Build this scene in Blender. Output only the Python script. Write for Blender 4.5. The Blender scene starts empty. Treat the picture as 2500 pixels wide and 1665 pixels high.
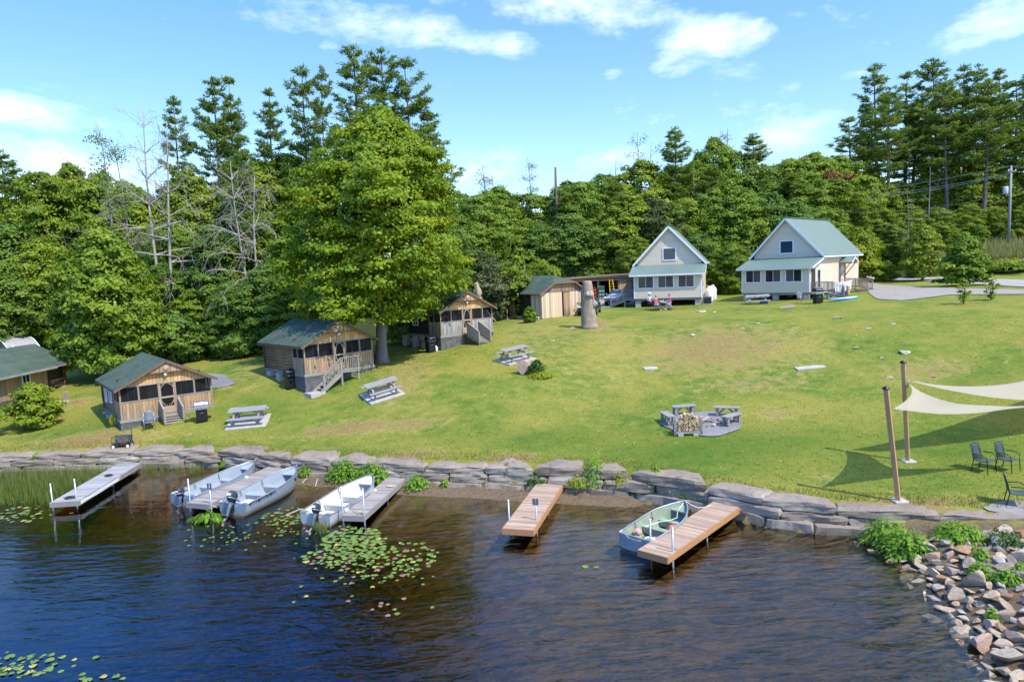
import bpy, bmesh, math, random
import numpy as np
from mathutils import Vector, Matrix, Euler
random.seed(7); RNG=np.random.default_rng(7)
SC=bpy.context.scene
COL=SC.collection
PI=math.pi
rad=math.radians
# ---------------------------------------------------------------- camera
CAMH=9.5; F=1690.0; PITCH=rad(5.925); ROLL=rad(2.475)
def cam_axes():
    cp,sp=math.cos(PITCH),math.sin(PITCH); c,s=math.cos(ROLL),math.sin(ROLL)
    fo=Vector((0,cp,-sp)); u0=Vector((0,sp,cp)); r0=Vector((1,0,0))
    return c*r0-s*u0, s*r0+c*u0, fo
RI,UP,FO=cam_axes()
cam=bpy.data.cameras.new('camera'); cam_o=bpy.data.objects.new('camera',cam); COL.objects.link(cam_o)
M3=Matrix((RI,UP,-FO)).transposed()
cam_o.matrix_world=Matrix.Translation((0,0,CAMH))@M3.to_4x4()
cam.sensor_width=36; cam.lens=36*F/2500; cam.clip_start=0.1; cam.clip_end=3000
SC.camera=cam_o
def ray(px,py): return FO*F+RI*(px-1250)-UP*(py-832.5)
def atz(px,py,z):
    d=ray(px,py); t=(z-CAMH)/d.z
    return Vector((0,0,CAMH))+d*t
def aty(px,py,Y):
    d=ray(px,py); return Vector((0,0,CAMH))+d*(Y/d.y)
# ---------------------------------------------------------------- terrain function
SHX=[-200,-60,-45,-27,-19.9,-14.7,-11,-8,-4.8,-1.7,1.95,4.4,5.5,7,8.5,9.7,11.5,13.7,16,20,30,200]
SHY=[40,38,36.5,35.6,35.3,34.7,32.4,31.4,29.9,29.1,27.9,27.2,26.6,25.4,23.9,23.1,22.6,21.9,21.3,20.5,19,10]
def shoreY(x): return np.interp(x,SHX,SHY)
CT=[]
def ct(px,py,z):
    p=atz(px,py,z); CT.append((p.x,p.y,z))
for px,py in [(0,1110),(330,1085),(560,1085),(700,1095),(850,1105),(1000,1120),(1170,1125),(1380,1130),(1530,1140),(1600,1150),(1720,1168),(1850,1195),(1960,1230),(2110,1250),(2300,1268),(2500,1282)]: ct(px,py,float(np.interp(px,[560,850,1170,1720,1960,2110],[.86,1.0,1.13,1.08,.92,.84])))
for a in [(600,1035,1.3),(300,1055,1.4),(520,1028,1.55),(930,975,2.05),(930,1040,1.38),(748,948,2.5),(912,925,2.95),(610,930,2.95),(1078,860,3.6),(1206,830,4.25),(985,835,3.9),
  (1258,880,3.45),(1290,912,3.05),(1440,800,4.6),(1270,790,4.7),(1370,775,4.9),(1600,748,5.25),(1540,752,5.15),(1735,735,5.4),(1820,742,5.4),(1985,742,5.4),
  (1700,800,4.65),(1700,770,5.0),(1900,830,4.05),(1980,897,2.85),(1700,900,2.8),(1585,900,2.8),(1715,1035,1.6),(1715,960,2.15),(1450,1000,1.7),(1300,960,2.3),(1500,850,3.7),
  (2400,760,5.25),(2350,740,5.5),(2400,900,2.95),(2400,1000,1.7),(2400,1100,1.12),(2150,1000,1.75),(2150,900,2.9),(2200,800,4.6),(2500,715,6.0),(2300,690,6.15),(2130,676,6.3),(2120,730,5.7),
  (1760,704,5.9),(160,965,2.2),(20,1045,1.2),(130,1040,1.25),(120,875,3.3),(90,800,4.0),(1080,720,5.2),(1200,760,4.8)]: ct(*a)
CT+=[(-60,42,2.0),(-60,60,4.5),(-100,60,5),(-100,120,9),(-40,75,4.6),(-20,75,5.0),(-40,120,8),(0,80,5.8),(0,120,10),(30,88,6.5),(30,130,11),(8,72,5.5),(15,82,6.2),
  (45,88,6.7),(60,74,6.5),(60,110,11),(90,80,9),(100,120,13),(90,40,8),(70,25,3),(45,40,5.2),(40,22,1.0),(60,18,1.0),(-100,44,1.2),(47,96,9.6),(60,88,9.4),(0,200,16),(-120,200,14),(120,200,20)]
CT=np.array(CT)
def _U(r2): return np.where(r2>1e-9,.5*r2*np.log(np.maximum(r2,1e-9)),0)
def _tps():
    P=CT[:,:2]/20; n=len(P)
    K=_U(((P[:,None]-P[None])**2).sum(-1))+np.eye(n)*.02
    Q=np.c_[np.ones(n),P]; A=np.zeros((n+3,n+3)); A[:n,:n]=K;A[:n,n:]=Q;A[n:,:n]=Q.T
    return np.linalg.solve(A,np.r_[CT[:,2],0,0,0])
TW=_tps()
def lawn(x,y):
    x=np.asarray(x,float);y=np.asarray(y,float)
    cx=np.clip(x,-110,115)/20; cy=np.clip(y,15,200)/20
    P=CT[:,:2]/20; z=TW[-3]+TW[-2]*cx+TW[-1]*cy
    for k in range(len(P)): z=z+TW[k]*_U((cx-P[k,0])**2+(cy-P[k,1])**2)
    return np.maximum(z,np.interp(x,[-14,2,8,11.5],[.84,1.08,1.0,.80]))
def sst(t): t=np.clip(t,0,1); return t*t*(3-2*t)
WL=[atz(*p,0.0) for p in [(2095,1310),(2150,1335),(2191,1362),(2255,1405),(2300,1460),(2326,1498),(2378,1540),(2421,1623),(2465,1670),(2530,1780)]]
WL=[(p.x,p.y) for p in WL]
WLX=[p[0] for p in WL]; WLYs=[p[1] for p in WL]
def wl_dist(x,y):
    """signed distance to the riprap waterline, positive on the rock side"""
    x=np.asarray(x,float);y=np.asarray(y,float)
    best=np.full(np.broadcast(x,y).shape,1e9); sg=np.ones_like(best)
    for (ax,ay),(bx,by) in zip(WL[:-1],WL[1:]):
        dx,dy=bx-ax,by-ay; L2=dx*dx+dy*dy
        t=np.clip(((x-ax)*dx+(y-ay)*dy)/L2,0,1)
        d=np.hypot(x-ax-t*dx,y-ay-t*dy)
        cr=dx*(y-ay)-dy*(x-ax)
        s=np.where(cr>0,1,-1)
        m=d<best-1e-9; best=np.where(m,d,best); sg=np.where(m,s,sg)
    return best*sg
def terr(x,y):
    x=np.asarray(x,float);y=np.asarray(y,float)
    S=shoreY(x); zl=lawn(x,y)
    d=S-y
    b=sst((x+12.3)/1.5)*sst((5.8-x)/1.5)
    z0=-.16+.37*b
    dd=np.maximum(d,0)
    left=sst((1-x)/11)
    bed=z0-np.minimum(dd,1.6)*.24-np.maximum(dd-1.6,0)*(.075+.24*left)
    bed=np.maximum(bed,-3.2)
    dr=wl_dist(x,y)
    rip=np.where(dr>0,np.minimum(.42*dr,.5+.06*dr),.3*dr)-.05
    rip=np.minimum(rip,.95)
    bed=np.where(x>9.3,np.maximum(bed,rip),bed)
    t=sst((y-S-.25)/.35)
    return bed*(1-t)+zl*t
def tz(x,y): return float(terr(np.array([x]),np.array([y]))[0])
def gp(px,py,dz=0):
    """point of the ground seen at a pixel of the photograph"""
    d=ray(px,py); d=d/d.y
    ys=np.concatenate([np.arange(6,120,.25),np.arange(120,600,2.)])
    xs=d.x*ys; zs=CAMH+d.z*ys
    m=zs<terr(xs,ys)
    k=int(np.argmax(m)) if m.any() else len(ys)-1
    lo,hi=ys[max(k-1,0)],ys[k]
    for _ in range(18):
        mid=(lo+hi)/2
        if CAMH+d.z*mid<tz(d.x*mid,mid): hi=mid
        else: lo=mid
    return Vector((d.x*hi,hi,tz(d.x*hi,hi)+dz))
# ---------------------------------------------------------------- mesh helper
class MB:
    def __init__(s): s.v=[];s.f=[];s.mi=[];s.cur=0
    def add(s,vs,fs):
        o=len(s.v); s.v+= [tuple(p) for p in vs]
        for f in fs: s.f.append(tuple(i+o for i in f)); s.mi.append(s.cur)
        return s
    def box(s,x0,x1,y0,y1,z0,z1,M=None):
        vs=[Vector(p) for p in ((x0,y0,z0),(x1,y0,z0),(x1,y1,z0),(x0,y1,z0),(x0,y0,z1),(x1,y0,z1),(x1,y1,z1),(x0,y1,z1))]
        if M is not None: vs=[M@p for p in vs]
        return s.add(vs,[(0,3,2,1),(4,5,6,7),(0,1,5,4),(1,2,6,5),(2,3,7,6),(3,0,4,7)])
    def beam(s,p,q,w,h,up=(0,0,1)):
        p=Vector(p);q=Vector(q);d=(q-p).normalized();u=Vector(up)
        if abs(d.dot(u))>.99:u=Vector((0,1,0))
        r=d.cross(u).normalized();u=r.cross(d)
        a=r*w/2;b=u*h/2
        vs=[p-a-b,p+a-b,p+a+b,p-a+b,q-a-b,q+a-b,q+a+b,q-a+b]
        return s.add(vs,[(0,3,2,1),(4,5,6,7),(0,1,5,4),(1,2,6,5),(2,3,7,6),(3,0,4,7)][::1])
    def path(s,pts,rs,n=8,caps=True,closed=False):
        pts=[Vector(p) for p in pts]
        if not hasattr(rs,'__len__'): rs=[rs]*len(pts)
        rings=[];o=len(s.v);prev=None
        for i,p in enumerate(pts):
            if closed: d=pts[(i+1)%len(pts)]-pts[i-1]
            else: d=pts[min(i+1,len(pts)-1)]-pts[max(i-1,0)]
            d.normalize()
            if prev is None:
                u=Vector((0,0,1)) if abs(d.z)<.9 else Vector((1,0,0))
                r=d.cross(u).normalized()
            else: r=(prev-d*prev.dot(d)).normalized()
            prev=r; b=d.cross(r)
            for k in range(n):
                a=2*PI*k/n; s.v.append(tuple(p+(r*math.cos(a)+b*math.sin(a))*rs[i]))
        m=len(pts)
        for i in range(m if closed else m-1):
            j=(i+1)%m
            for k in range(n):
                k2=(k+1)%n
                s.f.append((o+i*n+k,o+i*n+k2,o+j*n+k2,o+j*n+k)); s.mi.append(s.cur)
        if caps and not closed:
            s.f.append(tuple(o+k for k in range(n))[::-1]);s.mi.append(s.cur)
            s.f.append(tuple(o+(m-1)*n+k for k in range(n)));s.mi.append(s.cur)
        return s
    def tube(s,p,q,r0,r1=None,n=8): return s.path([p,q],[r0,r0 if r1 is None else r1],n)
    def lathe(s,prof,n=16,c=(0,0,0),cap=True):
        o=len(s.v);m=len(prof)
        for r,z in prof:
            for k in range(n):
                a=2*PI*k/n; s.v.append((c[0]+r*math.cos(a),c[1]+r*math.sin(a),c[2]+z))
        for i in range(m-1):
            for k in range(n):
                k2=(k+1)%n; s.f.append((o+i*n+k,o+i*n+k2,o+(i+1)*n+k2,o+(i+1)*n+k)); s.mi.append(s.cur)
        if cap:
            s.f.append(tuple(o+k for k in range(n))[::-1]);s.mi.append(s.cur)
            s.f.append(tuple(o+(m-1)*n+k for k in range(n)));s.mi.append(s.cur)
        return s
    def prism(s,poly,a,b,f):
        """poly: list of 2-tuples, extruded from a to b; f(u,v,w)->xyz"""
        n=len(poly);vs=[f(u,v,a) for u,v in poly]+[f(u,v,b) for u,v in poly]
        fs=[tuple(range(n))[::-1],tuple(range(n,2*n))]+[(i,(i+1)%n,n+(i+1)%n,n+i) for i in range(n)]
        return s.add(vs,fs)
    def build(s,name,mat,parent=None,smooth=False,bevel=0,seg=1,fixn=True):
        me=bpy.data.meshes.new(name); me.from_pydata(s.v,[],s.f)
        mats=mat if isinstance(mat,(list,tuple)) else [mat]
        for m in mats: me.materials.append(m)
        if len(mats)>1: me.polygons.foreach_set('material_index',s.mi)
        if fixn:
            bm=bmesh.new();bm.from_mesh(me);bmesh.ops.recalc_face_normals(bm,faces=bm.faces);bm.to_mesh(me);bm.free()
        if smooth: me.shade_smooth()
        o=bpy.data.objects.new(name,me);COL.objects.link(o)
        if parent is not None:o.parent=parent
        if bevel:
            md=o.modifiers.new('bevel','BEVEL');md.width=bevel;md.segments=seg;md.limit_method='ANGLE'
        return o
def tag(o,label=None,cat=None,group=None,kind=None):
    if label:o['label']=label
    if cat:o['category']=cat
    if group:o['group']=group
    if kind:o['kind']=kind
    return o
def thing(name,label,cat,loc=(0,0,0),rz=0,group=None):
    o=bpy.data.objects.new(name,None);COL.objects.link(o)
    o.empty_display_size=.2
    o.location=loc;o.rotation_euler=(0,0,rz)
    return tag(o,label,cat,group)
KIDS={}
def copy_thing(root,loc,rz,label=None,group=None,scale=None):
    kids=[(c,[g for g in c.children]) for c in root.children]
    r=root.copy();COL.objects.link(r);r.location=loc
    r.rotation_euler=(root.rotation_euler[0],root.rotation_euler[1],rz)
    if scale is not None:r.scale=scale
    if label:r['label']=label
    if group:r['group']=group
    for c,gs in kids:
        cc=c.copy();COL.objects.link(cc);cc.parent=r
        for g in gs:
            gg=g.copy();COL.objects.link(gg);gg.parent=cc
    return r
def text(name,st,size,mat,parent,loc,rot,ext=.004):
    cu=bpy.data.curves.new(name,'FONT');cu.body=st;cu.size=size;cu.extrude=ext;cu.align_x='CENTER';cu.align_y='CENTER'
    t=bpy.data.objects.new(name,cu);COL.objects.link(t)
    me=bpy.data.meshes.new_from_object(t.evaluated_get(bpy.context.evaluated_depsgraph_get()));me.name=name
    bpy.data.objects.remove(t);bpy.data.curves.remove(cu)
    me.materials.clear();me.materials.append(mat)
    o=bpy.data.objects.new(name,me);COL.objects.link(o);o.parent=parent;o.location=loc;o.rotation_euler=rot
    return o
# ---------------------------------------------------------------- material helper
class G:
    def __init__(s,name,rough=.8,spec=.3):
        m=bpy.data.materials.new(name);m.use_nodes=True;s.m=m;s.nt=m.node_tree
        s.b=s.nt.nodes['Principled BSDF'];s.out=s.nt.nodes['Material Output']
        s.b.inputs['Roughness'].default_value=rough
        s.b.inputs['Specular IOR Level'].default_value=spec
    def n(s,t,**k):
        nd=s.nt.nodes.new(t)
        for a,b in k.items(): setattr(nd,a,b)
        return nd
    def link(s,a,sock):
        if hasattr(a,'is_output') or isinstance(a,bpy.types.NodeSocket): s.nt.links.new(a,sock)
        else:
            if sock.type=='RGBA' and len(a)==3:a=(*a,1)
            sock.default_value=a
    def math(s,op,a,b=0,c=0,clamp=False):
        nd=s.n('ShaderNodeMath',operation=op,use_clamp=clamp)
        for i,x in enumerate((a,b,c)): s.link(x,nd.inputs[i])
        return nd.outputs[0]
    def co(s,w='Object'): return s.n('ShaderNodeTexCoord').outputs[w]
    def pos(s): return s.n('ShaderNodeNewGeometry').outputs['Position']
    def sep(s,v):
        nd=s.n('ShaderNodeSeparateXYZ');s.link(v,nd.inputs[0]);return nd.outputs
    def comb(s,x,y,z):
        nd=s.n('ShaderNodeCombineXYZ')
        for i,a in enumerate((x,y,z)):s.link(a,nd.inputs[i])
        return nd.outputs[0]
    def map(s,v,scale=(1,1,1),rot=(0,0,0),loc=(0,0,0)):
        nd=s.n('ShaderNodeMapping');s.link(v,nd.inputs[0]);nd.inputs['Scale'].default_value=scale;nd.inputs['Rotation'].default_value=rot;nd.inputs['Location'].default_value=loc
        return nd.outputs[0]
    def noise(s,v,scale,detail=3,rough=.55,dist=0):
        nd=s.n('ShaderNodeTexNoise');s.link(v,nd.inputs['Vector']);nd.inputs['Scale'].default_value=scale;nd.inputs['Detail'].default_value=detail;nd.inputs['Roughness'].default_value=rough;nd.inputs['Distortion'].default_value=dist
        return nd.outputs['Fac']
    def vor(s,v,scale,out='Distance',feat='F1'):
        nd=s.n('ShaderNodeTexVoronoi',feature=feat);s.link(v,nd.inputs['Vector']);nd.inputs['Scale'].default_value=scale
        return nd.outputs[out]
    def white(s,v,dim='3D',out='Value'):
        nd=s.n('ShaderNodeTexWhiteNoise',noise_dimensions=dim);s.link(v,nd.inputs['Vector' if dim!='1D' else 'W']);return nd.outputs[out]
    def mix(s,f,a,b,blend='MIX'):
        nd=s.n('ShaderNodeMix',data_type='RGBA',blend_type=blend);s.link(f,nd.inputs[0]);s.link(a,nd.inputs[6]);s.link(b,nd.inputs[7]);return nd.outputs[2]
    def ramp(s,f,pts,interp='LINEAR'):
        nd=s.n('ShaderNodeValToRGB');s.link(f,nd.inputs[0]);cr=nd.color_ramp;cr.interpolation=interp
        while len(cr.elements)<len(pts):cr.elements.new(.5)
        for e,(p,c) in zip(cr.elements,pts):
            e.position=p;e.color=(*c,1) if hasattr(c,'__len__') else (c,c,c,1)
        return nd.outputs[0]
    def rng(s,f,a,b,c=0,d=1):
        nd=s.n('ShaderNodeMapRange');s.link(f,nd.inputs[0])
        for i,x in enumerate((a,b,c,d)):s.link(x,nd.inputs[i+1])
        return nd.outputs[0]
    def attr(s,name,out='Fac'):
        nd=s.n('ShaderNodeAttribute',attribute_name=name);return nd.outputs[out]
    def rnd(s): return s.n('ShaderNodeObjectInfo').outputs['Random']
    def bump(s,h,strength=.5,dist=.02):
        nd=s.n('ShaderNodeBump');s.link(h,nd.inputs['Height']);nd.inputs['Strength'].default_value=strength;nd.inputs['Distance'].default_value=dist
        s.nt.links.new(nd.outputs[0],s.b.inputs['Normal']);return nd
    def col(s,c): s.link(c,s.b.inputs['Base Color']);return s
def plain(name,c,rough=.6,var=.12,scale=8,metal=0,bump=0,spec=.3):
    g=G(name,rough,spec);f=g.noise(g.co(),scale,4,.6)
    v=g.rng(f,.3,.7,1-var,1+var)
    g.col(g.mix(1,c,g.comb(v,v,v),'MULTIPLY'));g.b.inputs['Metallic'].default_value=metal
    if bump:g.bump(f,bump,.01)
    return g.m
# ---------------------------------------------------------------- light and sky
SUN_AZ=rad(131); SUN_EL=rad(54)      # azimuth measured from +Y towards +X
sd=Vector((math.sin(SUN_AZ)*math.cos(SUN_EL),math.cos(SUN_AZ)*math.cos(SUN_EL),math.sin(SUN_EL)))
sun=bpy.data.lights.new('sun','SUN');sun.energy=3.75;sun.angle=rad(.6);sun.color=(1,.955,.88)
sun_o=bpy.data.objects.new('sun',sun);COL.objects.link(sun_o);sun_o.rotation_euler=(-sd).to_track_quat('-Z','Y').to_euler();sun_o.location=sd*90
W=bpy.data.worlds.new('World');SC.world=W;W.use_nodes=True
class WG(G):
    def __init__(s,w):
        s.nt=w.node_tree;s.nt.nodes.clear()
w=WG(W)
bg=w.n('ShaderNodeBackground');wo=w.n('ShaderNodeOutputWorld');w.nt.links.new(bg.outputs[0],wo.inputs[0])
sky=w.n('ShaderNodeTexSky',sky_type='NISHITA',sun_disc=False,sun_elevation=SUN_EL,sun_rotation=SUN_AZ,air_density=1.15,dust_density=.35,ozone_density=2.2,altitude=200)
bg.inputs['Strength'].default_value=.18
dr=w.co('Generated');X,Y_,Z=w.sep(dr)
az=w.math('ARCTAN2',X,Y_);el=w.math('ARCSINE',Z)
def blob(px,py,rx,ry,rot,k):
    d=ray(px,py).normalized();a0=math.atan2(d.x,d.y);e0=math.asin(d.z)
    u=w.math('SUBTRACT',az,a0);v=w.math('SUBTRACT',el,e0)
    c,s=math.cos(rad(rot)),math.sin(rad(rot))
    uu=w.math('MULTIPLY_ADD',u,c*F/rx,w.math('MULTIPLY',v,s*F/rx));vv=w.math('MULTIPLY_ADD',v,c*F/ry,w.math('MULTIPLY',u,-s*F/ry))
    q=w.math('ADD',w.math('MULTIPLY',uu,uu),w.math('MULTIPLY',vv,vv))
    m=w.math('MAXIMUM',w.math('SUBTRACT',1,q),0)
    return w.math('MULTIPLY',m,k)
mask=None
for b in [(880,60,300,50,-9,.95),(1130,85,240,42,-12,.9),(720,45,130,40,0,.7),(1330,8,300,50,-6,1.25),(1500,35,200,60,-8,1.0),(1740,92,150,55,-6,1.45),(1690,135,100,50,10,1.0),(1790,190,110,70,-20,.75),(1850,235,120,45,10,.65),(2400,60,150,45,22,1.0),(2480,20,150,50,20,.9),
          (90,420,380,75,-3,.95),(60,275,260,38,-8,.62),(1180,405,160,45,5,.7),(1480,385,120,30,6,.55),(1900,320,180,60,10,.65),(1500,180,40,14,5,.6),(810,112,34,16,0,.75),(2060,185,60,12,0,.5)]:
    m=blob(*b);mask=m if mask is None else w.math('MAXIMUM',mask,m)
hz=w.rng(el,0,.30,1,0)
uv=w.comb(w.math('MULTIPLY',az,1.0),w.math('MULTIPLY',el,2.1),0)
n1=w.noise(uv,7.5,9,.6,.35);n2=w.noise(w.map(uv,loc=(3,1,0)),26,6,.62)
n3=w.noise(w.map(uv,(1,1.6,1),loc=(1,5,0)),60,5,.65)
nn=w.math('MULTIPLY_ADD',n2,.42,w.math('MULTIPLY_ADD',n3,.16,w.math('MULTIPLY',n1,1.05)))
hi=w.rng(el,.42,.62,0,.46)           # scattered cloud higher up, seen only in the lake
hi=w.math('MULTIPLY',hi,w.rng(az,-.35,.1,0.05,1))
tot=w.math('ADD',w.math('MULTIPLY',w.math('POWER',mask,.6),.36),w.math('ADD',nn,hi))
dens=w.rng(tot,.95,1.55,0,1)
dens=w.math('POWER',dens,1.15)
skyc=w.mix(1,sky.outputs[0],w.mix(w.rng(el,.02,.60),(.75,.835,1.0),(.52,.86,1.24)),'MULTIPLY')
lb=w.math('MULTIPLY',w.rng(az,.05,-.35),w.rng(el,.33,.48))
skyc=w.mix(w.math('MULTIPLY',lb,.9),skyc,w.mix(1,skyc,(.36,1.12,1.75),'MULTIPLY'))
hazy=w.mix(w.math('MULTIPLY',w.math('POWER',hz,3.0),.10),skyc,(6.2,7.6,8.8))
cl=w.mix(w.math('MULTIPLY',dens,.88),hazy,w.mix(dens,(6.4,7.0,7.6),(8.6,8.7,8.8)))
w.nt.links.new(cl,bg.inputs['Color'])
SC.view_settings.view_transform='Standard';SC.view_settings.look='None';SC.view_settings.exposure=.53;SC.view_settings.gamma=1
SC.cycles.max_bounces=6;SC.cycles.transparent_max_bounces=24;SC.cycles.diffuse_bounces=3;SC.cycles.glossy_bounces=3;SC.cycles.transmission_bounces=3
SC.cycles.use_denoising=True
SC.cycles.caustics_reflective=False;SC.cycles.caustics_refractive=False
# ---------------------------------------------------------------- shared materials
def m_boards(name,top,bot,dark=(.03,.026,.022),bw=.2,z0=0,z1=2,wear=.5,grey=(.16,.155,.15)):
    g=G(name,.85,.2);x,y,z=g.sep(g.co());u=g.math('ADD',x,y)
    ix=g.math('FLOOR',g.math('DIVIDE',u,bw));fr=g.math('FRACT',g.math('DIVIDE',u,bw))
    r=g.white(ix,'1D')
    gv=g.comb(g.math('MULTIPLY',u,9),g.math('MULTIPLY',z,.9),r)
    st=g.noise(gv,2.2,5,.65,.4)
    h=g.rng(z,z0,z1,0,1)
    f=g.math('ADD',h,g.math('MULTIPLY',g.math('SUBTRACT',st,.5),1.6))
    f=g.math('ADD',f,g.math('MULTIPLY',g.math('SUBTRACT',r,.5),.5),0,True)
    base=g.mix(f,bot,top)
    base=g.mix(g.rng(g.noise(gv,1.1,4,.7),.52,.68,0,wear),base,grey)
    base=g.mix(g.rng(g.noise(g.map(gv,loc=(5,2,1)),1.5,5,.7),.56,.72,0,wear),base,dark)
    v=g.math('MULTIPLY_ADD',r,.45,.78);base=g.mix(1,base,g.comb(v,v,v),'MULTIPLY')
    e=g.math('ABSOLUTE',g.math('SUBTRACT',fr,.5));gap=g.rng(e,.44,.47,0,.8)
    base=g.mix(gap,base,(.02,.016,.012));g.col(base)
    g.bump(g.math('SUBTRACT',st,g.math('MULTIPLY',gap,2)),.5,.01);return g.m
def m_grain(name,c1,c2,axis=0,rough=.8,s=1,gap=0):
    """weathered timber: grain runs along the object's own axis, each member its own tone"""
    g=G(name,rough,.25);p=list(g.sep(g.co()))
    sc=[14*s]*3;sc[axis]=1.1*s
    v=g.comb(*[g.math('MULTIPLY',a,b) for a,b in zip(p,sc)])
    n=g.noise(v,1.6,5,.65,.3);n2=g.noise(g.co(),.9*s,3)
    f=g.math('ADD',g.rng(n,.3,.7),g.math('MULTIPLY',g.math('SUBTRACT',n2,.5),.8),0,True)
    c=g.mix(f,c1,c2)
    if gap:
        ix=g.white(g.math('FLOOR',g.math('DIVIDE',p[1],gap)),'1D');q=g.math('MULTIPLY_ADD',ix,.5,.75)
        c=g.mix(1,c,g.comb(q,q,q),'MULTIPLY')
    g.col(c);g.bump(n,.4,.006);return g.m
def m_shingle():
    g=G('roof_shingle',.95,.15);x,y,z=g.sep(g.co())
    row=g.math('FLOOR',g.math('DIVIDE',z,.075));tab=g.math('FLOOR',g.math('DIVIDE',g.math('ADD',y,g.math('MULTIPLY',row,.37)),.3))
    r=g.white(g.comb(row,tab,0));n=g.noise(g.co(),.8,4,.6);n2=g.noise(g.co(),60,2)
    v=g.math('ADD',g.math('MULTIPLY',r,.18),g.math('ADD',g.math('MULTIPLY',n,.75),g.math('MULTIPLY',n2,.4)))
    c=g.ramp(v,[(.3,(.04,.06,.042)),(.62,(.07,.10,.07)),(.95,(.11,.145,.105))])
    c=g.mix(g.rng(g.noise(g.map(g.co(),(.6,2.2,1),loc=(3,3,0)),1.3,4,.7),.58,.72,0,.5),c,(.12,.115,.095))
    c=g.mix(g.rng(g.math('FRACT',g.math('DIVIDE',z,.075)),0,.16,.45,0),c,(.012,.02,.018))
    g.col(c);g.bump(v,.35,.01);return g.m
def m_siding(name,c):
    g=G(name,.55,.3);x,y,z=g.sep(g.co())
    fr=g.math('FRACT',g.math('DIVIDE',z,.115));n=g.noise(g.map(g.co(),(.3,.3,2)),1.5,3)
    v=g.rng(n,.3,.7,.95,1.04);cc=g.mix(1,c,g.comb(v,v,v),'MULTIPLY')
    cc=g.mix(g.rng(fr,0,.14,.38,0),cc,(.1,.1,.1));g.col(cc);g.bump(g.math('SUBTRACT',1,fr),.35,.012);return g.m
def m_lattice(name,c,pitch=.085,hole=.5):
    g=G(name,.85,.2);x,y,z=g.sep(g.co());u=g.math('ADD',x,y)
    def stripes(s): return g.math('ABSOLUTE',g.math('SUBTRACT',g.math('FRACT',g.math('DIVIDE',g.math('ADD',u,g.math('MULTIPLY',z,s)),pitch)),.5))
    a=g.rng(stripes(1),.22,.28,0,1);b=g.rng(stripes(-1),.22,.28,0,.55)
    n=g.noise(g.co(),2.5,4,.65);base=g.mix(g.rng(n,.35,.65),c,tuple(q*.5 for q in c))
    cc=g.mix(g.math('MULTIPLY',g.math('MAXIMUM',a,b),.62),(.022,.02,.018),base)
    cc=g.mix(g.math('MULTIPLY',a,.75),cc,base);g.col(cc);return g.m
def m_glass(name='window_glass',c=(.02,.027,.035)):
    g=G(name,.04,.6);g.col(c);return g.m
def m_screen():
    g=G('insect_screen',.9,.1);g.col((.03,.03,.032));t=g.n('ShaderNodeBsdfTransparent');mx=g.n('ShaderNodeMixShader');mx.inputs[0].default_value=.36
    g.nt.links.new(t.outputs[0],mx.inputs[1]);g.nt.links.new(g.b.outputs[0],mx.inputs[2]);g.nt.links.new(mx.outputs[0],g.out.inputs[0]);return g.m
def m_leaf(name,cols,trans=.35,hue=.0,rough=.55):
    """leaf: tone per leaf (attribute leafvar) and per tree"""
    g=G(name,rough,.25);v=g.attr('leafvar');r=g.rnd()
    f=g.math('ADD',g.math('MULTIPLY',v,.78),g.math('MULTIPLY',r,.22),0,True)
    n=len(cols);c=g.ramp(f,[(i/(n-1),k) for i,k in enumerate(cols)])
    g.col(c)
    t=g.n('ShaderNodeBsdfTranslucent');g.link(g.mix(1,c,(1.25,1.2,.55),'MULTIPLY'),t.inputs[0])
    mx=g.n('ShaderNodeMixShader');mx.inputs[0].default_value=trans
    g.nt.links.new(g.b.outputs[0],mx.inputs[1]);g.nt.links.new(t.outputs[0],mx.inputs[2]);g.nt.links.new(mx.outputs[0],g.out.inputs[0]);return g.m
def m_rock(name,a,b,c,scale=2.0,moss=0,dark=.5):
    g=G(name,.9,.2);p=g.co();n=g.noise(p,scale,6,.65,.5);n2=g.noise(g.map(p,(1,1,3.5)),scale*2.6,5,.7)
    r=g.rnd()
    f=g.math('ADD',g.math('MULTIPLY',n,.75),g.math('ADD',g.math('MULTIPLY',n2,.35),g.math('MULTIPLY',r,.28)))
    cc=g.ramp(f,[(.38,a),(.62,b),(.88,c)])
    cc=g.mix(g.rng(g.noise(g.map(p,loc=(4,4,4)),scale*1.4,5,.75),.54,.7,0,dark),cc,tuple(q*.35 for q in a))
    g.col(cc);g.bump(g.math('ADD',n,n2),.55,.05);return g.m
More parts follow.
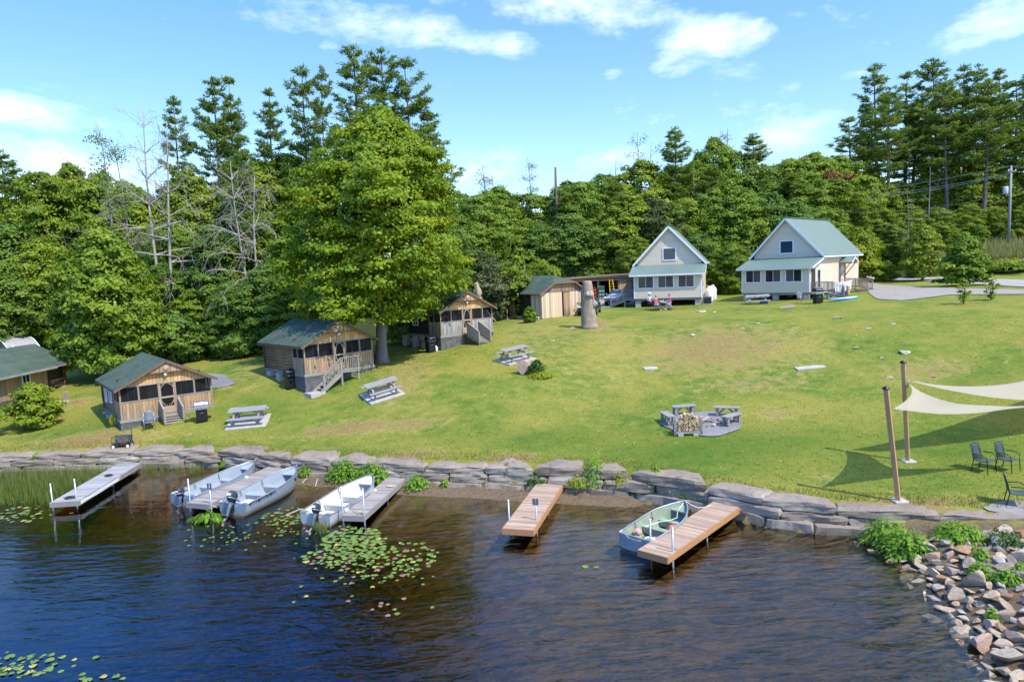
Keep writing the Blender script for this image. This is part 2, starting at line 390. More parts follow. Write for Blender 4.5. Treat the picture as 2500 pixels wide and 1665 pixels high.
MT=dict(
 shingle=m_shingle(),
 gable=m_boards('weathered_pine_boards',(.66,.335,.11),(.62,.40,.20),bw=.19,z0=1.75,z1=2.4,wear=.32),
 panel=m_boards('grey_porch_boards',(.46,.27,.125),(.37,.275,.19),bw=.17,z0=-.1,z1=.9,wear=.75,grey=(.18,.175,.18)),
 panelg=m_boards('silver_porch_boards',(.42,.38,.33),(.30,.285,.27),bw=.17,z0=-.1,z1=1.0,wear=.85,grey=(.17,.175,.19)),
 pine_new=m_boards('fresh_pine_boards',(.66,.50,.33),(.62,.46,.30),bw=.21,z0=0,z1=2.3,wear=.10,dark=(.2,.12,.06),grey=(.5,.4,.3)),
 trimboard=m_boards('painted_gable_trim',(.46,.29,.18),(.46,.29,.18),bw=.3,z0=2,z1=3,wear=.12,dark=(.2,.11,.07),grey=(.36,.26,.18)),
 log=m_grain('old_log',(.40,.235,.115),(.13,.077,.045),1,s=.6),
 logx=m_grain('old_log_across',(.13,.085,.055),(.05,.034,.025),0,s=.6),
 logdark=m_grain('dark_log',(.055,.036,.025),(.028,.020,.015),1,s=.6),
 post=m_grain('grey_post',(.42,.30,.20),(.22,.18,.15),2),
 rail=m_grain('grey_rail',(.38,.335,.28),(.22,.195,.165),0),
 grey=m_grain('silvered_timber',(.37,.345,.32),(.20,.19,.18),0),
 greyy=m_grain('silvered_timber_lengthwise',(.32,.30,.275),(.18,.17,.16),1),
 treated=m_grain('treated_timber',(.50,.37,.24),(.33,.24,.16),0),
 deck_old=m_grain('worn_deck_boards',(.40,.345,.30),(.25,.21,.185),0,gap=.142),
 deck_grey=m_grain('bleached_deck_boards',(.42,.40,.37),(.27,.255,.24),0,gap=.142),
 deck_new=m_grain('cedar_deck_boards',(.50,.355,.245),(.34,.225,.15),0,gap=.142),
 dock_side=m_grain('cedar_dock_skirt',(.52,.28,.13),(.38,.19,.085),1),
 dock_side_old=m_grain('grey_dock_skirt',(.34,.31,.28),(.22,.195,.17),1),
 postnew=m_grain('cedar_post',(.56,.32,.155),(.40,.22,.105),2,s=.8),
 white=plain('white_trim',(.80,.81,.82),.4,.03),
 siding=m_siding('cream_siding',(.72,.595,.44)),
 metal_roof=plain('green_metal_roof',(.17,.22,.18),.45,.03,.5,0,spec=.45),
 glass=m_glass(),glassb=m_glass('blue_glass',(.03,.05,.075)),screen=m_screen(),
 curtain=plain('curtain',(.12,.09,.09),.9),beige=plain('beige_door',(.33,.26,.19),.6,.05),
 lattice=m_lattice('grey_lattice',(.27,.265,.26)),
 concrete=plain('concrete',(.42,.39,.34),.9,.16,4,bump=.2),
 black=plain('black_enamel',(.014,.015,.017),.35,.15),steel=plain('stainless_steel',(.55,.56,.57),.3,.08,6,.85),
 galv=plain('galvanised_pipe',(.42,.44,.46),.42,.15,14,.7),
 fascia=plain('brown_fascia',(.17,.115,.075),.8,.25,6),
 dark=plain('void_shade',(.012,.011,.010),.9,.1),
 rope=plain('rope',(.62,.55,.28),.9,.2,30),ropew=plain('white_rope',(.75,.74,.7),.9,.1,30),
 rubber=plain('tyre_rubber',(.02,.02,.02),.8),
)
# ---------------------------------------------------------------- ground sheet
def axis(fine0,fine1,step,lo,hi):
    a=list(np.arange(fine0,fine1+1e-6,step));s=step
    while a[0]>lo: s*=1.25; a.insert(0,a[0]-s)
    s=step
    while a[-1]<hi: s*=1.25; a.append(a[-1]+s)
    return np.array(a)
gx=axis(-38,46,.5,-900,900);gy=axis(9,84,.5,-300,1500)
GX,GY=np.meshgrid(gx,gy);GZ=terr(GX,GY)
ny,nx=GX.shape
me=bpy.data.meshes.new('ground')
idx=np.arange(nx*ny).reshape(ny,nx)
vs=np.stack([GX,GY,GZ],-1).reshape(-1,3);fs=np.stack([idx[:-1,:-1],idx[:-1,1:],idx[1:,1:],idx[1:,:-1]],-1).reshape(-1,4)
def np_mesh(me,vs,fs):
    n=fs.shape[1]
    me.vertices.add(len(vs));me.vertices.foreach_set('co',vs.astype(np.float32).ravel())
    me.loops.add(fs.size);me.loops.foreach_set('vertex_index',fs.astype(np.int32).ravel())
    me.polygons.add(len(fs));me.polygons.foreach_set('loop_start',np.arange(0,fs.size,n,dtype=np.int32));me.polygons.foreach_set('loop_total',np.full(len(fs),n,np.int32))
    me.update(calc_edges=True);me.validate()
np_mesh(me,vs,fs)
def seg_d(x,y,pts):
    b=np.full(x.shape,1e9)
    for (ax,ay),(bx,by) in zip(pts[:-1],pts[1:]):
        dx,dy=bx-ax,by-ay;t=np.clip(((x-ax)*dx+(y-ay)*dy)/(dx*dx+dy*dy+1e-9),0,1);b=np.minimum(b,np.hypot(x-ax-t*dx,y-ay-t*dy))
    return b
# woodland edge: everything beyond this line is forest floor
FEX=[-300,-45,-34,-28,-16,-9,-2,3,8,22,34,46,60,300];FEY=[48,50,56,58,56,60,66,72,80,84,90,84,74,70]
S=shoreY(GX);fl=sst((GY-np.interp(GX,FEX,FEY))/2.5)
bed=np.where(GX>9,(GY<S+.2)*1.0,sst((S+.45-GY)/.3))
dry=np.zeros_like(GX)
for px,py,rx,ry,k in [(850,1045,150,20,.9),(220,1075,190,22,.9),(1000,1035,120,22,.7),(1750,850,330,60,.75),(1500,830,120,60,.45),(1330,800,180,70,.45),(1250,1120,90,18,.9),(1000,1110,120,16,.8),(2200,1235,260,22,.95),(600,910,120,40,.4),(1000,905,110,60,.55),(2250,905,220,30,.6),(1850,935,260,30,.55),(1450,905,250,60,.4),(1650,1012,60,14,.6),(1900,1010,90,16,.7),(1720,1170,90,16,.5),(1450,790,50,14,.9),(180,985,50,12,.9),(2000,1170,40,14,.6),(330,1010,60,25,.4)]:
    c=gp(px,py);a=gp(px+rx,py);b=gp(px,py-ry);
    rx_=max(abs(a.x-c.x),.4);ry_=max((b-c).length,.6)
    dry=np.maximum(dry,k*np.exp(-(((GX-c.x)/rx_)**2+((GY-c.y)/ry_)**2)))
lush_shade=np.zeros_like(GX)  # richer green grass; the patch under the sails also paints in their shade
for px,py,rx,ry,k in [(1750,1090,420,45,1.),(1400,1075,260,35,.7),(2300,1110,300,70,.7),(600,985,150,30,.5),(2350,930,200,50,.35),(250,1040,120,20,.4)]:
    c=gp(px,py);a=gp(px+rx,py);b=gp(px,py-ry)
    lush_shade=np.maximum(lush_shade,k*np.exp(-(((GX-c.x)/max(abs(a.x-c.x),.4))**2+((GY-c.y)/max((b-c).length,.6))**2)))
lush_shade=np.maximum(lush_shade*.8,.0)
# bare earth on the cut of the road bank
bk=sst((GX-30)/4)*sst((82-GY)/30)*0
for nm,arr in (('forest',fl),('bed',bed),('dry',dry),('lush_shade',lush_shade)):
    at=me.attributes.new(nm,'FLOAT','POINT');at.data.foreach_set('value',arr.astype(np.float32).ravel())
g=G('lawn_and_lakebed',.95,.1);p=g.pos()
n1=g.noise(p,.22,4,.6,.4);n2=g.noise(p,1.3,5,.65,.3);n3=g.noise(p,7,4,.7);n4=g.noise(p,38,3,.7)
blade=g.math('MULTIPLY_ADD',g.noise(p,3.4,5,.8),.55,g.math('MULTIPLY',g.noise(g.map(p,(1,1.8,1)),11,4,.8),.62))
green=g.mix(g.rng(n2,.35,.65),(.088,.142,.021),(.178,.212,.031))
green=g.mix(g.rng(n1,.38,.62),green,(.235,.222,.040))
green=g.mix(g.math('MULTIPLY',g.attr('lush_shade'),.85),green,(.054,.128,.012))
dr_=g.math('ADD',g.attr('dry'),g.math('ADD',g.math('MULTIPLY',g.math('SUBTRACT',n2,.52),1.5),g.math('MULTIPLY',g.math('SUBTRACT',n3,.5),.5)))
grs=g.mix(g.rng(dr_,.26,.85,0,.9),green,(.37,.275,.10))
brn=g.math('MULTIPLY',g.rng(g.math('MULTIPLY',g.attr('dry'),n2),.22,.42),.62);grs=g.mix(brn,grs,(.19,.12,.045))
v=g.math('ADD',g.math('MULTIPLY',blade,.95),g.math('MULTIPLY',n4,.75));v=g.rng(v,.5,1.2,.36,1.55)
grs=g.mix(1,grs,g.comb(v,v,v),'MULTIPLY')
clov=g.math('MULTIPLY',g.rng(g.vor(p,2.6),.07,.12,1,0),g.rng(n2,.50,.56));grs=g.mix(g.math('MULTIPLY',clov,.75),grs,(.55,.58,.42))
ff=g.mix(g.rng(n2,.35,.65),(.05,.04,.02),(.045,.075,.014));
c=g.mix(g.attr('forest'),grs,ff)
px,py,pz=g.sep(p)
bedc=g.mix(g.rng(n3,.35,.65),(.13,.09,.05),(.215,.155,.095))
bedc=g.mix(g.rng(g.vor(p,9),.06,.13,.7,0),bedc,(.45,.33,.19))
weed=g.mix(g.rng(n2,.44,.6),(.21,.15,.065),(.11,.09,.028))
bedc=g.mix(g.rng(pz,-.14,.02,1,0),bedc,weed)
c=g.mix(g.attr('bed'),c,bedc)
g.col(c);g.bump(g.math('ADD',v,n3),.6,.05)
me.materials.append(g.m);me.shade_smooth()
ground=bpy.data.objects.new('ground',me);COL.objects.link(ground);tag(ground,kind='structure')
# ---------------------------------------------------------------- the lake
g=G('lake_water',.03,.5);p=g.pos()
wr=g.map(p,(.42,1.5,1),(0,0,rad(-14)));w1=g.noise(wr,1.25,2,.45,.8)
wr2=g.map(p,(.8,2.0,1),(0,0,rad(16)));w2=g.noise(wr2,2.6,3,.55,.5)
w3=g.noise(p,.16,2,.5)
calm=g.rng(w3,.35,.62,.35,1.0)
X_,Yp,_z=g.sep(p);calm=g.math('MULTIPLY',calm,g.rng(g.math('ADD',Yp,g.math('MULTIPLY',X_,.25)),17,31,1,.22))
hh=g.math('MULTIPLY',g.math('ADD',g.math('MULTIPLY',w1,1.0),g.math('MULTIPLY',w2,.42)),calm)
hh=g.math('MULTIPLY',hh,g.rng(X_,-12,4,.55,1.75))
bmp=g.n('ShaderNodeBump');g.link(hh,bmp.inputs['Height']);bmp.inputs['Strength'].default_value=1;bmp.inputs['Distance'].default_value=.075
fr=g.n('ShaderNodeFresnel');fr.inputs['IOR'].default_value=1.62;g.nt.links.new(bmp.outputs[0],fr.inputs['Normal'])
gl=g.n('ShaderNodeBsdfGlossy');gl.inputs['Roughness'].default_value=.02;g.nt.links.new(bmp.outputs[0],gl.inputs['Normal'])
gl.inputs['Color'].default_value=(.92,1,1.0,1)
tr=g.n('ShaderNodeBsdfTransparent');tr.inputs[0].default_value=(.93,.92,.86,1)
mx=g.n('ShaderNodeMixShader');g.nt.links.new(fr.outputs[0],mx.inputs[0]);g.nt.links.new(tr.outputs[0],mx.inputs[1]);g.nt.links.new(gl.outputs[0],mx.inputs[2])
g.nt.links.new(mx.outputs[0],g.out.inputs['Surface'])
va=g.n('ShaderNodeVolumeAbsorption');va.inputs['Color'].default_value=(.55,.37,.13,1);va.inputs['Density'].default_value=.65
g.nt.links.new(va.outputs[0],g.out.inputs['Volume'])
m=MB();m.box(-800,800,-280,46,-5,0)
lake=m.build('lake',g.m);tag(lake,kind='structure')
# ---------------------------------------------------------------- stone blocks
def stone_mesh(L,D,H,seed,jag=.034,n=(7,4,3),topskew=0,tri=0):
    """rough quarried block, front at y=0, back at y=D, x in +-L/2, z 0..H"""
    rr=random.Random(seed)
    bm=bmesh.new();nxs,nys,nzs=n;V={}
    ph=[rr.uniform(0,6) for _ in range(9)]
    def P(i,j,k):
        u,v,t=i/nxs,j/nys,k/nzs
        x=(u-.5)*L;y=v*D;z=t*H
        # taper of the plan towards the back
        x*=1-tri*v
        x+=topskew*v*L
        ex=1-.03*((2*t-1)**4)
        x*=ex
        jx=jag*(math.sin(ph[0]+5*v+3*t)+.6*math.sin(ph[1]+9*t+4*u)) ; jy=jag*(math.sin(ph[2]+4*u*L)+.7*math.sin(ph[3]+7*u+5*t)); jz=jag*.45*(math.sin(ph[4]+3.1*u*L+2*v)+.7*math.sin(ph[5]+6*v+4*u))
        r=.05
        def edge(a): return -1 if a<.01 else (1 if a>.99 else 0)
        if edge(v)==-1 and edge(t)==1: z-=r*.7;y+=r*.5
        if edge(u) and edge(t)==1: z-=r*.6;x-=edge(u)*r*.5
        if edge(u) and edge(v)==-1: x-=edge(u)*r*.7;y+=r*.6
        return (x+jx*.5+rr.uniform(-.012,.012),y+jy*(1 if v<.5 else 1.8)+rr.uniform(-.015,.015),z+(jz if t>.9 else 0)+rr.uniform(-.01,.01))
    for i in range(nxs+1):
        for j in range(nys+1):
            for k in range(nzs+1):
                if i in(0,nxs) or j in(0,nys) or k in(0,nzs): V[i,j,k]=bm.verts.new(P(i,j,k))
    def q(a,b,c,d): bm.faces.new((V[a],V[b],V[c],V[d]))
    for i in range(nxs):
        for j in range(nys):
            for k in (0,nzs): q((i,j,k),(i+1,j,k),(i+1,j+1,k),(i,j+1,k))
    for i in range(nxs):
        for k in range(nzs):
            for j in (0,nys): q((i,j,k),(i+1,j,k),(i+1,j,k+1),(i,j,k+1))
    for j in range(nys):
        for k in range(nzs):
            for i in (0,nxs): q((i,j,k),(i,j+1,k),(i,j+1,k+1),(i,j,k+1))
    bmesh.ops.recalc_face_normals(bm,faces=bm.faces)
    me=bpy.data.meshes.new('stone');bm.to_mesh(me);bm.free();return me
g=G('armour_stone',.92,.2);p=g.pos();nn_=g.noise(p,1.1,5,.65,.4);n2=g.noise(g.map(p,(1,1,2.2)),3.6,6,.75);n3=g.noise(p,14,4,.7);rn=g.rnd()
nz=g.sep(g.n('ShaderNodeNewGeometry').outputs['Normal'])[2]
f=g.math('ADD',g.math('MULTIPLY',nn_,.55),g.math('ADD',g.math('MULTIPLY',n2,.34),g.math('MULTIPLY',rn,.36)))
c=g.ramp(f,[(.34,(.145,.115,.082)),(.58,(.30,.243,.18)),(.88,(.46,.385,.295))])
topc=g.ramp(g.math('ADD',g.math('MULTIPLY',nn_,.7),g.math('MULTIPLY',n3,.4)),[(.3,(.20,.15,.11)),(.75,(.345,.27,.205))])
c=g.mix(g.rng(nz,.55,.85,0,.85),c,topc)
c=g.mix(g.rng(g.noise(g.map(p,(1.2,1.2,3),loc=(7,7,7)),2.4,6,.8),.54,.68,0,.7),c,(.055,.05,.045))
zz=g.sep(p)[2];c=g.mix(g.rng(g.math('ADD',zz,g.math('MULTIPLY',n2,.1)),.06,.16,.55,0),c,(.20,.145,.075))
g.col(c);g.bump(g.math('ADD',g.math('MULTIPLY',nn_,1.2),g.math('MULTIPLY',n3,.7)),.6,.05)
MT['stone']=g.m
wallE=thing('retaining_wall','dry laid retaining wall of long grey stone blocks along the whole shore','wall',(0,0,0))
def wall_stone(x0,x1,z0,z1,setback,depth,seed,tri=0,skew=0):
    y0,y1=float(shoreY(x0)),float(shoreY(x1));a=math.atan2(y1-y0,x1-x0);L=math.hypot(x1-x0,y1-y0)
    me=stone_mesh(L*1.01,depth,z1-z0,seed,tri=tri,topskew=skew)
    me.materials.append(MT['stone'])
    o=bpy.data.objects.new('stone',me);COL.objects.link(o);o.parent=wallE
    nrm=Vector((-math.sin(a),math.cos(a),0))
    o.location=Vector(((x0+x1)/2,(y0+y1)/2,z0))+nrm*setback;o.rotation_euler=(0,0,a)
    return o
R_=random.Random(11)
for course,(z0,z1,sb) in enumerate(((-.6,.34,.0),(.34,.68,.09),(.68,1.0,.20))):
    x=-31.5+course*.8;k=0
    while x<19.5:
        L=R_.uniform(1.5,2.7) if x<6 else R_.uniform(1.7,3.1)
        if course==1: L*=.95
        x1=x+L*(.8 if 5<x<10 else 1)
        dep=R_.uniform(.85,1.15) if course<2 else R_.choice([.75,.9,1.0,1.15,1.35,1.6] if x<5 else [.7,.8,.95,1.1])
        tri=R_.choice([0,.1,.15,.35,.6]) if course==2 else 0
        hs=float(np.interp((x+x1)/2,[-14,2,8,11.5],[.90,1.19,1.1,.88]));wall_stone(x,x1,(z0*hs if z0>0 else z0)+R_.uniform(-.012,.012),z1*hs+(R_.uniform(-.03,.05) if course==2 else R_.uniform(-.012,.012)),sb+R_.uniform(-.08,.08),dep,course*100+k,tri,R_.uniform(-.1,.1) if tri else 0)
        x=x1+R_.uniform(-.01,.03);k+=1
# ---------------------------------------------------------------- loose rocks
def rock_mesh(seed,flat=.7,jag=.28):
    rr=random.Random(seed);bm=bmesh.new();bmesh.ops.create_icosphere(bm,subdivisions=3,radius=.5)
    planes=[]
    for _ in range(9):
        n=Vector((rr.gauss(0,1),rr.gauss(0,1),rr.gauss(0,1))).normalized();planes.append((n,rr.uniform(.16,.34)))
    for v in bm.verts:
        for n,d in planes:
            e=v.co.dot(n)-d
            if e>0:v.co-=n*e*.94
        v.co*=1+rr.uniform(-.02,.02)
        v.co.z*=flat
    bmesh.ops.recalc_face_normals(bm,faces=bm.faces)
    me=bpy.data.meshes.new('rock');bm.to_mesh(me);bm.free();return me
_m_rock=m_rock
def m_rock(n,*c):return _m_rock(n,*[(k[0]*.92,k[1]*.85,k[2]*.76) for k in c])
RM={'grey':m_rock('grey_rock',(.18,.155,.13),(.33,.285,.235),(.49,.43,.365)),'tan':m_rock('tan_rock',(.26,.20,.14),(.43,.35,.26),(.60,.51,.40)),
    'pink':m_rock('pink_rock',(.26,.18,.135),(.42,.31,.24),(.55,.44,.36)),'pale':m_rock('pale_rock',(.30,.28,.25),(.46,.43,.385),(.58,.55,.50)),'rust':m_rock('rusty_rock',(.24,.12,.05),(.38,.21,.10),(.48,.31,.18))}
ROCKS={k:[rock_mesh(i*7+j,flat=[.75,.62,.85,.5][i%4]) for i in range(5)] for j,k in enumerate(RM)}
for k,l in ROCKS.items():
    for me in l: me.materials.append(RM[k])
def rock(name,kind,loc,sx,sy,sz,rz,label,group=None,tilt=0,cat='rock',idx=None):
    me=ROCKS[kind][R_.randrange(5) if idx is None else idx]
    o=bpy.data.objects.new(name,me);COL.objects.link(o);o.location=loc;o.scale=(sx,sy,sz);o.rotation_euler=(tilt,R_.uniform(-.2,.2) if tilt else 0,rz)
    return tag(o,label,cat,group)
cand=[];tries=0
while len(cand)<298 and tries<30000:
    tries+=1
    t=R_.random()*(len(WL)-1);i=int(t);fr_=t-i
    bx=WL[i][0]*(1-fr_)+WL[i+1][0]*fr_;by=WL[i][1]*(1-fr_)+WL[i+1][1]*fr_
    off=R_.triangular(-.5,3.6,.4);x=bx+off+R_.uniform(-.2,.2);y=by+R_.uniform(-.3,.3)
    if y>float(shoreY(x))-.5: continue
    if x-bx>.9 and y>21: continue
    s=R_.choice([.24,.3,.34,.4,.46,.56,.7])*(1.0 if off<2.5 else .9)
    if all((x-c[0])**2+(y-c[1])**2>(.33*(s+c[2]))**2*1.35 for c in cand): cand.append((x,y,s))
lab={'grey':'grey angular rock lying in the loose rock bank at the right edge of the lake','tan':'tan angular rock lying in the loose rock bank at the right edge of the lake','pink':'pinkish angular rock lying in the loose rock bank at the right edge of the lake','pale':'pale whitish rock lying in the loose rock bank at the right edge of the lake','rust':'rust orange rock lying in the loose rock bank at the right edge of the lake'}
for x,y,s in cand:
    k=R_.choices(['grey','tan','pink','pale','rust'],[36,46,9,6,4])[0]
    s*=1.06
    rock('loose_rock',k,(x,y,tz(x,y)+s*.16),s*R_.uniform(.9,1.45),s*R_.uniform(.75,1.1),s*R_.uniform(.8,1.1),R_.uniform(0,6.28),lab[k],k+' rocks of the shoreline bank',R_.uniform(-.35,.35))
# rocks showing through the lawn
for (px,py,wpx,hpx,kind,lb) in [(1925,752,40,13,'grey','largest flat grey boulder in the grass before the right white house'),(1713,762,22,7,'pale','flat pale rock in the grass right of the left house picnic table'),(1744,763,11,5,'pale','small pale rock right of the flat pale rock on the upper lawn'),
   (1690,819,16,8,'pale','pale stone on the upper slope straight below the left white house'),(1934,809,15,8,'grey','grey stone on the slope below the right house boulder'),(2209,861,25,14,'pale','rounded pale boulder on the lawn above the taller sail post'),(2152,874,16,8,'grey','grey stone just left of the rounded pale boulder'),
   (2048,778,26,7,'tan','flat tan rock bedded in the grass below the barbecue of the right house'),(2087,850,16,7,'grey','grey stone on the brown slope left of the rounded boulder'),(2172,923,27,8,'grey','flat grey rock in the grass left of the taller sail post'),(2180,791,10,5,'pale','small white stone on the upper right lawn'),(2120,803,16,6,'grey','grey stone in the row of stones under the right house'),
   (2278,920,11,5,'grey','small dark stone in the grass behind the rear shade sail'),(1850,790,12,5,'pale','small pale stone on the slope between the two white houses'),(1812,803,10,4,'pale','tiny pale stone on the slope left of centre between the white houses'),(1350,833,12,4,'tan','small tan stone on the slope below the tall stump'),(1660,789,10,3,'tan','little tan stone below the picnic table of the left house'),(2330,738,10,6,'tan','small tan stone beside the left sapling'),(1398,803,20,8,'grey','grey stone at the foot of the tall stump')]:
    p=gp(px,py);k=p.y/F
    w_=wpx*k*1.1;rock('lawn_rock',kind,p+Vector((0,0,hpx*k*.12)),w_*1.15,w_*.9,max(hpx*k*1.7,.18),R_.uniform(0,.5),lb,'rocks in the lawn')
p=gp(1280,912);rock('boulder','pink',p+Vector((0,0,.45)),1.25,1.0,1.55,.4,'big pale pink boulder standing on the lawn beside a leafy bush','boulder' and None,cat='boulder',idx=2)
# ---------------------------------------------------------------- foliage
def norm(a): return a/np.maximum(np.linalg.norm(a,axis=-1,keepdims=True),1e-9)
def leaf_mesh(name,C,N,size,mat,asp=.62,var=None,seed=0,axis=None):
    """one bent diamond per leaf (or leaf spray): centre, normal, size"""
    r=np.random.default_rng(seed);n=len(C)
    N=norm(N)
    a=r.normal(size=(n,3)) if axis is None else axis
    T=norm(a-N*(a*N).sum(-1,keepdims=True));B=np.cross(N,T)
    s=np.asarray(size).reshape(-1,1)*np.ones((n,1))
    P=np.stack([C-T*s*.5,C+B*s*asp*.5+T*s*.05,C+T*s*.5-N*s*.12,C-B*s*asp*.5+T*s*.05],1)
    me=bpy.data.meshes.new(name)
    np_mesh(me,P.reshape(-1,3),np.arange(n*4).reshape(n,4))
    if var is None: var=r.random(n)
    at=me.attributes.new('leafvar','FLOAT','FACE');at.data.foreach_set('value',np.clip(var,0,1).astype(np.float32))
    me.materials.append(mat);return me
def clump_crown(seed,H,R,prof,nclump,per,leaf,mat,name='crown',flatten=.55,cr=(.16,.26),inner=.25,off=None,tone=.5,droop=0):
    """crown of many leafy boughs; prof(t)-> relative radius at relative height t; real geometry in z 0..H"""
    r=np.random.default_rng(seed);Cs=[];Ns=[];Sz=[];Va=[]
    k=0
    while k<nclump:
        t=r.random();pr=prof(t)
        if r.random()>pr+.12: continue
        a=r.random()*2*PI
        rad_=R*pr*(1-inner*r.random()**1.6)*(1+r.normal()*.07)
        lump=1+.15*math.sin(3*a+seed)+.11*math.sin(5*a+7*t+seed*2)+.10*math.sin(12*t+2*a+seed)
        c=np.array([math.cos(a)*rad_*lump,math.sin(a)*rad_*lump,t*H])
        if off is not None: c[:2]+=np.array(off(t))
        rc=R*r.uniform(*cr)*(.6+.5*pr)
        n=int(per*(rc/(R*.2))**1.6)+8
        d=norm(r.normal(size=(n,3)));d[:,2]=np.where(d[:,2]<-.25,-d[:,2]*.6,d[:,2])
        out=np.array([math.cos(a),math.sin(a),.35])
        sh=r.random((n,1))**.4
        p=c+d*np.array([rc,rc,rc*flatten])*sh*(1+r.normal(size=(n,1))*.12)
        if droop: p[:,2]-=droop*((p[:,:2]-c[:2])**2).sum(-1)/rc
        Cs.append(p);Ns.append(d+out*.5+np.array([0,0,.35])+r.normal(size=(n,3))*.5)
        Sz.append(leaf*r.uniform(.65,1.3,n));tv=r.normal(tone,.22);Va.append(np.clip(tv+r.normal(size=n)*.16,0,1));k+=1
    # loose leaves between the boughs
    nf=int(sum(len(c) for c in Cs)*.13);t=r.random(nf);pr=np.array([prof(q) for q in t]);a=r.random(nf)*2*PI
    q=R*pr*(1-.45*r.random(nf)**2)*(1+.15*np.sin(3*a+seed)+.11*np.sin(5*a+7*t+seed*2)+.10*np.sin(12*t+2*a+seed))*.97
    c=np.stack([np.cos(a)*q,np.sin(a)*q,t*H],-1)
    if off is not None:c[:,:2]+=np.stack([np.full(nf,1.0)*np.array([off(x)[0] for x in t]),np.zeros(nf)],-1)
    Cs.append(c);Ns.append(np.stack([np.cos(a),np.sin(a),np.full(nf,.5)],-1)+r.normal(size=(nf,3))*.5);Sz.append(leaf*r.uniform(.65,1.2,nf));Va.append(np.clip(r.normal(tone-.08,.2,nf),0,1))
    return leaf_mesh(name,np.concatenate(Cs),np.concatenate(Ns),np.concatenate(Sz),mat,var=np.concatenate(Va),seed=seed)
def trunk_mb(m,H,r0,top=.75,bend=.3,seed=0,limbs=6,spread=.3,n=8,root=True,lz=(.3,.7)):
    rr=random.Random(seed);pts=[];rs=[];N=8
    for i in range(N+1):
        t=i/N;pts.append(Vector((bend*math.sin(2.1*t+seed)*t,bend*math.cos(1.7*t+seed)*t*.6,H*top*t)));rs.append(r0*(1-.82*t)+(r0*.45*max(0,1-t*9) if root else 0))
    m.path(pts,rs,n)
    for k in range(limbs):
        t=rr.uniform(*lz);i=int(t*N);p=pts[i];a=rr.uniform(0,6.28);L=H*spread*rr.uniform(.6,1.1)
        q=[p,p+Vector((math.cos(a)*L*.5,math.sin(a)*L*.5,L*.35)),p+Vector((math.cos(a)*L,math.sin(a)*L,L*.9))]
        m.path(q,[rs[i]*.55,rs[i]*.32,rs[i]*.1],5)
    return m
def m_bark(name,a,b,s=1):
    g=G(name,.92,.15);p=g.co();n=g.noise(g.map(p,(5*s,5*s,.9*s)),1.6,5,.7,.3);n2=g.noise(p,1.2*s,4)
    g.col(g.mix(g.rng(g.math('MULTIPLY_ADD',n2,.5,g.math('MULTIPLY',n,.7)),.35,.85),a,b));g.bump(n,.7,.05);return g.m
BK=dict(dark=m_bark('dark_bark',(.05,.038,.03),(.13,.105,.09)),grey=m_bark('grey_bark',(.14,.12,.105),(.33,.29,.26)),dead=m_bark('bleached_dead_wood',(.27,.235,.195),(.50,.445,.39)),pine=m_bark('pine_bark',(.09,.062,.048),(.24,.185,.15)),stump=m_bark('old_stump_bark',(.18,.135,.095),(.47,.385,.29),2))
L_=dict(
 maple=m_leaf('maple_leaf',[(.085,.165,.008),(.165,.26,.011),(.255,.34,.014),(.38,.415,.018)],.38),
 dec=m_leaf('broad_leaf',[(.09,.17,.014),(.14,.235,.018),(.205,.30,.022),(.285,.365,.03)],.33),
 decy=m_leaf('yellowish_leaf',[(.11,.18,.012),(.175,.255,.016),(.25,.325,.02),(.335,.38,.027)],.35),  # lighter, yellower leaf colour
 decd=m_leaf('deep_green_leaf',[(.07,.15,.02),(.11,.20,.024),(.165,.255,.03),(.225,.31,.04)],.3),
 olive=m_leaf('olive_leaf',[(.05,.075,.02),(.085,.115,.03),(.12,.145,.045),(.17,.18,.07)],.3),
 pine=m_leaf('pine_needle',[(.085,.16,.03),(.14,.225,.038),(.20,.29,.045),(.28,.35,.055)],.42),
 rust=m_leaf('browned_leaf',[(.14,.07,.02),(.22,.11,.03),(.3,.15,.05)],.3),
 yel=m_leaf('yellow_green_leaf',[(.12,.19,.01),(.22,.29,.012),(.33,.37,.016)],.4),
 weed=m_leaf('weed_leaf',[(.06,.16,.01),(.115,.25,.014),(.18,.33,.02),(.25,.39,.03)],.35),
 weedd=m_leaf('dark_weed_leaf',[(.02,.07,.012),(.045,.11,.016),(.08,.16,.022)],.3),
)
def ell(lo=.12,pk=.45,p=.75):
    def f(t):
        if t<pk: q=lo+(1-lo)*math.sin(t/pk*PI/2)**.8
        else: q=math.cos((t-pk)/(1-pk)*PI/2)**p
        return max(q,0)
    return f
# deciduous prototypes: unit tree about 16 m tall, crown radius 5
DEC=[]
for i,(mat,pk,per,nc,fl_) in enumerate([('dec',.40,62,105,.5),('decy',.45,62,105,.48),('decd',.38,66,105,.5),('dec',.55,60,95,.45),('decy',.35,64,110,.55),('decd',.5,60,95,.5),('olive',.45,50,80,.5)]):
    me=clump_crown(100+i,14.6,4.9,ell(.6,pk,.62),int(nc*2.0),int(per*2.5),.35,L_[mat],flatten=fl_+.32,cr=(.14,.25),inner=.55)
    tm=trunk_mb(MB(),16,.26,.8,.5,i,7,.25)
    DEC.append((me,tm,mat))
def tree(name,label,cat,base,H,R,crown_me,trunk,H0,R0,zc0,group,rz,bark='dark'):
    """crown_me made for height H0 / radius R0, its bottom sits zc0 above the ground"""
    e=thing(name,label,cat,base,rz,group)
    e.scale=(R/R0,R/R0,H/H0)
    c=bpy.data.objects.new('crown',crown_me);COL.objects.link(c);c.parent=e;c.location=(0,0,zc0)
    if isinstance(trunk,MB):
        t=trunk.build('trunk',BK[bark],e,True,fixn=False)
    else:
        t=bpy.data.objects.new('trunk',trunk);COL.objects.link(t);t.parent=e
    return e,t
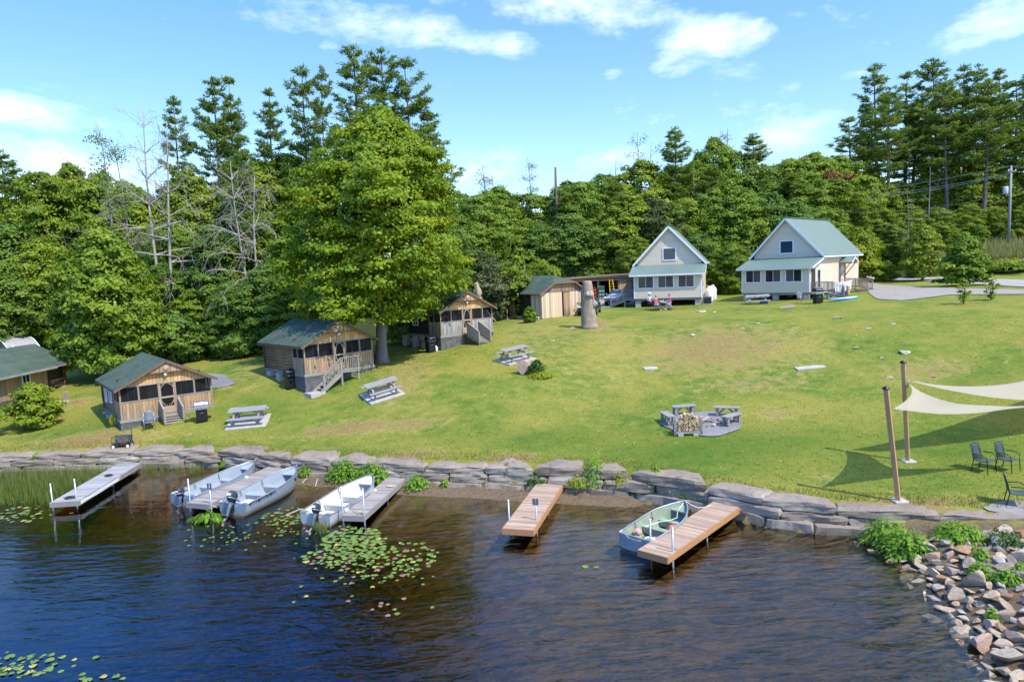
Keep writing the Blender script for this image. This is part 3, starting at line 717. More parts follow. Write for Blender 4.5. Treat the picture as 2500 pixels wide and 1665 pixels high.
DECT=[tm.build('trunk',BK['dark' if i%3 else 'grey'],None,True,fixn=False) for i,(a,tm,b) in enumerate(DEC)]
DECTM=[o.data for o in DECT]
for o in DECT: bpy.data.objects.remove(o)
def dec_tree(px,top,Y,wpx,k,label,group,low=None,zc=1.2,cat='tree',name='leafy_tree'):
    b=aty(px,600,Y);z=tz(b.x,Y);zt=aty(px,top,Y).z;H=(zt-z)*1.07;R=min(wpx/2*Y/F*1.06,H*.40)
    rz=R_.uniform(0,6.28)
    tree(name,label,cat,(b.x,Y,z-.15),H,R,DEC[k][0],DECTM[k],16.0,5.0,zc,group,rz)
# pines -------------------------------------------------------------------
def pine(seed,H,Lmax,cf,nwh,mat,r0=.36,gap=.3,tuft=17,fl=.55,dead=5):
    r=np.random.default_rng(seed);m=MB();rr=random.Random(seed)
    N=12;lean=(r.normal()*.9,r.normal()*.5)
    tp=lambda t:Vector((lean[0]*t*t+.15*math.sin(5*t+seed),lean[1]*t*t,H*t))
    m.path([tp(i/N) for i in range(N+1)],[r0*(1-.9*i/N)+(.25*r0*max(0,1-i)) for i in range(N+1)],8)
    Cs=[];Ax=[];Sz=[];Va=[]
    def tuftat(p,d,n,sc):
        # fan of needle sprays pointing up and outwards
        dd=norm(np.asarray(d)[None]*1.0+r.normal(size=(n,3))*.5+np.array([0,0,.12]))
        L=sc*r.uniform(.55,1.1,(n,1))
        Cs.append(np.asarray(p)[None]+dd*L*.45+r.normal(size=(n,3))*np.array([.26,.26,.10])*sc);Ax.append(dd);Sz.append(L[:,0]);Va.append(np.clip(r.normal(.5,.15)+r.normal(size=n)*.15,0,1))
    z=cf
    for wz in range(nwh):
        t=cf+(1-cf)*(wz+r.uniform(-.42,.42))/nwh;u=(t-cf)/(1-cf);u=min(max(u,0),.985)
        prof=(1-u)**.75*(.55+.45*min(1,u*3.2+.25))
        nb=rr.choice([3,4,4,5,5]) if u<.9 else 4
        a0=r.random()*6.28
        for b in range(nb):
            if r.random()<gap*(1-u)*.8: continue
            a=a0+b*2*PI/nb+r.normal()*.35;L=Lmax*prof*r.uniform(.4,1.4)+.35
            p0=tp(t);up=.05+.55*u
            pts=[p0]
            for q in (.35,.7,1.0):
                pts.append(p0+Vector((math.cos(a)*L*q,math.sin(a)*L*q,L*(up*q+.16*q*q-.10*math.sin(q*PI)))))
            m.path(pts,[.07*(1-u)+.03,.05,.035,.012],4,False)
            nt=max(4,int(L*5.2))
            for k in range(nt):
                q=.22+.78*(k+r.random())/nt
                i=min(int(q*3),2);f=q*3-i;p=pts[i].lerp(pts[i+1],min(f,1))
                side=r.normal()*L*.16*(1.15-abs(q-.65))
                pp=np.array([p.x-math.sin(a)*side,p.y+math.cos(a)*side,p.z+r.normal()*.05+.05])
                dv=np.array([math.cos(a)*.9-math.sin(a)*np.sign(side)*.6,math.sin(a)*.9+math.cos(a)*np.sign(side)*.6,.25])
                tuftat(pp,dv,tuft,.62)
    p=tp(.99);tuftat((p.x,p.y,p.z),(0,0,1),tuft*2,.8)
    for k in range(dead):
        t=cf*r.uniform(.55,1.0);a=r.random()*6.28;L=r.uniform(.8,2.6);p0=tp(t)
        m.path([p0,p0+Vector((math.cos(a)*L*.6,math.sin(a)*L*.6,.1)),p0+Vector((math.cos(a)*L,math.sin(a)*L,-.15))],[.05,.035,.01],4,False)
    C=np.concatenate(Cs);A=np.concatenate(Ax);n=len(C)
    N_=norm(np.array([0,-.15,.45])[None]+r.normal(size=(n,3))*.8)
    me=leaf_mesh('crown',C,N_,np.concatenate(Sz),mat,asp=.22,var=np.concatenate(Va),seed=seed,axis=A)
    return me,m
PIN=[]
for i,(H,L,cf,nw,gp_) in enumerate([(30,4.3,.36,18,.34),(30,3.8,.28,20,.28),(30,4.7,.42,15,.36),(30,3.3,.22,21,.22),(30,4.4,.48,13,.32),(30,4.5,.33,17,.4),(30,3.6,.26,19,.34),(30,4.9,.38,14,.42),(30,3.4,.24,20,.3),(30,4.2,.5,12,.3),(30,4.6,.10,27,.05)]):
    me,m=pine(40+i,H,L,cf,nw,L_['pine'],gap=gp_)
    o=m.build('trunk',BK['pine'],None,True,fixn=False);PIN.append((me,o.data));bpy.data.objects.remove(o)
NPINE=[0]
def pine_tree(px,top,Y,k,label,group=None,wid=1.0,rz=None):
    NPINE[0]+=1
    if k<5 and NPINE[0]%2:k+=5
    b=aty(px,600,Y);z=tz(b.x,Y);H=aty(px,top,Y).z-z
    e=thing('pine_tree',label,'pine tree',(b.x,Y,z-.2),R_.uniform(0,6.28) if rz is None else rz,group);e.scale=(wid,wid,H/30)
    for nm,me in (('crown',PIN[k][0]),('trunk',PIN[k][1])):
        o=bpy.data.objects.new(nm,me);COL.objects.link(o);o.parent=e
# the big maple -------------------------------------------------------------
mb_=gp(932,884)
mH=aty(985,250,mb_.y).z-mb_.z
def mprof(t):
    if t<.30: return .80+.20*math.sin(t/.30*PI/2)
    if t<.5: return 1-.10*(t-.3)/.2
    return max(0,.90*(1-((t-.5)/.5)**1.7))**.85+.06
mR=225*mb_.y/F*.86
mcr=clump_crown(5,(mH-3.2),mR*1.03,mprof,640,210,.27,L_['maple'],flatten=.66,cr=(.12,.20),inner=.8,off=lambda t:(-.55+1.2*t,0),tone=.5)
e=thing('maple_tree','tallest broad yellow green maple standing between the second and third log cabins','maple tree',mb_-Vector((0,0,.1)),0)
c=bpy.data.objects.new('crown',mcr);COL.objects.link(c);c.parent=e;c.location=(.1,.6,3.0)
tm=MB();tm.path([(0,0,0),(.02,0,.5),(.05,0,1.2),(.12,.1,3),(.25,.25,5.2),(.3,.4,9),(.5,.6,mH*.75)],[.62,.46,.38,.35,.33,.25,.06],14)
for a,zz,L in [(.4,4.9,5.5),(2.4,5.2,6),(3.4,6.2,5),(5.4,5.6,5.5),(1.5,7,4.5),(4.4,7.6,4.5),(.2,9,4),(3,10,4)]:
    p=Vector((.25,.3,zz));tm.path([p,p+Vector((math.cos(a)*L*.5,math.sin(a)*L*.5,L*.30)),p+Vector((math.cos(a)*L,math.sin(a)*L,L*.55))],[.17,.10,.03],6)
tm.build('trunk',BK['grey'],e,True)
# forest ---------------------------------------------------------------------
GL='leafy trees of the wood left of the big maple';GM='leafy trees of the wood between the big maple and the right house';GR='leafy trees under the tall pines at the right'
lbl={'L':('leafy tree in the dense wood behind the log cabins, left of the big maple',GL),'M':('leafy tree in the wood wall between the big maple and the second white house',GM),'R':('leafy tree below the tall pines on the hill right of the white houses',GR)}
def D(px,top,Y,w,k,z='L',zc=1.2): dec_tree(px,top,Y,w,k,*lbl[z],zc=zc)
# left wood, back to front
for a in [(-60,470,92,260,2),(80,500,88,260,3),(215,455,86,230,1),(330,470,84,220,0),(440,470,84,200,4),(520,480,84,200,2),(640,500,86,220,3),(735,470,84,200,0),(-20,520,76,260,0),(120,440,74,210,1),(185,425,78,170,4),(265,440,76,190,0),(345,520,72,180,4),(470,440,74,190,4),(395,560,70,150,1),(560,470,76,160,3),(640,420,78,200,4),(715,395,80,190,1),(770,470,74,190,4),
   (20,560,68,240,5),(100,600,64,190,4),(430,560,64,170,0),(520,560,62,200,2),(650,540,63,200,1),(730,570,60,180,0),(-30,640,60,200,2),(30,680,62,180,0)]: D(*a)
for a in [(560,680,57,170,5),(640,640,56,190,2),(700,660,57,150,4),(470,700,58,160,3),(520,760,55.5,120,5),(600,745,55.5,130,2),(390,640,60,150,5)]: D(*a,zc=.3)
# wood in the middle
for a in [(1130,470,98,190,2),(1220,455,100,190,0),(1180,470,92,160,3),(1300,470,98,170,1),(1390,445,96,190,4),(1480,425,98,200,0),(1420,440,92,150,3),(1570,395,96,210,4),(1640,400,98,160,2),(1700,390,98,160,1),(1750,335,98,150,0),(1800,370,98,150,5),(1860,400,100,190,2),(1930,385,102,190,1),(1990,375,104,180,4),(2045,380,106,170,0),(1960,415,96,160,3),(2040,430,96,160,1),
   (1100,540,80,160,5),(1160,540,84,150,0),(1240,530,86,170,3),(1320,540,86,170,2),(1390,520,86,160,5),(1460,510,90,160,0),(1530,470,88,170,4),(1600,480,88,170,6),(1670,480,88,170,1),(1740,460,88,170,0),(1800,450,88,150,3),(1870,470,90,160,5),(1940,480,90,170,2),(2010,500,90,170,0),
   (1180,610,78,120,6),(1240,640,76,130,4),(1310,640,77,140,1),(1370,600,85,140,2),(1440,590,86,140,0),(1500,560,87,150,5),(1560,580,80,130,4),(1790,590,80,150,0),(1740,620,81,120,3),(1460,620,85,120,4),(1640,560,82,150,2),(1700,570,82,150,5)]: D(*a,'M',zc=.3)
# under the pines at the right
for a in [(2060,450,108,170,0),(2120,420,110,190,4),(2190,440,110,190,1),(2255,450,110,190,4),(2320,440,110,190,0),(2390,445,110,200,4),(2460,430,109,190,1),(2530,430,108,200,0),(2085,510,103,150,2),(2150,505,102,160,1),(2220,500,102,160,4),(2290,505,101,160,0),(2360,495,101,170,4),(2430,505,100,170,1),(2500,495,98,180,4),(2110,555,99,130,4),(2180,550,99,140,0),(2250,548,98,140,1),(2320,550,98,150,4),(2390,545,97,150,0),(2460,555,96,150,4),(2530,550,95,160,1),(2290,380,112,170,0),(2400,370,112,180,4)]: D(*a,'R',zc=.3)
# pines
PL=[(455,232,80,1,'leftmost of the dark pines behind the dead trees',.8),(540,182,78,0,'bushy tall pine standing left of the slender pine above the left wood',.95),(582,183,79,3,'slender pine with upswept top right of the bushy tall pine',.75),(672,211,80,1,'shorter solitary pine in the gap between the left pines',.85),(758,160,78,0,'broad dense pine left of the twin trunked tall pines',.9),(800,160,74,4,'bare stemmed pine beside the broad dense pine',.55),
    (882,107,76,0,'tall layered pine left above the big maple',1.05),(958,109,78,4,'flat topped tall pine straight behind the big maple top',1.05),(1020,140,77,2,'tall pine with long right branches behind the big maple',1.0),(1065,235,78,3,'lower pine at the right shoulder of the big maple',.85),(35,365,76,10,'pine at the far left edge above the wood',.95),(-15,410,74,0,'pine cut by the left picture edge',.9),(600,330,72,3,'small young pine in front of the slender pine',.7)]
for px,t,Y,k,lb,w_ in PL: pine_tree(px,t,Y,k,lb,'pines above the left wood',w_)
PR=[(2080,285,112,2,'leaning pine with drooping left branches at the left end of the right pine stand',1.0),(2140,155,116,0,'dense dark pine second from the left in the right pine stand',1.2),(2115,235,120,1,'narrower pine behind the dense dark pine of the right stand',.75),(2205,180,118,2,'feathery topped pine third from the left in the right stand',1.15),(2290,138,116,4,'tallest broad topped pine of the right stand',1.35),(2250,230,122,4,'shaded pine between the tallest pines of the right stand',.85),
    (2335,160,112,2,'pine with a pale bare trunk right of the tallest pine',.85),(2370,160,110,4,'pine with a leaning silver trunk in the right stand',.95),(2445,165,110,0,'dark spiky pine behind the utility pole',.95),(2500,140,108,1,'pine cut by the right picture edge',1.0),(2540,170,112,0,'pine just beyond the right picture edge',1.0),(2410,220,120,1,'lower pine filling the gap left of the utility pole',.9),
    (2170,215,108,9,'slim pine with bare lower trunk in front of the right pine stand',.95),(2310,200,106,4,'bare stemmed pine in front of the tallest pine of the right stand',1.0),(2400,190,104,9,'tall bare stemmed pine left of the dark spiky pine',1.05),(2475,200,118,2,'broad pine behind the utility pole top',1.25),(2350,240,124,0,'pine deep inside the right stand',1.25),(2225,250,124,0,'pine deep inside the left part of the right stand',1.25),(1500,440,92,10,'small dark conifer in the middle wood above the open shed',.8),(1735,400,92,10,'dark conifer between the two white houses',.8),(1935,420,94,10,'dark conifer above the ridge of the right white house',.8),(1395,470,90,10,'small dark conifer above the log shed',.7),
    (1655,308,94,10,'conical pine rising from the middle wood behind the left white house',.9),(1845,325,98,10,'conical pine rising from the wood behind the right white house',.95)]
for px,t,Y,k,lb,w_ in PR: pine_tree(px,t,Y,k,lb,'pines right of the maple',w_)
# dead and thin trees --------------------------------------------------------
def branchy(m,p,d,L,r,depth,rr,droop=.0,split=3,spread=.6,decay=.68):
    pts=[p];rs=[r];cur=Vector(p);dv=Vector(d).normalized();n=4
    for i in range(n):
        dv=(dv+Vector((rr.gauss(0,.10),rr.gauss(0,.10),rr.gauss(0,.06)-droop*(.25+.3*i/n)*(3-depth if depth<3 else .3)))).normalized()
        cur=cur+dv*L/n;pts.append(cur.copy());rs.append(max(r*(1-.55*(i+1)/n),.012))
    m.path(pts,rs,5 if r>.05 else 3,False)
    if depth<=0:return
    for k in range(split):
        i=rr.choice([1,2,3,4,4]);a=rr.uniform(0,6.28)
        perp=dv.cross(Vector((math.cos(a),math.sin(a),.3))).normalized()
        nd=(dv*(1-spread*.5)+perp*spread).normalized()
        branchy(m,pts[i],nd,L*decay*rr.uniform(.7,1.1),rs[i]*.62,depth-1,rr,droop,split,spread,decay)
def dead_tree(px,py_base,top,Y,label,seed,name='dead_tree',stems=2,droop=.12,leaf=None,nb=14,lean=0,r0=.2,bark='dead',bl=(2.2,4.6)):
    rr=random.Random(seed);b=aty(px,600,Y);z=tz(b.x,Y);H=aty(px,top,Y).z-z
    e=thing(name,label,'tree',(b.x,Y,z-.1),0);m=MB();tips=[]
    for s_ in range(stems):
        x0=(s_-(stems-1)/2)*.9;N=10;pts=[];rs=[]
        for i in range(N+1):
            t=i/N;pts.append(Vector((x0+lean*t*H+.3*math.sin(4*t+s_+seed)*t+x0*t*.8,.25*math.sin(3*t+seed+s_),H*(.98-.08*s_)*t)));rs.append(r0*(1-.88*t))
        m.path(pts,rs,7)
        for k in range(nb):
            t=.30+.68*(k+rr.random())/nb;i=min(int(t*N),N-1);a=rr.uniform(0,6.28);up=.75 if t>.6 else .25
            L=rr.uniform(*bl)*(1.15-t*.75)
            branchy(m,pts[i],Vector((math.cos(a),math.sin(a)*.8,up)),L,rs[i]*.5+.015,2,rr,droop*(1.8-t*1.6),3)
            tips.append((pts[i]+Vector((math.cos(a)*L*.75,math.sin(a)*L*.6,up*L*.7)),t))
    m.build('trunk',BK[bark],e,True,fixn=False)
    if leaf:
        r=np.random.default_rng(seed);C=[];N_=[];S_=[]
        for p,t in tips:
            if t<leaf[1]: continue
            n=leaf[2];C.append(np.array(p)[None]+r.normal(size=(n,3))*np.array([.42,.42,.3]));N_.append(r.normal(size=(n,3))+np.array([0,0,.6]));S_.append(r.uniform(.13,.28,n))
        me=leaf_mesh('crown',np.concatenate(C),np.concatenate(N_),np.concatenate(S_),L_[leaf[0]],seed=seed)
        o=bpy.data.objects.new('crown',me);COL.objects.link(o);o.parent=e
dead_tree(400,0,232,60,'pale grey twin stemmed dead tree above the first log cabin',3,stems=2,nb=30,droop=.2,r0=.18,bl=(2.4,5))
dead_tree(610,0,380,60,'bleached dead tree with drooping tangled branches left of the big maple',8,stems=2,nb=32,droop=.36,r0=.15,bl=(2.6,5.2))
dead_tree(300,0,285,66,'thin half leafless tree leaning left beside the twin dead tree',5,stems=2,nb=18,droop=.02,leaf=('dec',.45,70),lean=-.03,bark='grey',r0=.17)
dead_tree(1298,0,375,98,'slim airy tree with sparse leaves against the sky in the middle wood',12,'sparse_tree',1,.0,('decd',.35,60),16,bark='grey',bl=(1.6,3.2))
dead_tree(1580,0,312,97,'half bare tree with twigs against the sky left of the conical pine',14,'sparse_tree',2,.02,('dec',.6,40),14,bark='grey',bl=(2,4))
dead_tree(1775,0,305,97,'tall thin crooked tree with a ragged top left of the right house',16,'sparse_tree',1,.0,('decd',.55,50),12,bark='dark',bl=(1.6,3))
dead_tree(1200,0,395,100,'twiggy half dead tree on the skyline right of the big maple',18,'sparse_tree',2,.03,('olive',.5,45),14,bark='grey',bl=(2.4,4.4))
dead_tree(1510,0,378,96,'small bare dead tree top on the skyline of the middle wood',21,'dead_tree',1,.0,None,10,bark='dark',bl=(1.2,2.4))
for i,(px,top,Y,lb) in enumerate([(2020,430,97,'pale bare trunk standing in the wood right of the right house roof'),(2265,400,101,'slim pale trunk in the wood left of the tallest right pine'),(2215,470,96,'short grey dead trunk behind the left young tree'),(1700,420,92,'thin pale birch trunk in the middle wood'),(1560,470,90,'thin pale trunk behind the left house roof')]):
    dead_tree(px,0,top,Y,lb,60+i,'dead_tree',1,.05,None,7,bark='grey',bl=(.8,1.8),r0=.17)
# browned crown among the green ones
b=aty(2012,600,98);z=aty(2012,468,98).z;e=thing('leafy_tree','tree with rust brown dying foliage in the wood right of the second white house roof','tree',(b.x,98,tz(b.x,98)));me=clump_crown(90,2.6,1.9,ell(.6,.4,.7),16,70,.35,L_['rust'],flatten=.7,cr=(.25,.4),inner=.6);o=bpy.data.objects.new('crown',me);COL.objects.link(o);o.parent=e;o.location=(0,-2.5,z-tz(b.x,98))
m=MB();m.path([(0,0,0),(0,-1.2,(z-tz(b.x,98))*.6),(0,-2.5,z-tz(b.x,98)+1)],[.16,.1,.04],7);m.build('trunk',BK['dark'],e,True)
# broken snag
b=aty(1362,600,90);z=tz(b.x,90);e=thing('broken_snag','tall broken dead trunk without branches rising from the middle wood','tree',(b.x,90,z));m=MB();Hs=aty(1362,408,90).z-z
m.path([(0,0,0),(.1,0,Hs*.4),(0,.1,Hs*.8),(.05,.1,Hs)],[.26,.2,.17,.13],8);m.build('trunk',BK['pine'],e,True)
# bushes and single garden trees -------------------------------------------------
def bush(name,label,cat,loc,H,R,mat,n,leaf,seed,group=None,pk=.4,lo=.6,stem=True,flatten=.7,cr=(.25,.42),per=70):
    e=thing(name,label,cat,loc,0,group)
    me=clump_crown(seed,H*.92,R*.85,ell(lo,pk,.7),n,per,leaf,L_[mat],'foliage' if not stem else 'crown',flatten,cr,.8)
    o=bpy.data.objects.new(me.name.split('.')[0],me);COL.objects.link(o);o.parent=e;o.location=(0,0,H*.06)
    if stem:
        m=MB();rr=random.Random(seed)
        for k in range(4):
            a=rr.uniform(0,6.28);m.path([(0,0,-.1),(math.cos(a)*R*.15,math.sin(a)*R*.15,H*.4),(math.cos(a)*R*.4,math.sin(a)*R*.4,H*.8)],[.05*H/3+.02,.03*H/3+.012,.01],5)
        m.build('trunk',BK['grey'],e,True)
    return e
def bush_px(name,label,cat,px,py,top,wpx,mat,n,leaf,seed,**k):
    p=gp(px,py);H=(py-top)*p.y/F*1.03;R=wpx/2*p.y/F
    return bush(name,label,cat,p,H,R,mat,n,leaf,seed,**k)
# round maple in front of the left wood
b=gp(240,925);
bl=thing('leafy_tree','large round leafy tree hanging over the grass between the leftmost cabin and the next','tree',(aty(250,600,52).x,52,tz(aty(250,600,52).x,52)))
Hb=aty(250,548,52).z-tz(bl.location.x,52)
me=clump_crown(61,Hb-.7,265/2*52/F*.9,ell(.85,.35,.62),330,110,.30,L_['dec'],flatten=.8,cr=(.13,.22),inner=.75);o=bpy.data.objects.new('crown',me);COL.objects.link(o);o.parent=bl;o.location=(0,0,.5)
trunk_mb(MB(),Hb,.25,.8,.2,3,7,.3).build('trunk',BK['dark'],bl,True)
bush_px('leafy_shrub','feathery pale green shrub in front of the leftmost cabin','shrub',85,1045,932,124,'decy',60,.19,71,flatten=.6,per=80)
bush_px('young_tree','darker rounded young tree left of the pair beside the gravel drive','tree',2252,686,548,100,'decy',120,.27,72,pk=.42,lo=.5,cr=(.18,.3),per=60)
bush_px('young_tree','brighter bushy young tree right of the pair beside the gravel drive','tree',2350,698,572,108,'dec',170,.28,73,pk=.3,lo=1.0,cr=(.18,.3),per=60)
bush_px('sapling','left slender sapling in the lawn before the gravel drive','sapling',2352,742,680,34,'decy',14,.16,74,pk=.5,lo=.4,per=34)
bush_px('sapling','right slender sapling in the lawn near the right picture edge','sapling',2420,732,668,36,'yel',14,.16,75,pk=.5,lo=.4,per=34)
b=aty(2095,640,84);bush('golden_shrub','bright yellow green shrub behind the right end of the right white house','shrub',(b.x,84,tz(b.x,84)),aty(2095,556,84).z-tz(b.x,84),3.2,'yel',45,.36,76,per=60)
bush_px('leafy_shrub','dark leafy shrub growing against the pink boulder','shrub',1312,914,880,46,'weedd',22,.14,77,per=50)
for i,(px,top,Y,w_,mt,lb) in enumerate([(1205,640,66,110,'olive','pale grey green shrub behind the third cabin roof'),(1265,620,67,90,'decy','bright green slim tree left of the log shed'),(1330,640,72,130,'yel','yellow green bush behind the log shed roof'),(1130,660,64,90,'olive','grey green bush under the right side of the big maple'),(1290,750,61,36,'dec','small dark sapling at the left corner of the log shed'),(970,760,56,90,'decd','dark shrub under the maple left of the third cabin'),
    (560,810,54,110,'decd','dark green bush behind the second log cabin'),(420,760,54,140,'decd','dark leafy bush behind the first log cabin roof'),(2450,650,78,120,'decy','leafy bush at the right edge above the rock bank'),(2240,620,84,80,'dec','leafy bush on the bank behind the young trees'),(2160,640,82,70,'decy','low bush at the foot of the rock bank'),(2330,640,82,90,'decd','low green bush behind the brighter young tree')]):
    b=aty(px,700,Y);z=tz(b.x,Y);bush('leafy_shrub',lb,'shrub',(b.x,Y,z),max(aty(px,top,Y).z-z,1.2),w_/2*Y/F,mt,34,.30,200+i,per=60)
# weeds along the wall ----------------------------------------------------------
def weed(px,py,wpx,hpx,mat,label,seed,dens=1.0,leaf=.13,zoff=0,Y=None):
    p=gp(px,py) if Y is None else aty(px,py,Y);k=p.y/F;R=wpx/2*k*1.18;H=hpx*k*1.2
    r=np.random.default_rng(seed);n=int(260*R*max(R,.5)*dens/.6)+60
    d=norm(r.normal(size=(n,3)));d[:,2]=abs(d[:,2]);s=r.random((n,1))**.35
    u=r.uniform(-1,1,(n,1));
    C=d*np.array([R,min(R,.75),H*.85])*s*(1+r.normal(size=(n,1))*.12);C[:,2]*=1-.35*(C[:,0]/R)**2
    me=leaf_mesh('foliage',C,d+np.array([0,-.2,.7])+r.normal(size=(n,3))*.4,leaf*r.uniform(.6,1.3,n),L_[mat],asp=.5,seed=seed)
    o=bpy.data.objects.new('wild_plant',me);COL.objects.link(o);o.location=p+Vector((0,0,zoff));tag(o,label,'wild plant',None);return o
for i,a in enumerate([(745,1160,28,26,'weed','round green weed clump right of the tied grey boats'),(845,1165,95,45,'weed','wide bright green weed bank at the left behind the white boat'),(915,1172,90,48,'weed','wide bright green weed bank at the right behind the white boat'),(1018,1188,56,30,'weed','green weed clump right of the grey plank dock beside the white boat'),(1088,1185,24,16,'weed','small weed tuft on the dirt right of the weed clump'),
    (560,1135,44,22,'weed','leafy weed tuft on the wall above the first grey boat'),(90,1130,26,26,'weed','weed tuft in the wall at the far left'),(1312,1178,54,30,'weedd','dark leafy plant beside the top of the middle cedar dock'),(1325,1150,22,14,'weed','small weed high on the wall above the middle dock'),(1415,1180,70,26,'yel','yellow green weeds on the wall right of the middle dock'),(1452,1180,60,75,'weed','tall fern like weed climbing the wall right of the middle dock'),
    (1515,1182,54,40,'yel','yellowish weed tuft on the wall right of the tall fern'),(1590,1188,40,34,'weedd','dark weed clump on the wall left of the green boat'),(1600,1160,20,24,'weed','little upright weed in the wall joint above the green boat'),(1645,1200,30,20,'weed','leafy weed low on the wall behind the green boat bow'),(1672,1212,28,22,'weed','leafy weed in the wall right of the green boat bow'),(1695,1215,22,24,'weed','small leafy weed in the wall above the right dock'),(1718,1222,20,22,'weed','small weed in the wall at the top of the right dock'),(1240,1155,30,26,'olive','dry looking weeds on the wall left of the middle dock'),
    (2165,1322,110,62,'weed','big bright green weed bank under the wall at the left of the loose rocks'),(2215,1350,120,62,'weed','big bright green weed mound spilling over the loose rocks'),(2340,1310,110,34,'weed','green weed bank below the last wall stone'),(2395,1370,36,36,'weed','round green weed among the loose rocks'),(2395,1405,56,34,'weed','round green weed lower down among the loose rocks'),(2450,1330,70,46,'weedd','dark feathery weeds at the end of the rock bank'),(2460,1420,60,30,'weed','weed clump among the pale rocks at the right edge'),(2425,1510,30,28,'weed','small weed tuft low in the rock bank'),(2370,1320,60,36,'weed','weed tuft behind the pale rocks'),
    (1320,918,60,12,'yel','low yellow flowering weeds at the foot of the boulder bush'),(2500,1415,60,44,'weed','weed clump at the right picture edge among rocks')]):
    weed(*a,300+i,dens=3.6)
# pads, reeds, water plants ----------------------------------------------------------
def m_pad(name,c,v):
    g=G(name,.45,.4);r=g.rnd();n=g.noise(g.co(),6,3);f=g.math('MULTIPLY_ADD',r,.8,g.math('MULTIPLY',n,.3));g.col(g.mix(f,c,v));return g.m
PADM=[m_pad('lily_pad_green',(.10,.175,.025),(.20,.27,.05)),m_pad('lily_pad_yellow',(.30,.32,.06),(.42,.36,.08)),m_pad('lily_pad_red',(.20,.11,.085),(.28,.19,.13))]
PADS=[]
for mt in PADM:
    for s_ in range(3):
        m=MB();vs=[(0,0,.004)];n=14
        for i in range(n+1):
            a=.28+i/n*(2*PI-.56);q=1+.06*math.sin(3*a+s_);vs.append((math.cos(a)*q*.5,math.sin(a)*q*.46,.004+.01*math.sin(2*a+s_)))
        m.add(vs,[(0,i,i+1) for i in range(1,n+1)])
        o=m.build('lily_pad',mt);PADS.append(o.data);bpy.data.objects.remove(o)
padlab=['green lily pad floating on the dark water below the docks','yellowed lily pad floating on the dark water below the docks','reddish brown lily pad floating on the dark water below the docks']
npad=0;padpos=[]
def pads(cx,cy,rx,ry,n,wts,smin=.2,smax=.42,sp=.8):
    global npad
    for _ in range(n*12):
        if n<=0 or npad>=298:break
        a=R_.uniform(0,6.28);q=math.sqrt(R_.random());p=atz(cx+rx*q*math.cos(a),cy+ry*q*math.sin(a),.012)
        s=R_.uniform(smin,smax)
        if any((p.x-x)**2+(p.y-y)**2<(sp*.5*(s+t))**2 for x,y,t in padpos): continue
        k=R_.choices([0,1,2],wts)[0]
        o=bpy.data.objects.new('lily_pad',PADS[k*3+R_.randrange(3)]);s*=.68;COL.objects.link(o);o.location=(p.x,p.y,.010+R_.random()*.008);o.scale=(s,s,1);o.rotation_euler=(0,0,R_.uniform(0,6.28))
        tag(o,padlab[k],'lily pad',('green','yellowed','reddish')[k]+' lily pads on the lake');padpos.append((p.x,p.y,s));npad+=1;n-=1
pads(865,1325,78,40,88,(90,8,2),.26,.5,.62);pads(800,1362,70,18,24,(85,5,10),.2,.4);pads(1000,1355,65,38,36,(80,6,14),.2,.42);pads(700,1262,62,24,32,(88,8,4),.2,.4);pads(890,1385,130,28,34,(50,4,46),.16,.34,.85)
pads(620,1300,110,22,12,(70,20,10),.15,.3);pads(40,1255,60,20,22,(80,20,0),.22,.42);pads(55,1625,80,26,20,(88,8,4),.2,.4);pads(230,1655,70,10,6,(80,20,0),.2,.36);pads(150,1600,90,14,5,(70,30,0),.16,.3);pads(970,1480,90,26,9,(30,10,60),.16,.28);pads(760,1440,160,40,8,(40,20,40),.14,.26);pads(1440,1383,20,4,2,(100,0,0),.25,.35)
EX=[]
for cx,cy,rx,ry,n in [(840,1330,120,45,70),(720,1275,110,30,60),(930,1390,150,40,60),(560,1310,120,30,30),(60,1250,90,24,50),(70,1630,110,30,30)]:
    for _ in range(n):
        p_=atz(cx+R_.gauss(0,.5)*rx,cy+R_.gauss(0,.5)*ry,.008);s_=R_.uniform(.035,.08);a0=R_.uniform(0,6.28);EX.append([(p_.x+s_*math.cos(a0+k*1.047),p_.y+s_*math.sin(a0+k*1.047),.006) for k in range(6)])
m=MB()
for h_ in EX:m.add(h_,[(0,1,2,3,4,5)])
o=m.build('floating_leaves',PADM[0]);tag(o,'tiny floating leaves scattered between the lily pads',None,None,'stuff')
def blades(name,label,pts,hmin,hmax,wid,mat,seed,kind=None,lean=.25,cat=None):
    r=np.random.default_rng(seed);n=len(pts);P=np.array([[p.x,p.y,p.z] for p in pts])
    h=r.uniform(hmin,hmax,(n,1));a=r.random(n)*2*PI
    dirv=np.stack([np.cos(a),np.sin(a),np.zeros(n)],-1);w_=np.stack([-np.sin(a*1.7),np.cos(a*1.7),np.zeros(n)],-1)*wid/2
    l1=dirv*lean*h*r.random((n,1));up=np.array([0,0,1.])
    A=P-w_;B=P+w_;C=P+l1*.4+up*h*.55+w_*.8;D_=P+l1*.4+up*h*.55-w_*.8;E=P+l1+up*h
    V=np.stack([A,B,C,D_,E,E+w_*.1],1).reshape(-1,3);b=np.arange(n)[:,None]*6
    Fq=np.concatenate([b+np.array([0,1,2,3]),b+np.array([3,2,5,4])])
    me=bpy.data.meshes.new(name);np_mesh(me,V,Fq)
    v=np.tile(r.random(n),2);at=me.attributes.new('leafvar','FLOAT','FACE');at.data.foreach_set('value',v.astype(np.float32))
    me.materials.append(mat);o=bpy.data.objects.new(name,me);COL.objects.link(o)
    tag(o,label,cat,None,kind);return o
REED=m_leaf('reed_blade',[(.07,.12,.02),(.13,.20,.03),(.2,.25,.05),(.3,.28,.09)],.3)
pts=[]
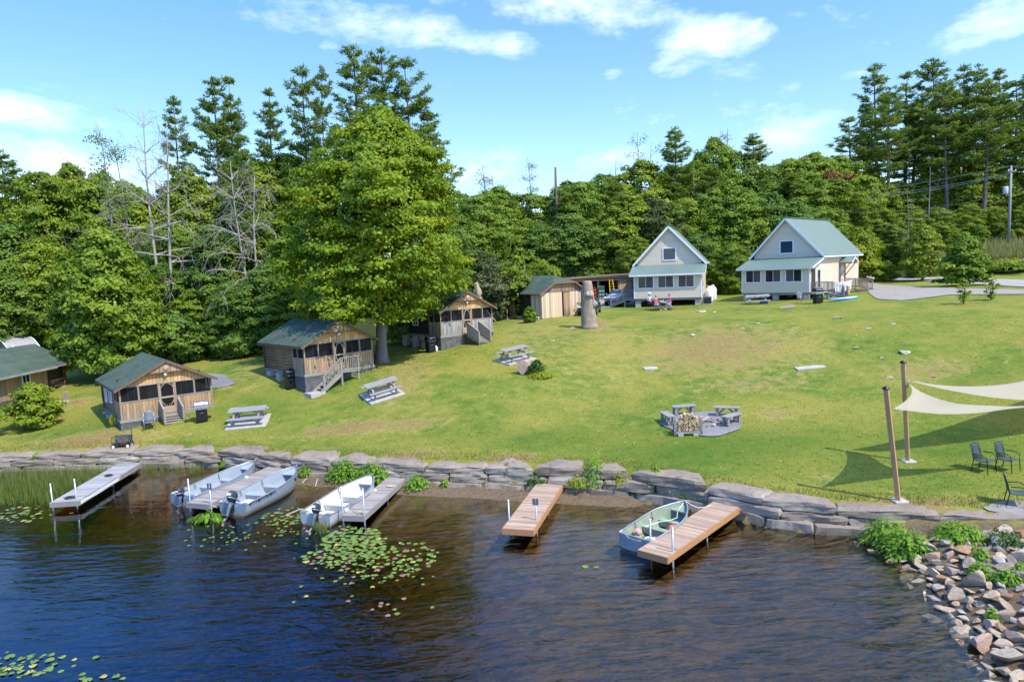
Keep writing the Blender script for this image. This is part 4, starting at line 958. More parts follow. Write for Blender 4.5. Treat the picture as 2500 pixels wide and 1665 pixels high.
for _ in range(3400):
    px=R_.uniform(-40,300);py=R_.uniform(1150,1238)
    if py>1165 and px>250-(py-1165)*1.55: continue
    pts.append(atz(px,py,-.05))
for _ in range(260):
    px=R_.choice([360,372,400,440,470,486])+R_.gauss(0,8);pts.append(atz(px,1152+R_.uniform(-6,8),-.05))
blades('reeds','green reeds standing in the shallow water at the left shore',pts,.25,.62,.02,REED,5,'stuff')
pts=[atz(785+R_.gauss(0,12),1300+R_.gauss(0,5),-.05) for _ in range(50)]
blades('rush_clump','thin upright rushes behind the stern of the white boat',pts,.4,.8,.02,REED,6,cat='water plant')
p=atz(505,1270,0);r=np.random.default_rng(9);n=90
a=r.random(n)*6.28;q=r.random(n)**.5
C=np.stack([np.cos(a)*q*.75,np.sin(a)*q*.4,.08+.32*r.random(n)*(1.1-q)],-1)
me=leaf_mesh('water_plant',C,np.stack([np.cos(a)*.6,np.sin(a)*.6,np.ones(n)*.8],-1),r.uniform(.25,.42,n),L_['weed'],asp=.35,seed=3,axis=np.stack([np.cos(a),np.sin(a),.4+0*a],-1))
o=bpy.data.objects.new('water_plant',me);COL.objects.link(o);o.location=p;tag(o,'broad leaved water plant growing at the end of dock number three','water plant')
# meadow grass on the bank
MEAD=m_leaf('meadow_blade',[(.17,.21,.04),(.27,.27,.07),(.38,.33,.12),(.48,.43,.24)],.3)
pts=[];GXS=list(range(2090,2541,30));GYS=[588,600,612,624,634]
GG=[[gp(x,y) for y in GYS] for x in GXS]
for _ in range(9000):
    u=R_.uniform(0,len(GXS)-1.01);v=R_.uniform(0,len(GYS)-1.01);i=int(u);j=int(v)
    q=GG[i][j].lerp(GG[i+1][j],u-i).lerp(GG[i][j+1].lerp(GG[i+1][j+1],u-i),v-j)
    if q.y<110: pts.append(Vector((q.x,q.y,q.z-.05)))
blades('meadow_grass','tall pale meadow grass on the bank behind the road',pts,.4,1.1,.05,MEAD,7,'stuff')
# fringe of longer grass along the wall stones and sparse tufts
pts=[]
for _ in range(5000):
    x=R_.uniform(-30,18);y=float(shoreY(x))+R_.uniform(.9,1.9);pts.append(Vector((x,y,tz(x,y)-.01)))
TUFT=[]
for _ in range(42000):
    x=R_.uniform(-30,34);y=float(shoreY(x))+1.0+R_.random()**1.6*26;TUFT.append((x,y))
TA=np.array(TUFT);TZ=terr(TA[:,0],TA[:,1])
LAWNB=m_leaf('dry_grass_blade',[(.12,.15,.02),(.22,.22,.04),(.34,.27,.08)],.2)
blades('grass_tufts','short uneven tufts of grass all over the lawn',[Vector((a[0],a[1],z-.01)) for a,z in zip(TUFT,TZ)],.02,.065,.05,m_leaf('lawn_blade',[(.11,.17,.025),(.18,.235,.035),(.26,.28,.05),(.38,.33,.11)],.5),18,'stuff',lean=.7)
blades('grass_fringe','short dry grass fringe behind the wall stones',pts,.05,.16,.02,LAWNB,8,'stuff')
# ---------------------------------------------------------------- buildings
def wpt(e,x,y,z=0):
    c,s=math.cos(e.rotation_euler[2]),math.sin(e.rotation_euler[2]);return Vector((e.location.x+c*x-s*y,e.location.y+s*x+c*y,e.location.z+z))
def gl_(e,x,y):
    """height of the ground under a local point, in local z"""
    p=wpt(e,x,y);return tz(p.x,p.y)-e.location.z
def window(e,x0,x1,z0,z1,y,face='-y',fr=.07,frame='white',pane='glass',bars=1,depth=.06,name='window',curtain=0,proud=.03):
    """framed window on a wall plane; face -y: wall at y; face x+/x-: wall at x=y, spans x0..x1 along y"""
    def bx(m,a0,a1,d0,d1,b0,b1):
        if face=='-y': m.box(a0,a1,y-d1,y-d0,b0,b1)
        elif face=='+x': m.box(y+d0,y+d1,a0,a1,b0,b1)
        else: m.box(y-d1,y-d0,a0,a1,b0,b1)
    m=MB();f=fr
    bx(m,x0-f,x0,-.02,proud+.02,z0-f,z1+f);bx(m,x1,x1+f,-.02,proud+.02,z0-f,z1+f);bx(m,x0,x1,-.02,proud+.02,z1,z1+f);bx(m,x0,x1,-.02,proud+.025,z0-f,z0)
    for b in range(bars):
        xc=x0+(x1-x0)*(b+1)/(bars+1);bx(m,xc-.02,xc+.02,-.01,proud,z0,z1)
    w=m.build('window',MT[frame],e)
    m=MB();bx(m,x0,x1,0,.012,z0,z1);m.build('pane',MT[pane],w)
    if curtain:
        m=MB();xc=(x0+x1)/2;a,b=((x0,xc-.02) if curtain==1 else (xc+.02,x1));bx(m,a+.02,b-.01,.012,.016,z0+.02,z1-.02);m.build('curtain',MT['curtain'],w)
    return w
def railing(e,pts,post_h=.95,mat='rail',sp=.13,base=.08,name='handrail',ends=True):
    """rail with balusters along a polyline of deck-edge points"""
    m=MB()
    for a,b in zip(pts[:-1],pts[1:]):
        a=Vector(a);b=Vector(b);u=Vector((0,0,1))
        m.beam(a+u*post_h,b+u*post_h,.09,.04);m.beam(a+u*(base+.05),b+u*(base+.05),.04,.07)
        L=(b-a).length;n=max(2,int(L/sp))
        for k in range(n+1):
            p=a.lerp(b,k/n);m.beam(p+u*base,p+u*(post_h-.02),.035,.035,(1,0,0))
    if ends:
        for p in pts:
            p=Vector(p);m.box(p.x-.045,p.x+.045,p.y-.045,p.y+.045,p.z-.15,p.z+post_h+.02)
    return m.build(name,MT[mat],e)
def roof_slab(m,a,b,c,d,t):
    """quad a,b (eave) c,d (ridge) with thickness t below"""
    a,b,c,d=map(Vector,(a,b,c,d));u=Vector((0,0,-t))
    m.add([a,b,c,d,a+u,b+u,c+u,d+u],[(0,1,2,3),(7,6,5,4),(0,4,5,1),(1,5,6,2),(2,6,7,3),(3,7,4,0)])
def log_wall(e,p,q,z0,z1,mat,r=.105,name='log_wall',ext=.12,seed=0):
    rr=random.Random(seed);p=Vector(p);q=Vector(q);d=(q-p).normalized();m=MB();z=z0+r
    while z<z1:
        j=[rr.uniform(-.012,.012) for _ in range(4)]
        m.path([p-d*rr.uniform(ext*.6,ext*1.3)+Vector((0,0,z+j[0])),p.lerp(q,.5)+Vector((0,0,z+j[1])),q+d*rr.uniform(ext*.6,ext*1.3)+Vector((0,0,z+j[2]))],[r*rr.uniform(.92,1.08) for _ in range(3)],9);z+=r*1.86
    # chinking behind the logs
    nrm=Vector((-d.y,d.x,0));m.beam(p+Vector((0,0,(z0+z1)/2)),q+Vector((0,0,(z0+z1)/2)),.06,z1-z0)
    return m.build(name,MT[mat],e,True)
CW,CD,CYP,CHW,CHR=4.99,5.66,1.48,1.85,3.19
def cabin(name,label,X,Y,z,yaw,num,numcol,panel,logm,stairs,left_windows=(),screendoor='oval'):
    e=thing(name,label,'cabin',(X,Y,z),yaw)
    w=CW/2;D=CD;yp=CYP
    # floor frame, piers, skirting
    m=MB();m.box(-w,w,0,D,-.16,0);m.build('floor_frame',MT['greyy'],e)
    for (x,y) in ((-w+.05,yp+.7),(-w+.05,yp+2.0),(-w+.05,yp+3.4),(w-.05,yp+1),(w-.05,yp+3.2)):
        g0=gl_(e,x,y)-.2
        m=MB();m.box(x-.24,x+.24,y-.24,y+.24,g0,-.17);m.build('pier',MT['concrete'],e,bevel=.02)
    gmin=min(gl_(e,x,y) for x in(-w,0,w) for y in(0,yp))-.25
    m=MB();m.box(-w-.04,w+.04,-.05,.0,gmin,-.17);m.build('lattice_skirt',MT['lattice'],e)
    m=MB();m.box(-w-.04,-w+.0,.005,yp,gmin,-.17);m.build('lattice_skirt',MT['lattice'],e)
    m=MB();m.box(w,w+.04,.005,yp,gmin,-.17);m.build('lattice_skirt',MT['lattice'],e)
    m=MB();m.box(-w-.06,w+.06,-.075,-.052,-.19,-.02);m.box(-w-.065,-w-.045,-.05,yp,-.19,-.02);m.build('skirt_board',MT['rail'],e)
    # log room
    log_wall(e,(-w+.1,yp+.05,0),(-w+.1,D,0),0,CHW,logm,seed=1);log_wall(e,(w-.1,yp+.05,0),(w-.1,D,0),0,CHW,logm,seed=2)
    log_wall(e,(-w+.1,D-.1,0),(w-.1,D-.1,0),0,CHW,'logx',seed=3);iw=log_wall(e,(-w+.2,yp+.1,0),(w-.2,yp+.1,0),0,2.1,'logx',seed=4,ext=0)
    for y in (yp+.1,D-.1):
        for s in (-1,1):
            pass
    window(e,-1.75,-1.15,.75,1.5,yp-.02,frame='treated',fr=.08);window(e,1.15,1.75,.75,1.5,yp-.02,frame='treated',fr=.08)
    m=MB();m.box(-.75,.02,yp-.06,yp-.02,.02,1.85);m.build('inner_door',MT['beige'],e)
    # porch
    for nm,(x0,x1) in (('l',(-w+.05,-.47)),('r',(.47,w-.05))):
        m=MB();m.box(x0,x1,-.02,.01,-.03,.93);m.build('board_panel',MT[panel],e)
    for s in (-1,1):
        m=MB();m.box(s*w-.012,s*w+.012,.05,yp,-.03,.93);m.build('board_panel',MT[panel],e)
        m=MB();m.box(s*w-.035,s*w+.035,.05,yp,.93,.98);m.build('rail',MT['grey'],e)
        m=MB();m.box(s*w-.006,s*w+.006,.05,yp,.98,CHW);m.build('screen',MT['screen'],e)
        m=MB();m.box(s*w-.04,s*w+.04,yp-.08,yp,0,CHW);m.box(s*w-.035,s*w+.035,yp*.52-.04,yp*.52+.04,.98,CHW);m.build('post',MT['post'],e)
    for x0,x1 in ((-w,-.45),(.45,w)):
        m=MB();m.box(x0+.02,x1-.02,-.045,.03,.93,.985);m.build('rail',MT['grey'],e)
    for x in (-w+.045,-w*.6,-.44,.44,w*.6,w-.045):
        m=MB();m.box(x-.045,x+.045,-.05,.04,-.02 if abs(x)>w-.1 or abs(x)<.5 else .985,CHW);m.build('post',MT['post'],e)
    xs=[-w+.09,-w*.6-.045,-w*.6+.045,-.485,.485,w*.6-.045,w*.6+.045,w-.09]
    for i in range(0,8,2):
        m=MB();m.box(xs[i],xs[i+1],-.008,.004,.985,CHW);m.build('screen',MT['screen'],e)
    # screen door
    m=MB()
    m.box(-.395,-.33,-.02,.02,.02,CHW-.03);m.box(.33,.395,-.02,.02,.02,CHW-.03);m.box(-.33,.33,-.02,.02,CHW-.12,CHW-.03);m.box(-.33,.33,-.02,.02,.02,.42);m.box(-.33,.33,-.025,.025,.90,1.0)
    d=m.build('screen_door',MT['treated'],e)
    m=MB();pts=[(.30*math.cos(a),-.03,1.08+.64*math.sin(a)) for a in np.linspace(0,2*PI,29)[:-1]]
    if screendoor=='oval': m.path(pts,.03,6,closed=True);m.build('oval_trim',MT['treated'],d,True)
    else:
        for sx in(-1,1):
            m=MB();m.path([(sx*.33,-.03,1.45),(sx*.27,-.03,1.62),(sx*.12,-.03,1.73)],.022,6);m.build('bracket_trim',MT['treated'],d,True)
            m=MB();m.path([(sx*.33,-.03,.75),(sx*.22,-.03,.55),(sx*.05,-.03,.46)],.022,6);m.build('bracket_trim',MT['treated'],d,True)
    m=MB();m.box(-.33,.33,-.004,.004,.42,CHW-.12);m.build('screen',MT['screen'],d)
    # gable
    gy=-.03;he=CHW
    m=MB();sl=(CHR-.08-he)/(w+.02)
    m.prism([(-w-.02,he-.02),(w+.02,he-.02),(w+.02,he+.02),(0,CHR-.08),(-w-.02,he+.02)],gy-.02,gy+.03,lambda u,v,q:(u,q,v));m.build('gable',MT['gable'],e)
    zt=he+.62
    hw_=(CHR-.09-zt)/sl
    m=MB();m.prism([(-hw_,zt),(hw_,zt),(0,CHR-.09)],-.26,-.22,lambda u,v,q:(u,q,v))
    gt=m.build('gable_trim',MT['trimboard'],e)
    m=MB();m.box(-hw_-.02,hw_+.02,-.275,-.06,zt-.06,zt);m.build('trim_soffit',MT['fascia'],gt)
    m=MB();m.lathe([(.14,-.02),(.155,0),(.13,.02)],18);pl=m.build('number_plate',MT['treated'] if numcol!='pink' else MT['pinkwood'],e,True)
    pl.rotation_euler=(PI/2,0,0);pl.location=(0,-.285,zt+.21)
    text('number',num,.24,MT['number_'+numcol],pl,(0,0,.022),(0,0,0))
    m=MB();m.lathe([(.035,-.09),(.085,-.07),(.09,.03),(.05,.07)],12);m.tube((0,0,.06),(0,.12,.10),.025);pl=m.build('porch_light',MT['white'],e,True);pl.location=(-.05,-.17,zt-.17)
    m=MB();m.box(-w-.02,w+.02,-.06,-.02,he-.07,he-.02);m.build('rail',MT['grey'],e)
    # back gable
    m=MB();m.prism([(-w,he),(w,he),(0,CHR-.1)],D-.1,D-.05,lambda u,v,q:(u,q,v));m.build('gable',MT['gable'],e)
    # roof
    ov=.28;yf=-.32;yb=D+.35;ze=he-.10-ov*.0;zr=CHR
    for s in (-1,1):
        m=MB();sag=.03
        roof_slab(m,(s*(w+ov),yf,ze),(s*(w+ov),yb,ze),(0,yb,zr),(0,yf,zr),.06);m.build('roof',MT['shingle'],e)
        m=MB();m.beam((s*(w+ov-.01),yf-.022,ze-.10),(0,yf-.022,zr-.10),.03,.13);m.build('fascia',MT['fascia'],e)
        m=MB();m.beam((s*(w+ov-.03),yf+.02,ze-.11),(s*(w+ov-.03),yb,ze-.11),.03,.09);m.build('fascia',MT['fascia'],e)
    for a0,a1,z0,z1 in left_windows: window(e,a0,a1,z0,z1,-w-.02,'-x',frame='white',bars=1)
    # stairs
    if stairs=='front':
        gb=gl_(e,.1,-1.3);n=5;st=thing_part('stairs',e)
        build_steps(st,.05,-.03,gb,.92,n,.24,'-y',solid=True)
    elif stairs=='front_long':
        gb=gl_(e,.2,-2.2);st=thing_part('stairs',e)
        m=MB();m.box(-.45,.6,-.62,-.06,-.10,-.02);m.build('landing',MT['rail'],st)
        build_steps(st,.08,-.62,gb,.98,7,.23,'-y',solid=True)
    else:
        gb=gl_(e,-2.0,-.6);st=thing_part('stairs',e)
        m=MB();m.box(-.55,.75,-1.05,-.06,-.11,-.03)
        for x in(-.5,.7):m.box(x-.05,x+.05,-1.03,-.93,gl_(e,x,-1)-.2,-.11)
        m.build('landing',MT['rail'],st)
        n=6;rise=(-.03-gb)/n
        m=MB()
        for k in range(n-1):
            x=-.55-.25*(k+.5);zz=-.03-rise*(k+1);m.box(x-.14,x+.14,-1.03,-.10,zz-.04,zz)
        m.build('step',MT['rail'],st)
        m=MB()
        for yy in(-1.04,-.09):m.beam((-.5,yy,-.14),(-.55-.25*n,yy,gb+.02),.045,.22)
        m.build('stringer',MT['rail'],st)
        railing(st,[(.70,-1.03,-.05),(-.55,-1.03,-.05),(-.55-.25*(n-1),-1.03,gb+rise*.6)],.9)
        railing(st,[(.70,-.1,-.05),(.70,-1.03,-.05)],.9,ends=False)
        m=MB();m.box(-2.75,-1.75,-1.1,-.2,gb-.2,gb+.09);m.build('step_pad',MT['concrete'],e,bevel=.015)
    return e
def thing_part(name,e):
    o=bpy.data.objects.new(name,None);COL.objects.link(o);o.parent=e;o.empty_display_size=.1;return o
def build_steps(st,xc,y0,gb,wd,n,run,axis,solid=False,mat='rail',z0=-.03,rail_h=.85):
    """flight going down from (xc,y0,z0) to the ground gb; axis '-y' or '+x' """
    rise=(z0-gb)/n
    def P(a,b,z): return (xc+a,y0-b,z) if axis=='-y' else (y0+b,xc+a,z)
    m=MB()
    for k in range(n-1):
        b=run*(k+.5);zz=z0-rise*(k+1)
        p=[P(-wd/2,b-run*.62,zz-.04),P(wd/2,b+run*.62,zz)];m.box(min(p[0][0],p[1][0]),max(p[0][0],p[1][0]),min(p[0][1],p[1][1]),max(p[0][1],p[1][1]),zz-.04,zz)
    m.build('step',MT[mat],st)
    m=MB()
    for s in(-1,1): m.beam(P(s*(wd/2+.02),0,z0-.12),P(s*(wd/2+.02),run*n-.1,gb+.03),.04,.22)
    m.build('stringer',MT[mat],st)
    for s in(-1,1):
        a=P(s*(wd/2+.05),.03,z0);b=P(s*(wd/2+.05),run*(n-1),gb+rise*.7)
        if solid:
            m=MB();A=Vector(a);B=Vector(b);u=Vector((0,0,1))
            for p in (A,B):m.box(p.x-.045,p.x+.045,p.y-.045,p.y+.045,p.z-.2,p.z+rail_h)
            m.beam(A+u*rail_h,B+u*rail_h,.10,.04)
            k=int((B-A).length/.15)
            for i in range(k+1):
                p=A.lerp(B,i/k);m.beam(p+u*.0,p+u*(rail_h-.03),.12,.02,(1,0,0) if axis!='-y' else (0,1,0))
            m.build('handrail',MT[mat],st)
        else: railing(st,[a,b],rail_h,mat)
def flat(name,c): return plain(name,c,.7,.05)
MT['number_pale']=flat('number_pale',(.62,.55,.34));MT['number_brown']=flat('number_brown',(.16,.075,.035));MT['number_pink']=flat('number_red',(.33,.10,.08));MT['pinkwood']=flat('pink_plate',(.62,.40,.33))
cabin('log_cabin','nearest log cabin, numbered 7, with bracketed open screen door and short front steps',-20.278,40.038,1.991,.677,'7','pale','panel','log','front',[(2.3,2.9,.75,1.6),(3.9,4.4,.6,1.6)],'bracket')
cabin('log_cabin','log cabin numbered 6 with side stairs and landing, left of the big maple',-11.178,44.465,3.547,.765,'6','brown','panel','log','side')
cabin('log_cabin','third log cabin, numbered 5, with silver grey porch, half under the big maple',-3.377,52.88,4.82,.709,'5','pink','panelg','logdark','front_long',[(3.0,3.6,.7,1.6)])  # dark log colour carries the tree shade on this cabin's log walls
# leftmost cabin, cut by the picture edge; eaves side faces right
e=thing('log_cabin','leftmost log cabin cut by the picture edge, with long green roof and blue curtain','cabin',(-32.4,45.2,2.55),PI/2)
# local x = world +Y, local -y = world +X
m=MB();m.box(-5,2.6,0,5,-.15,.02);m.build('floor_frame',MT['greyy'],e)
m=MB();m.box(-2.4,2.55,-.02,.02,-.02,1.72);m.build('board_panel',MT['panel'],e)
m=MB();m.box(-5,-2.45,-.02,.02,-.02,.8);m.build('board_panel',MT['panelg'],e)
for x in(-4.9,-3.7,-2.47):
    m=MB();m.box(x-.05,x+.05,-.03,.06,.8,1.72);m.build('post',MT['post'],e)
m=MB();m.box(-5,-2.5,.9,.95,0,1.9);m.build('inner_wall',MT['logdark'],e)
m=MB()
for k in range(12):
    x=-3.45+k*.08;m.tube((x,.07+.02*(k%2),.5),(x,.07+.02*(k%2),1.65),.045,n=6)
g=plain('blue_curtain',(.10,.17,.26),.9,.15);m.build('curtain',g,e,True)
window(e,.1,.75,.75,1.5,-.02,'-y')
log_wall(e,(2.6,.35,0),(4.9,.35,0),-.05,1.72,'logx',seed=7);log_wall(e,(4.8,.35,0),(4.8,5,0),-.05,1.72,'log',seed=8)
m=MB();m.box(4.72,4.9,.2,.28,0,1.7);m.build('corner_trim',flat('red_trim',(.22,.06,.04)),e)
g0=min(gl_(e,-5,0),gl_(e,0,0))-.3
m=MB();m.box(-5,-.2,-.06,-.02,g0,-.04);m.build('lattice_skirt',m_lattice('wide_lattice',(.2,.185,.17),.2),e)
for x in(3.2,4.6):
    m=MB();m.box(x-.2,x+.2,.15,.55,gl_(e,x,.3)-.2,-.06);m.build('pier',MT['concrete'],e)
m=MB();roof_slab(m,(-5.2,-.45,1.66),(5.1,-.30,1.66),(5.1,2.4,3.05),(-5.2,2.4,3.05),.07);m.build('roof',MT['shingle'],e)
m=MB();roof_slab(m,(-5.2,5.4,1.66),(5.1,5.4,1.66),(5.1,2.4,3.05),(-5.2,2.4,3.05),.07);m.build('roof',MT['shingle'],e)
m=MB();roof_slab(m,(-5.2,-.62,1.64),(2.8,-.62,1.64),(1.2,1.1,2.50),(-5.2,1.1,2.50),.05);m.build('porch_roof',MT['shingle'],e)
m=MB();m.beam((-5.2,-.64,1.54),(2.8,-.64,1.54),.03,.16);m.beam((2.8,-.47,1.55),(5.1,-.33,1.55),.03,.12);m.build('fascia',MT['grey'],e)
m=MB();m.prism([(.3,1.7),(5,1.7),(2.4,2.95)],4.85,4.9,lambda u,v,q:(q,u,v));m.build('gable',MT['gable'],e)
# log shed --------------------------------------------------------------------------
e=thing('log_shed','log shed with clipped green roof and fresh pale board walls behind the tall stump','shed',(2.82,62.92,4.95),.58)
SW,SD,SH=5.08,6.39,2.25
m=MB();m.box(0,SW,0,SD,-.15,0);m.build('floor_frame',MT['greyy'],e)
for x0,x1,nm in ((0,2.35,'board_panel'),(3.3,SW,'board_panel')):
    m=MB();m.box(x0,x1,-.02,.02,-.05,SH);m.build(nm,MT['pine_new'],e)
m=MB();m.box(-.02,.02,.02,1.6,-.05,SH);m.build('board_panel',MT['pine_new'],e)
log_wall(e,(.1,1.6,0),(.1,4.4,0),0,SH,'logdark',seed=11);log_wall(e,(.1,5.3,0),(.1,SD,0),0,SH,'logdark',seed=12)
m=MB();m.box(-.03,.02,4.45,5.25,0,SH);m.build('side_door',MT['pine_new'],e)
log_wall(e,(SW-.1,0,0),(SW-.1,SD,0),0,SH,'logdark',seed=13);log_wall(e,(0,SD-.1,0),(SW,SD-.1,0),0,SH,'logx',seed=14)
m=MB();m.box(2.35,2.55,-.015,.02,0,SH);m.build('gap_shade_strip',MT['dark'],e)  # near-black strip, the shade of the open gap put into its colour
m=MB();m.box(2.55,3.3,.02,.05,0,SH-.05);m.build('door',m_boards('shed_door_boards',(.42,.27,.15),(.16,.12,.10),bw=.19,z0=.1,z1=.9,wear=.2),e)
c_=SW/2
m=MB();m.prism([(-.05,SH),(SW+.05,SH),(c_+1.15,SH+.92),(c_-1.15,SH+.92)],-.03,.01,lambda u,v,q:(u,q,v));m.build('gable',m_boards('shed_gable_boards',(.40,.25,.12),(.2,.15,.12),bw=.19,z0=SH,z1=SH+.6,wear=.35),e)
rz_=SH+1.55;er=SH-.06;ov=.3;yh=1.6
m=MB()
A=(-ov,-.25,er);B=(-ov,SD+.4,er);T1=(c_-1.2,-.3,SH+.95);T2=(c_+1.2,-.3,SH+.95);A2=(SW+ov,-.25,er);B2=(SW+ov,SD+.4,er);R1=(c_,yh,rz_);R2=(c_,SD+.4,rz_)
def poly_slab(m,ps,t):
    n=len(ps);ps=[Vector(p) for p in ps];q=[p-Vector((0,0,t)) for p in ps]
    m.add(ps+q,[tuple(range(n)),tuple(range(2*n-1,n-1,-1))]+[(i,(i+1)%n,n+(i+1)%n,n+i) for i in range(n)])
poly_slab(m,[A,B,R2,R1,T1],.07);m.build('roof',MT['shingle'],e)
m=MB();poly_slab(m,[A2,T2,R1,R2,B2],.07);m.build('roof',MT['shingle'],e)
m=MB();poly_slab(m,[T1,R1,T2],.06);m.build('roof',MT['shingle'],e)
m=MB();m.beam((A[0],A[1]-.03,er-.1),(T1[0],T1[1]-.03,T1[2]-.1),.03,.12);m.beam((T1[0],T1[1]-.03,T1[2]-.1),(T2[0],T2[1]-.03,T2[2]-.1),.03,.12);m.beam((A2[0],A2[1]-.03,er-.1),(T2[0],T2[1]-.03,T2[2]-.1),.03,.12);m.build('fascia',flat('red_brown_fascia',(.26,.14,.09)),e)
for x in(.15,2.3,4.8):
    m=MB();m.box(x-.15,x+.15,.0,.25,gl_(e,x,0)-.2,-.15);m.build('pier',MT['greyy'],e)
st=thing_part('steps',e);gb=gl_(e,2.95,-.8);m=MB()
for k in range(3):
    zz=-.05-(-.05-gb)/3.5*k;m.box(2.45,3.5,-.28-.27*k,-.02-.27*k,zz-.06,zz)
m.build('step',MT['rail'],st)
m=MB();
for x in(2.5,3.45):m.beam((x,-.1,-.15),(x,-.85,gb),.05,.2)
m.build('stringer',MT['rail'],st)
st=thing_part('side_steps',e);gb=gl_(e,-1,4.8);m=MB()
for k in range(3):
    zz=-.05-(-.05-gb)/3.5*k;m.box(-.32-.28*k,-.04-.28*k,4.4,5.3,zz-.06,zz)
m.box(-.95,-.88,4.36,4.44,gb-.1,gb+.95);m.box(-.1,-.03,4.36,4.44,-.1,.95)
m.beam((-1.0,4.4,gb+.95),(-.02,4.4,1.0),.08,.04);m.build('step',MT['treated'],st)
# split logs stacked under the shed front
sp=plain('split_log_ends',(.50,.38,.25),.9,.3,5)
r2=random.Random(3)
m=MB()
for k in range(46):
    x=r2.uniform(.25,2.2);zz=gl_(e,x,0)+.07+.13*r2.randrange(0,3)
    if zz<-.18: m.path([(x,-.22,zz),(x+.03,.2,zz)],r2.uniform(.06,.085),6)
w_=m.build('log_pile',sp);w_.location=e.location;w_.rotation_euler=e.rotation_euler;tag(w_,'firewood pushed in a low row under the front wall of the log shed','firewood')
m=MB()
for k in range(30):
    y=r2.uniform(.2,4.2);zz=gl_(e,-.1,y)+.06+.12*r2.randrange(0,2);m.path([(-.3,y,zz),(.15,y+.02,zz)],r2.uniform(.06,.085),6)
w_=m.build('log_pile',sp);w_.location=e.location;w_.rotation_euler=e.rotation_euler;tag(w_,'firewood scattered under the left side wall of the log shed','firewood')
# the two white houses ----------------------------------------------------------------
HQ=dict(W=6.4,D=14.5,yg=2.93,he=3.32,hr=7.09,hp=2.35)
MT['roof_rib']=plain('green_metal_rib',(.13,.22,.17),.45,.03,.7,0)
def house(label,X,Y,z,yaw,right_side):
    e=thing('white_house',label,'house',(X,Y,z),yaw)
    W_,D,yg,he,hr,hp=[HQ[k] for k in('W','D','yg','he','hr','hp')];w=W_/2;o=.4
    # main block and porch block share the side walls
    m=MB();m.prism([(-w,0),(w,0),(w,he+.24),(0,hr-.13),(-w,he+.24)],yg,D,lambda u,v,q:(u,q,v));m.build('wall',MT['siding'],e)
    m=MB();sl=(he-hp)/(yg+o)
    m.prism([(0,0),(yg-.004,0),(yg-.004,he-.26),(0,hp+o*sl-.14)],-w,w,lambda u,v,q:(q,u,v));m.build('porch_wall',MT['siding'],e)
    m=MB()
    for x,y in((-w,0),(w,0)):m.box(x-.02-.05*(x>0),x+.02+.05*(x<0),-.02,.02,0,hp);m.box(x-.02,x+.02,.021,.09,0,hp)
    m.box(w-.02,w+.02,D-.09,D+.02,0,he-.2);m.build('corner_trim',MT['white'],e)
    # sill beam and piers
    m=MB();m.box(-w+.12,w-.12,.10,D-.1,-.22,-.002);m.build('floor_beam',MT['greyy'],e)
    for x in(-w+.35,0,w-.35):
        for y in(.35,4,8,12):
            m=MB();m.box(x-.26,x+.26,y-.2,y+.2,gl_(e,x,y)-.3,-.222);m.build('pier',MT['concrete'],e)
    # gable roof
    og=.30
    for s in(-1,1):
        ze=he;m=MB();roof_slab(m,(s*(w+o),yg-og,ze),(s*(w+o),D+og,ze),(0,D+og,hr),(0,yg-og,hr),.07);rf=m.build('roof',MT['metal_roof'],e)
        m=MB();m.beam((s*(w+o+.005),yg-og-.025,ze-.12),(s*.0,yg-og-.025,hr-.12),.04,.19);m.build('rake_board',MT['white'],e)
        m=MB();m.beam((s*(w+o+.02),yg-og,ze-.12),(s*(w+o+.02),D+og,ze-.12),.035,.13);m.build('eave_board',MT['white'],e)
        m=MB();m.box(min(s*w,s*(w+o)),max(s*w,s*(w+o)),yg-og+.03,D+og-.03,ze-.20,ze-.18);m.build('soffit',MT['white'],e)
    m=MB();m.beam((0,yg-og-.03,hr+.02),(0,D+og+.02,hr+.02),.26,.05);m.build('ridge_cap',MT['roof_rib'],e)
    # pent roof over the porch
    zt=he-.10
    m=MB();roof_slab(m,(-w-o,-o,hp),(w+o,-o,hp),(w+o-.02,yg-.05,zt),(-w-o+.02,yg-.05,zt),.06);rf=m.build('porch_roof',MT['metal_roof'],e)
    m=MB();N=24
    for k in range(N+1):
        x=-w-o+.04+k*(2*(w+o)-.08)/N;m.beam((x,-o,hp+.015),(x,yg-.05,zt+.015),.035,.04)
    m.build('rib',MT['roof_rib'],rf)
    m=MB();m.beam((-w-o,-o-.02,hp-.09),(w+o,-o-.02,hp-.09),.04,.14);m.build('eave_board',MT['white'],e)
    for s in(-1,1):
        m=MB();m.beam((s*(w+o+.015),-o+.01,hp-.09),(s*(w+o+.015),yg-og-.05,zt-.16),.03,.13);m.build('rake_board',MT['white'],e)
    # windows
    for xc,cu in((-2.05,2),(-.14,2),(1.78,1)): window(e,xc-.7,xc+.7,1.05,2.12,-.005,'-y',fr=.09,bars=1,curtain=cu,pane='glass')
    window(e,-.55,.6,3.72,4.82,yg-.005,'-y',fr=.10,bars=0,pane='glassb')
    return e,w
h1,w=house('left white house with green metal roof, people sitting at its front',15.26,67.23,6.047,-.306,False)
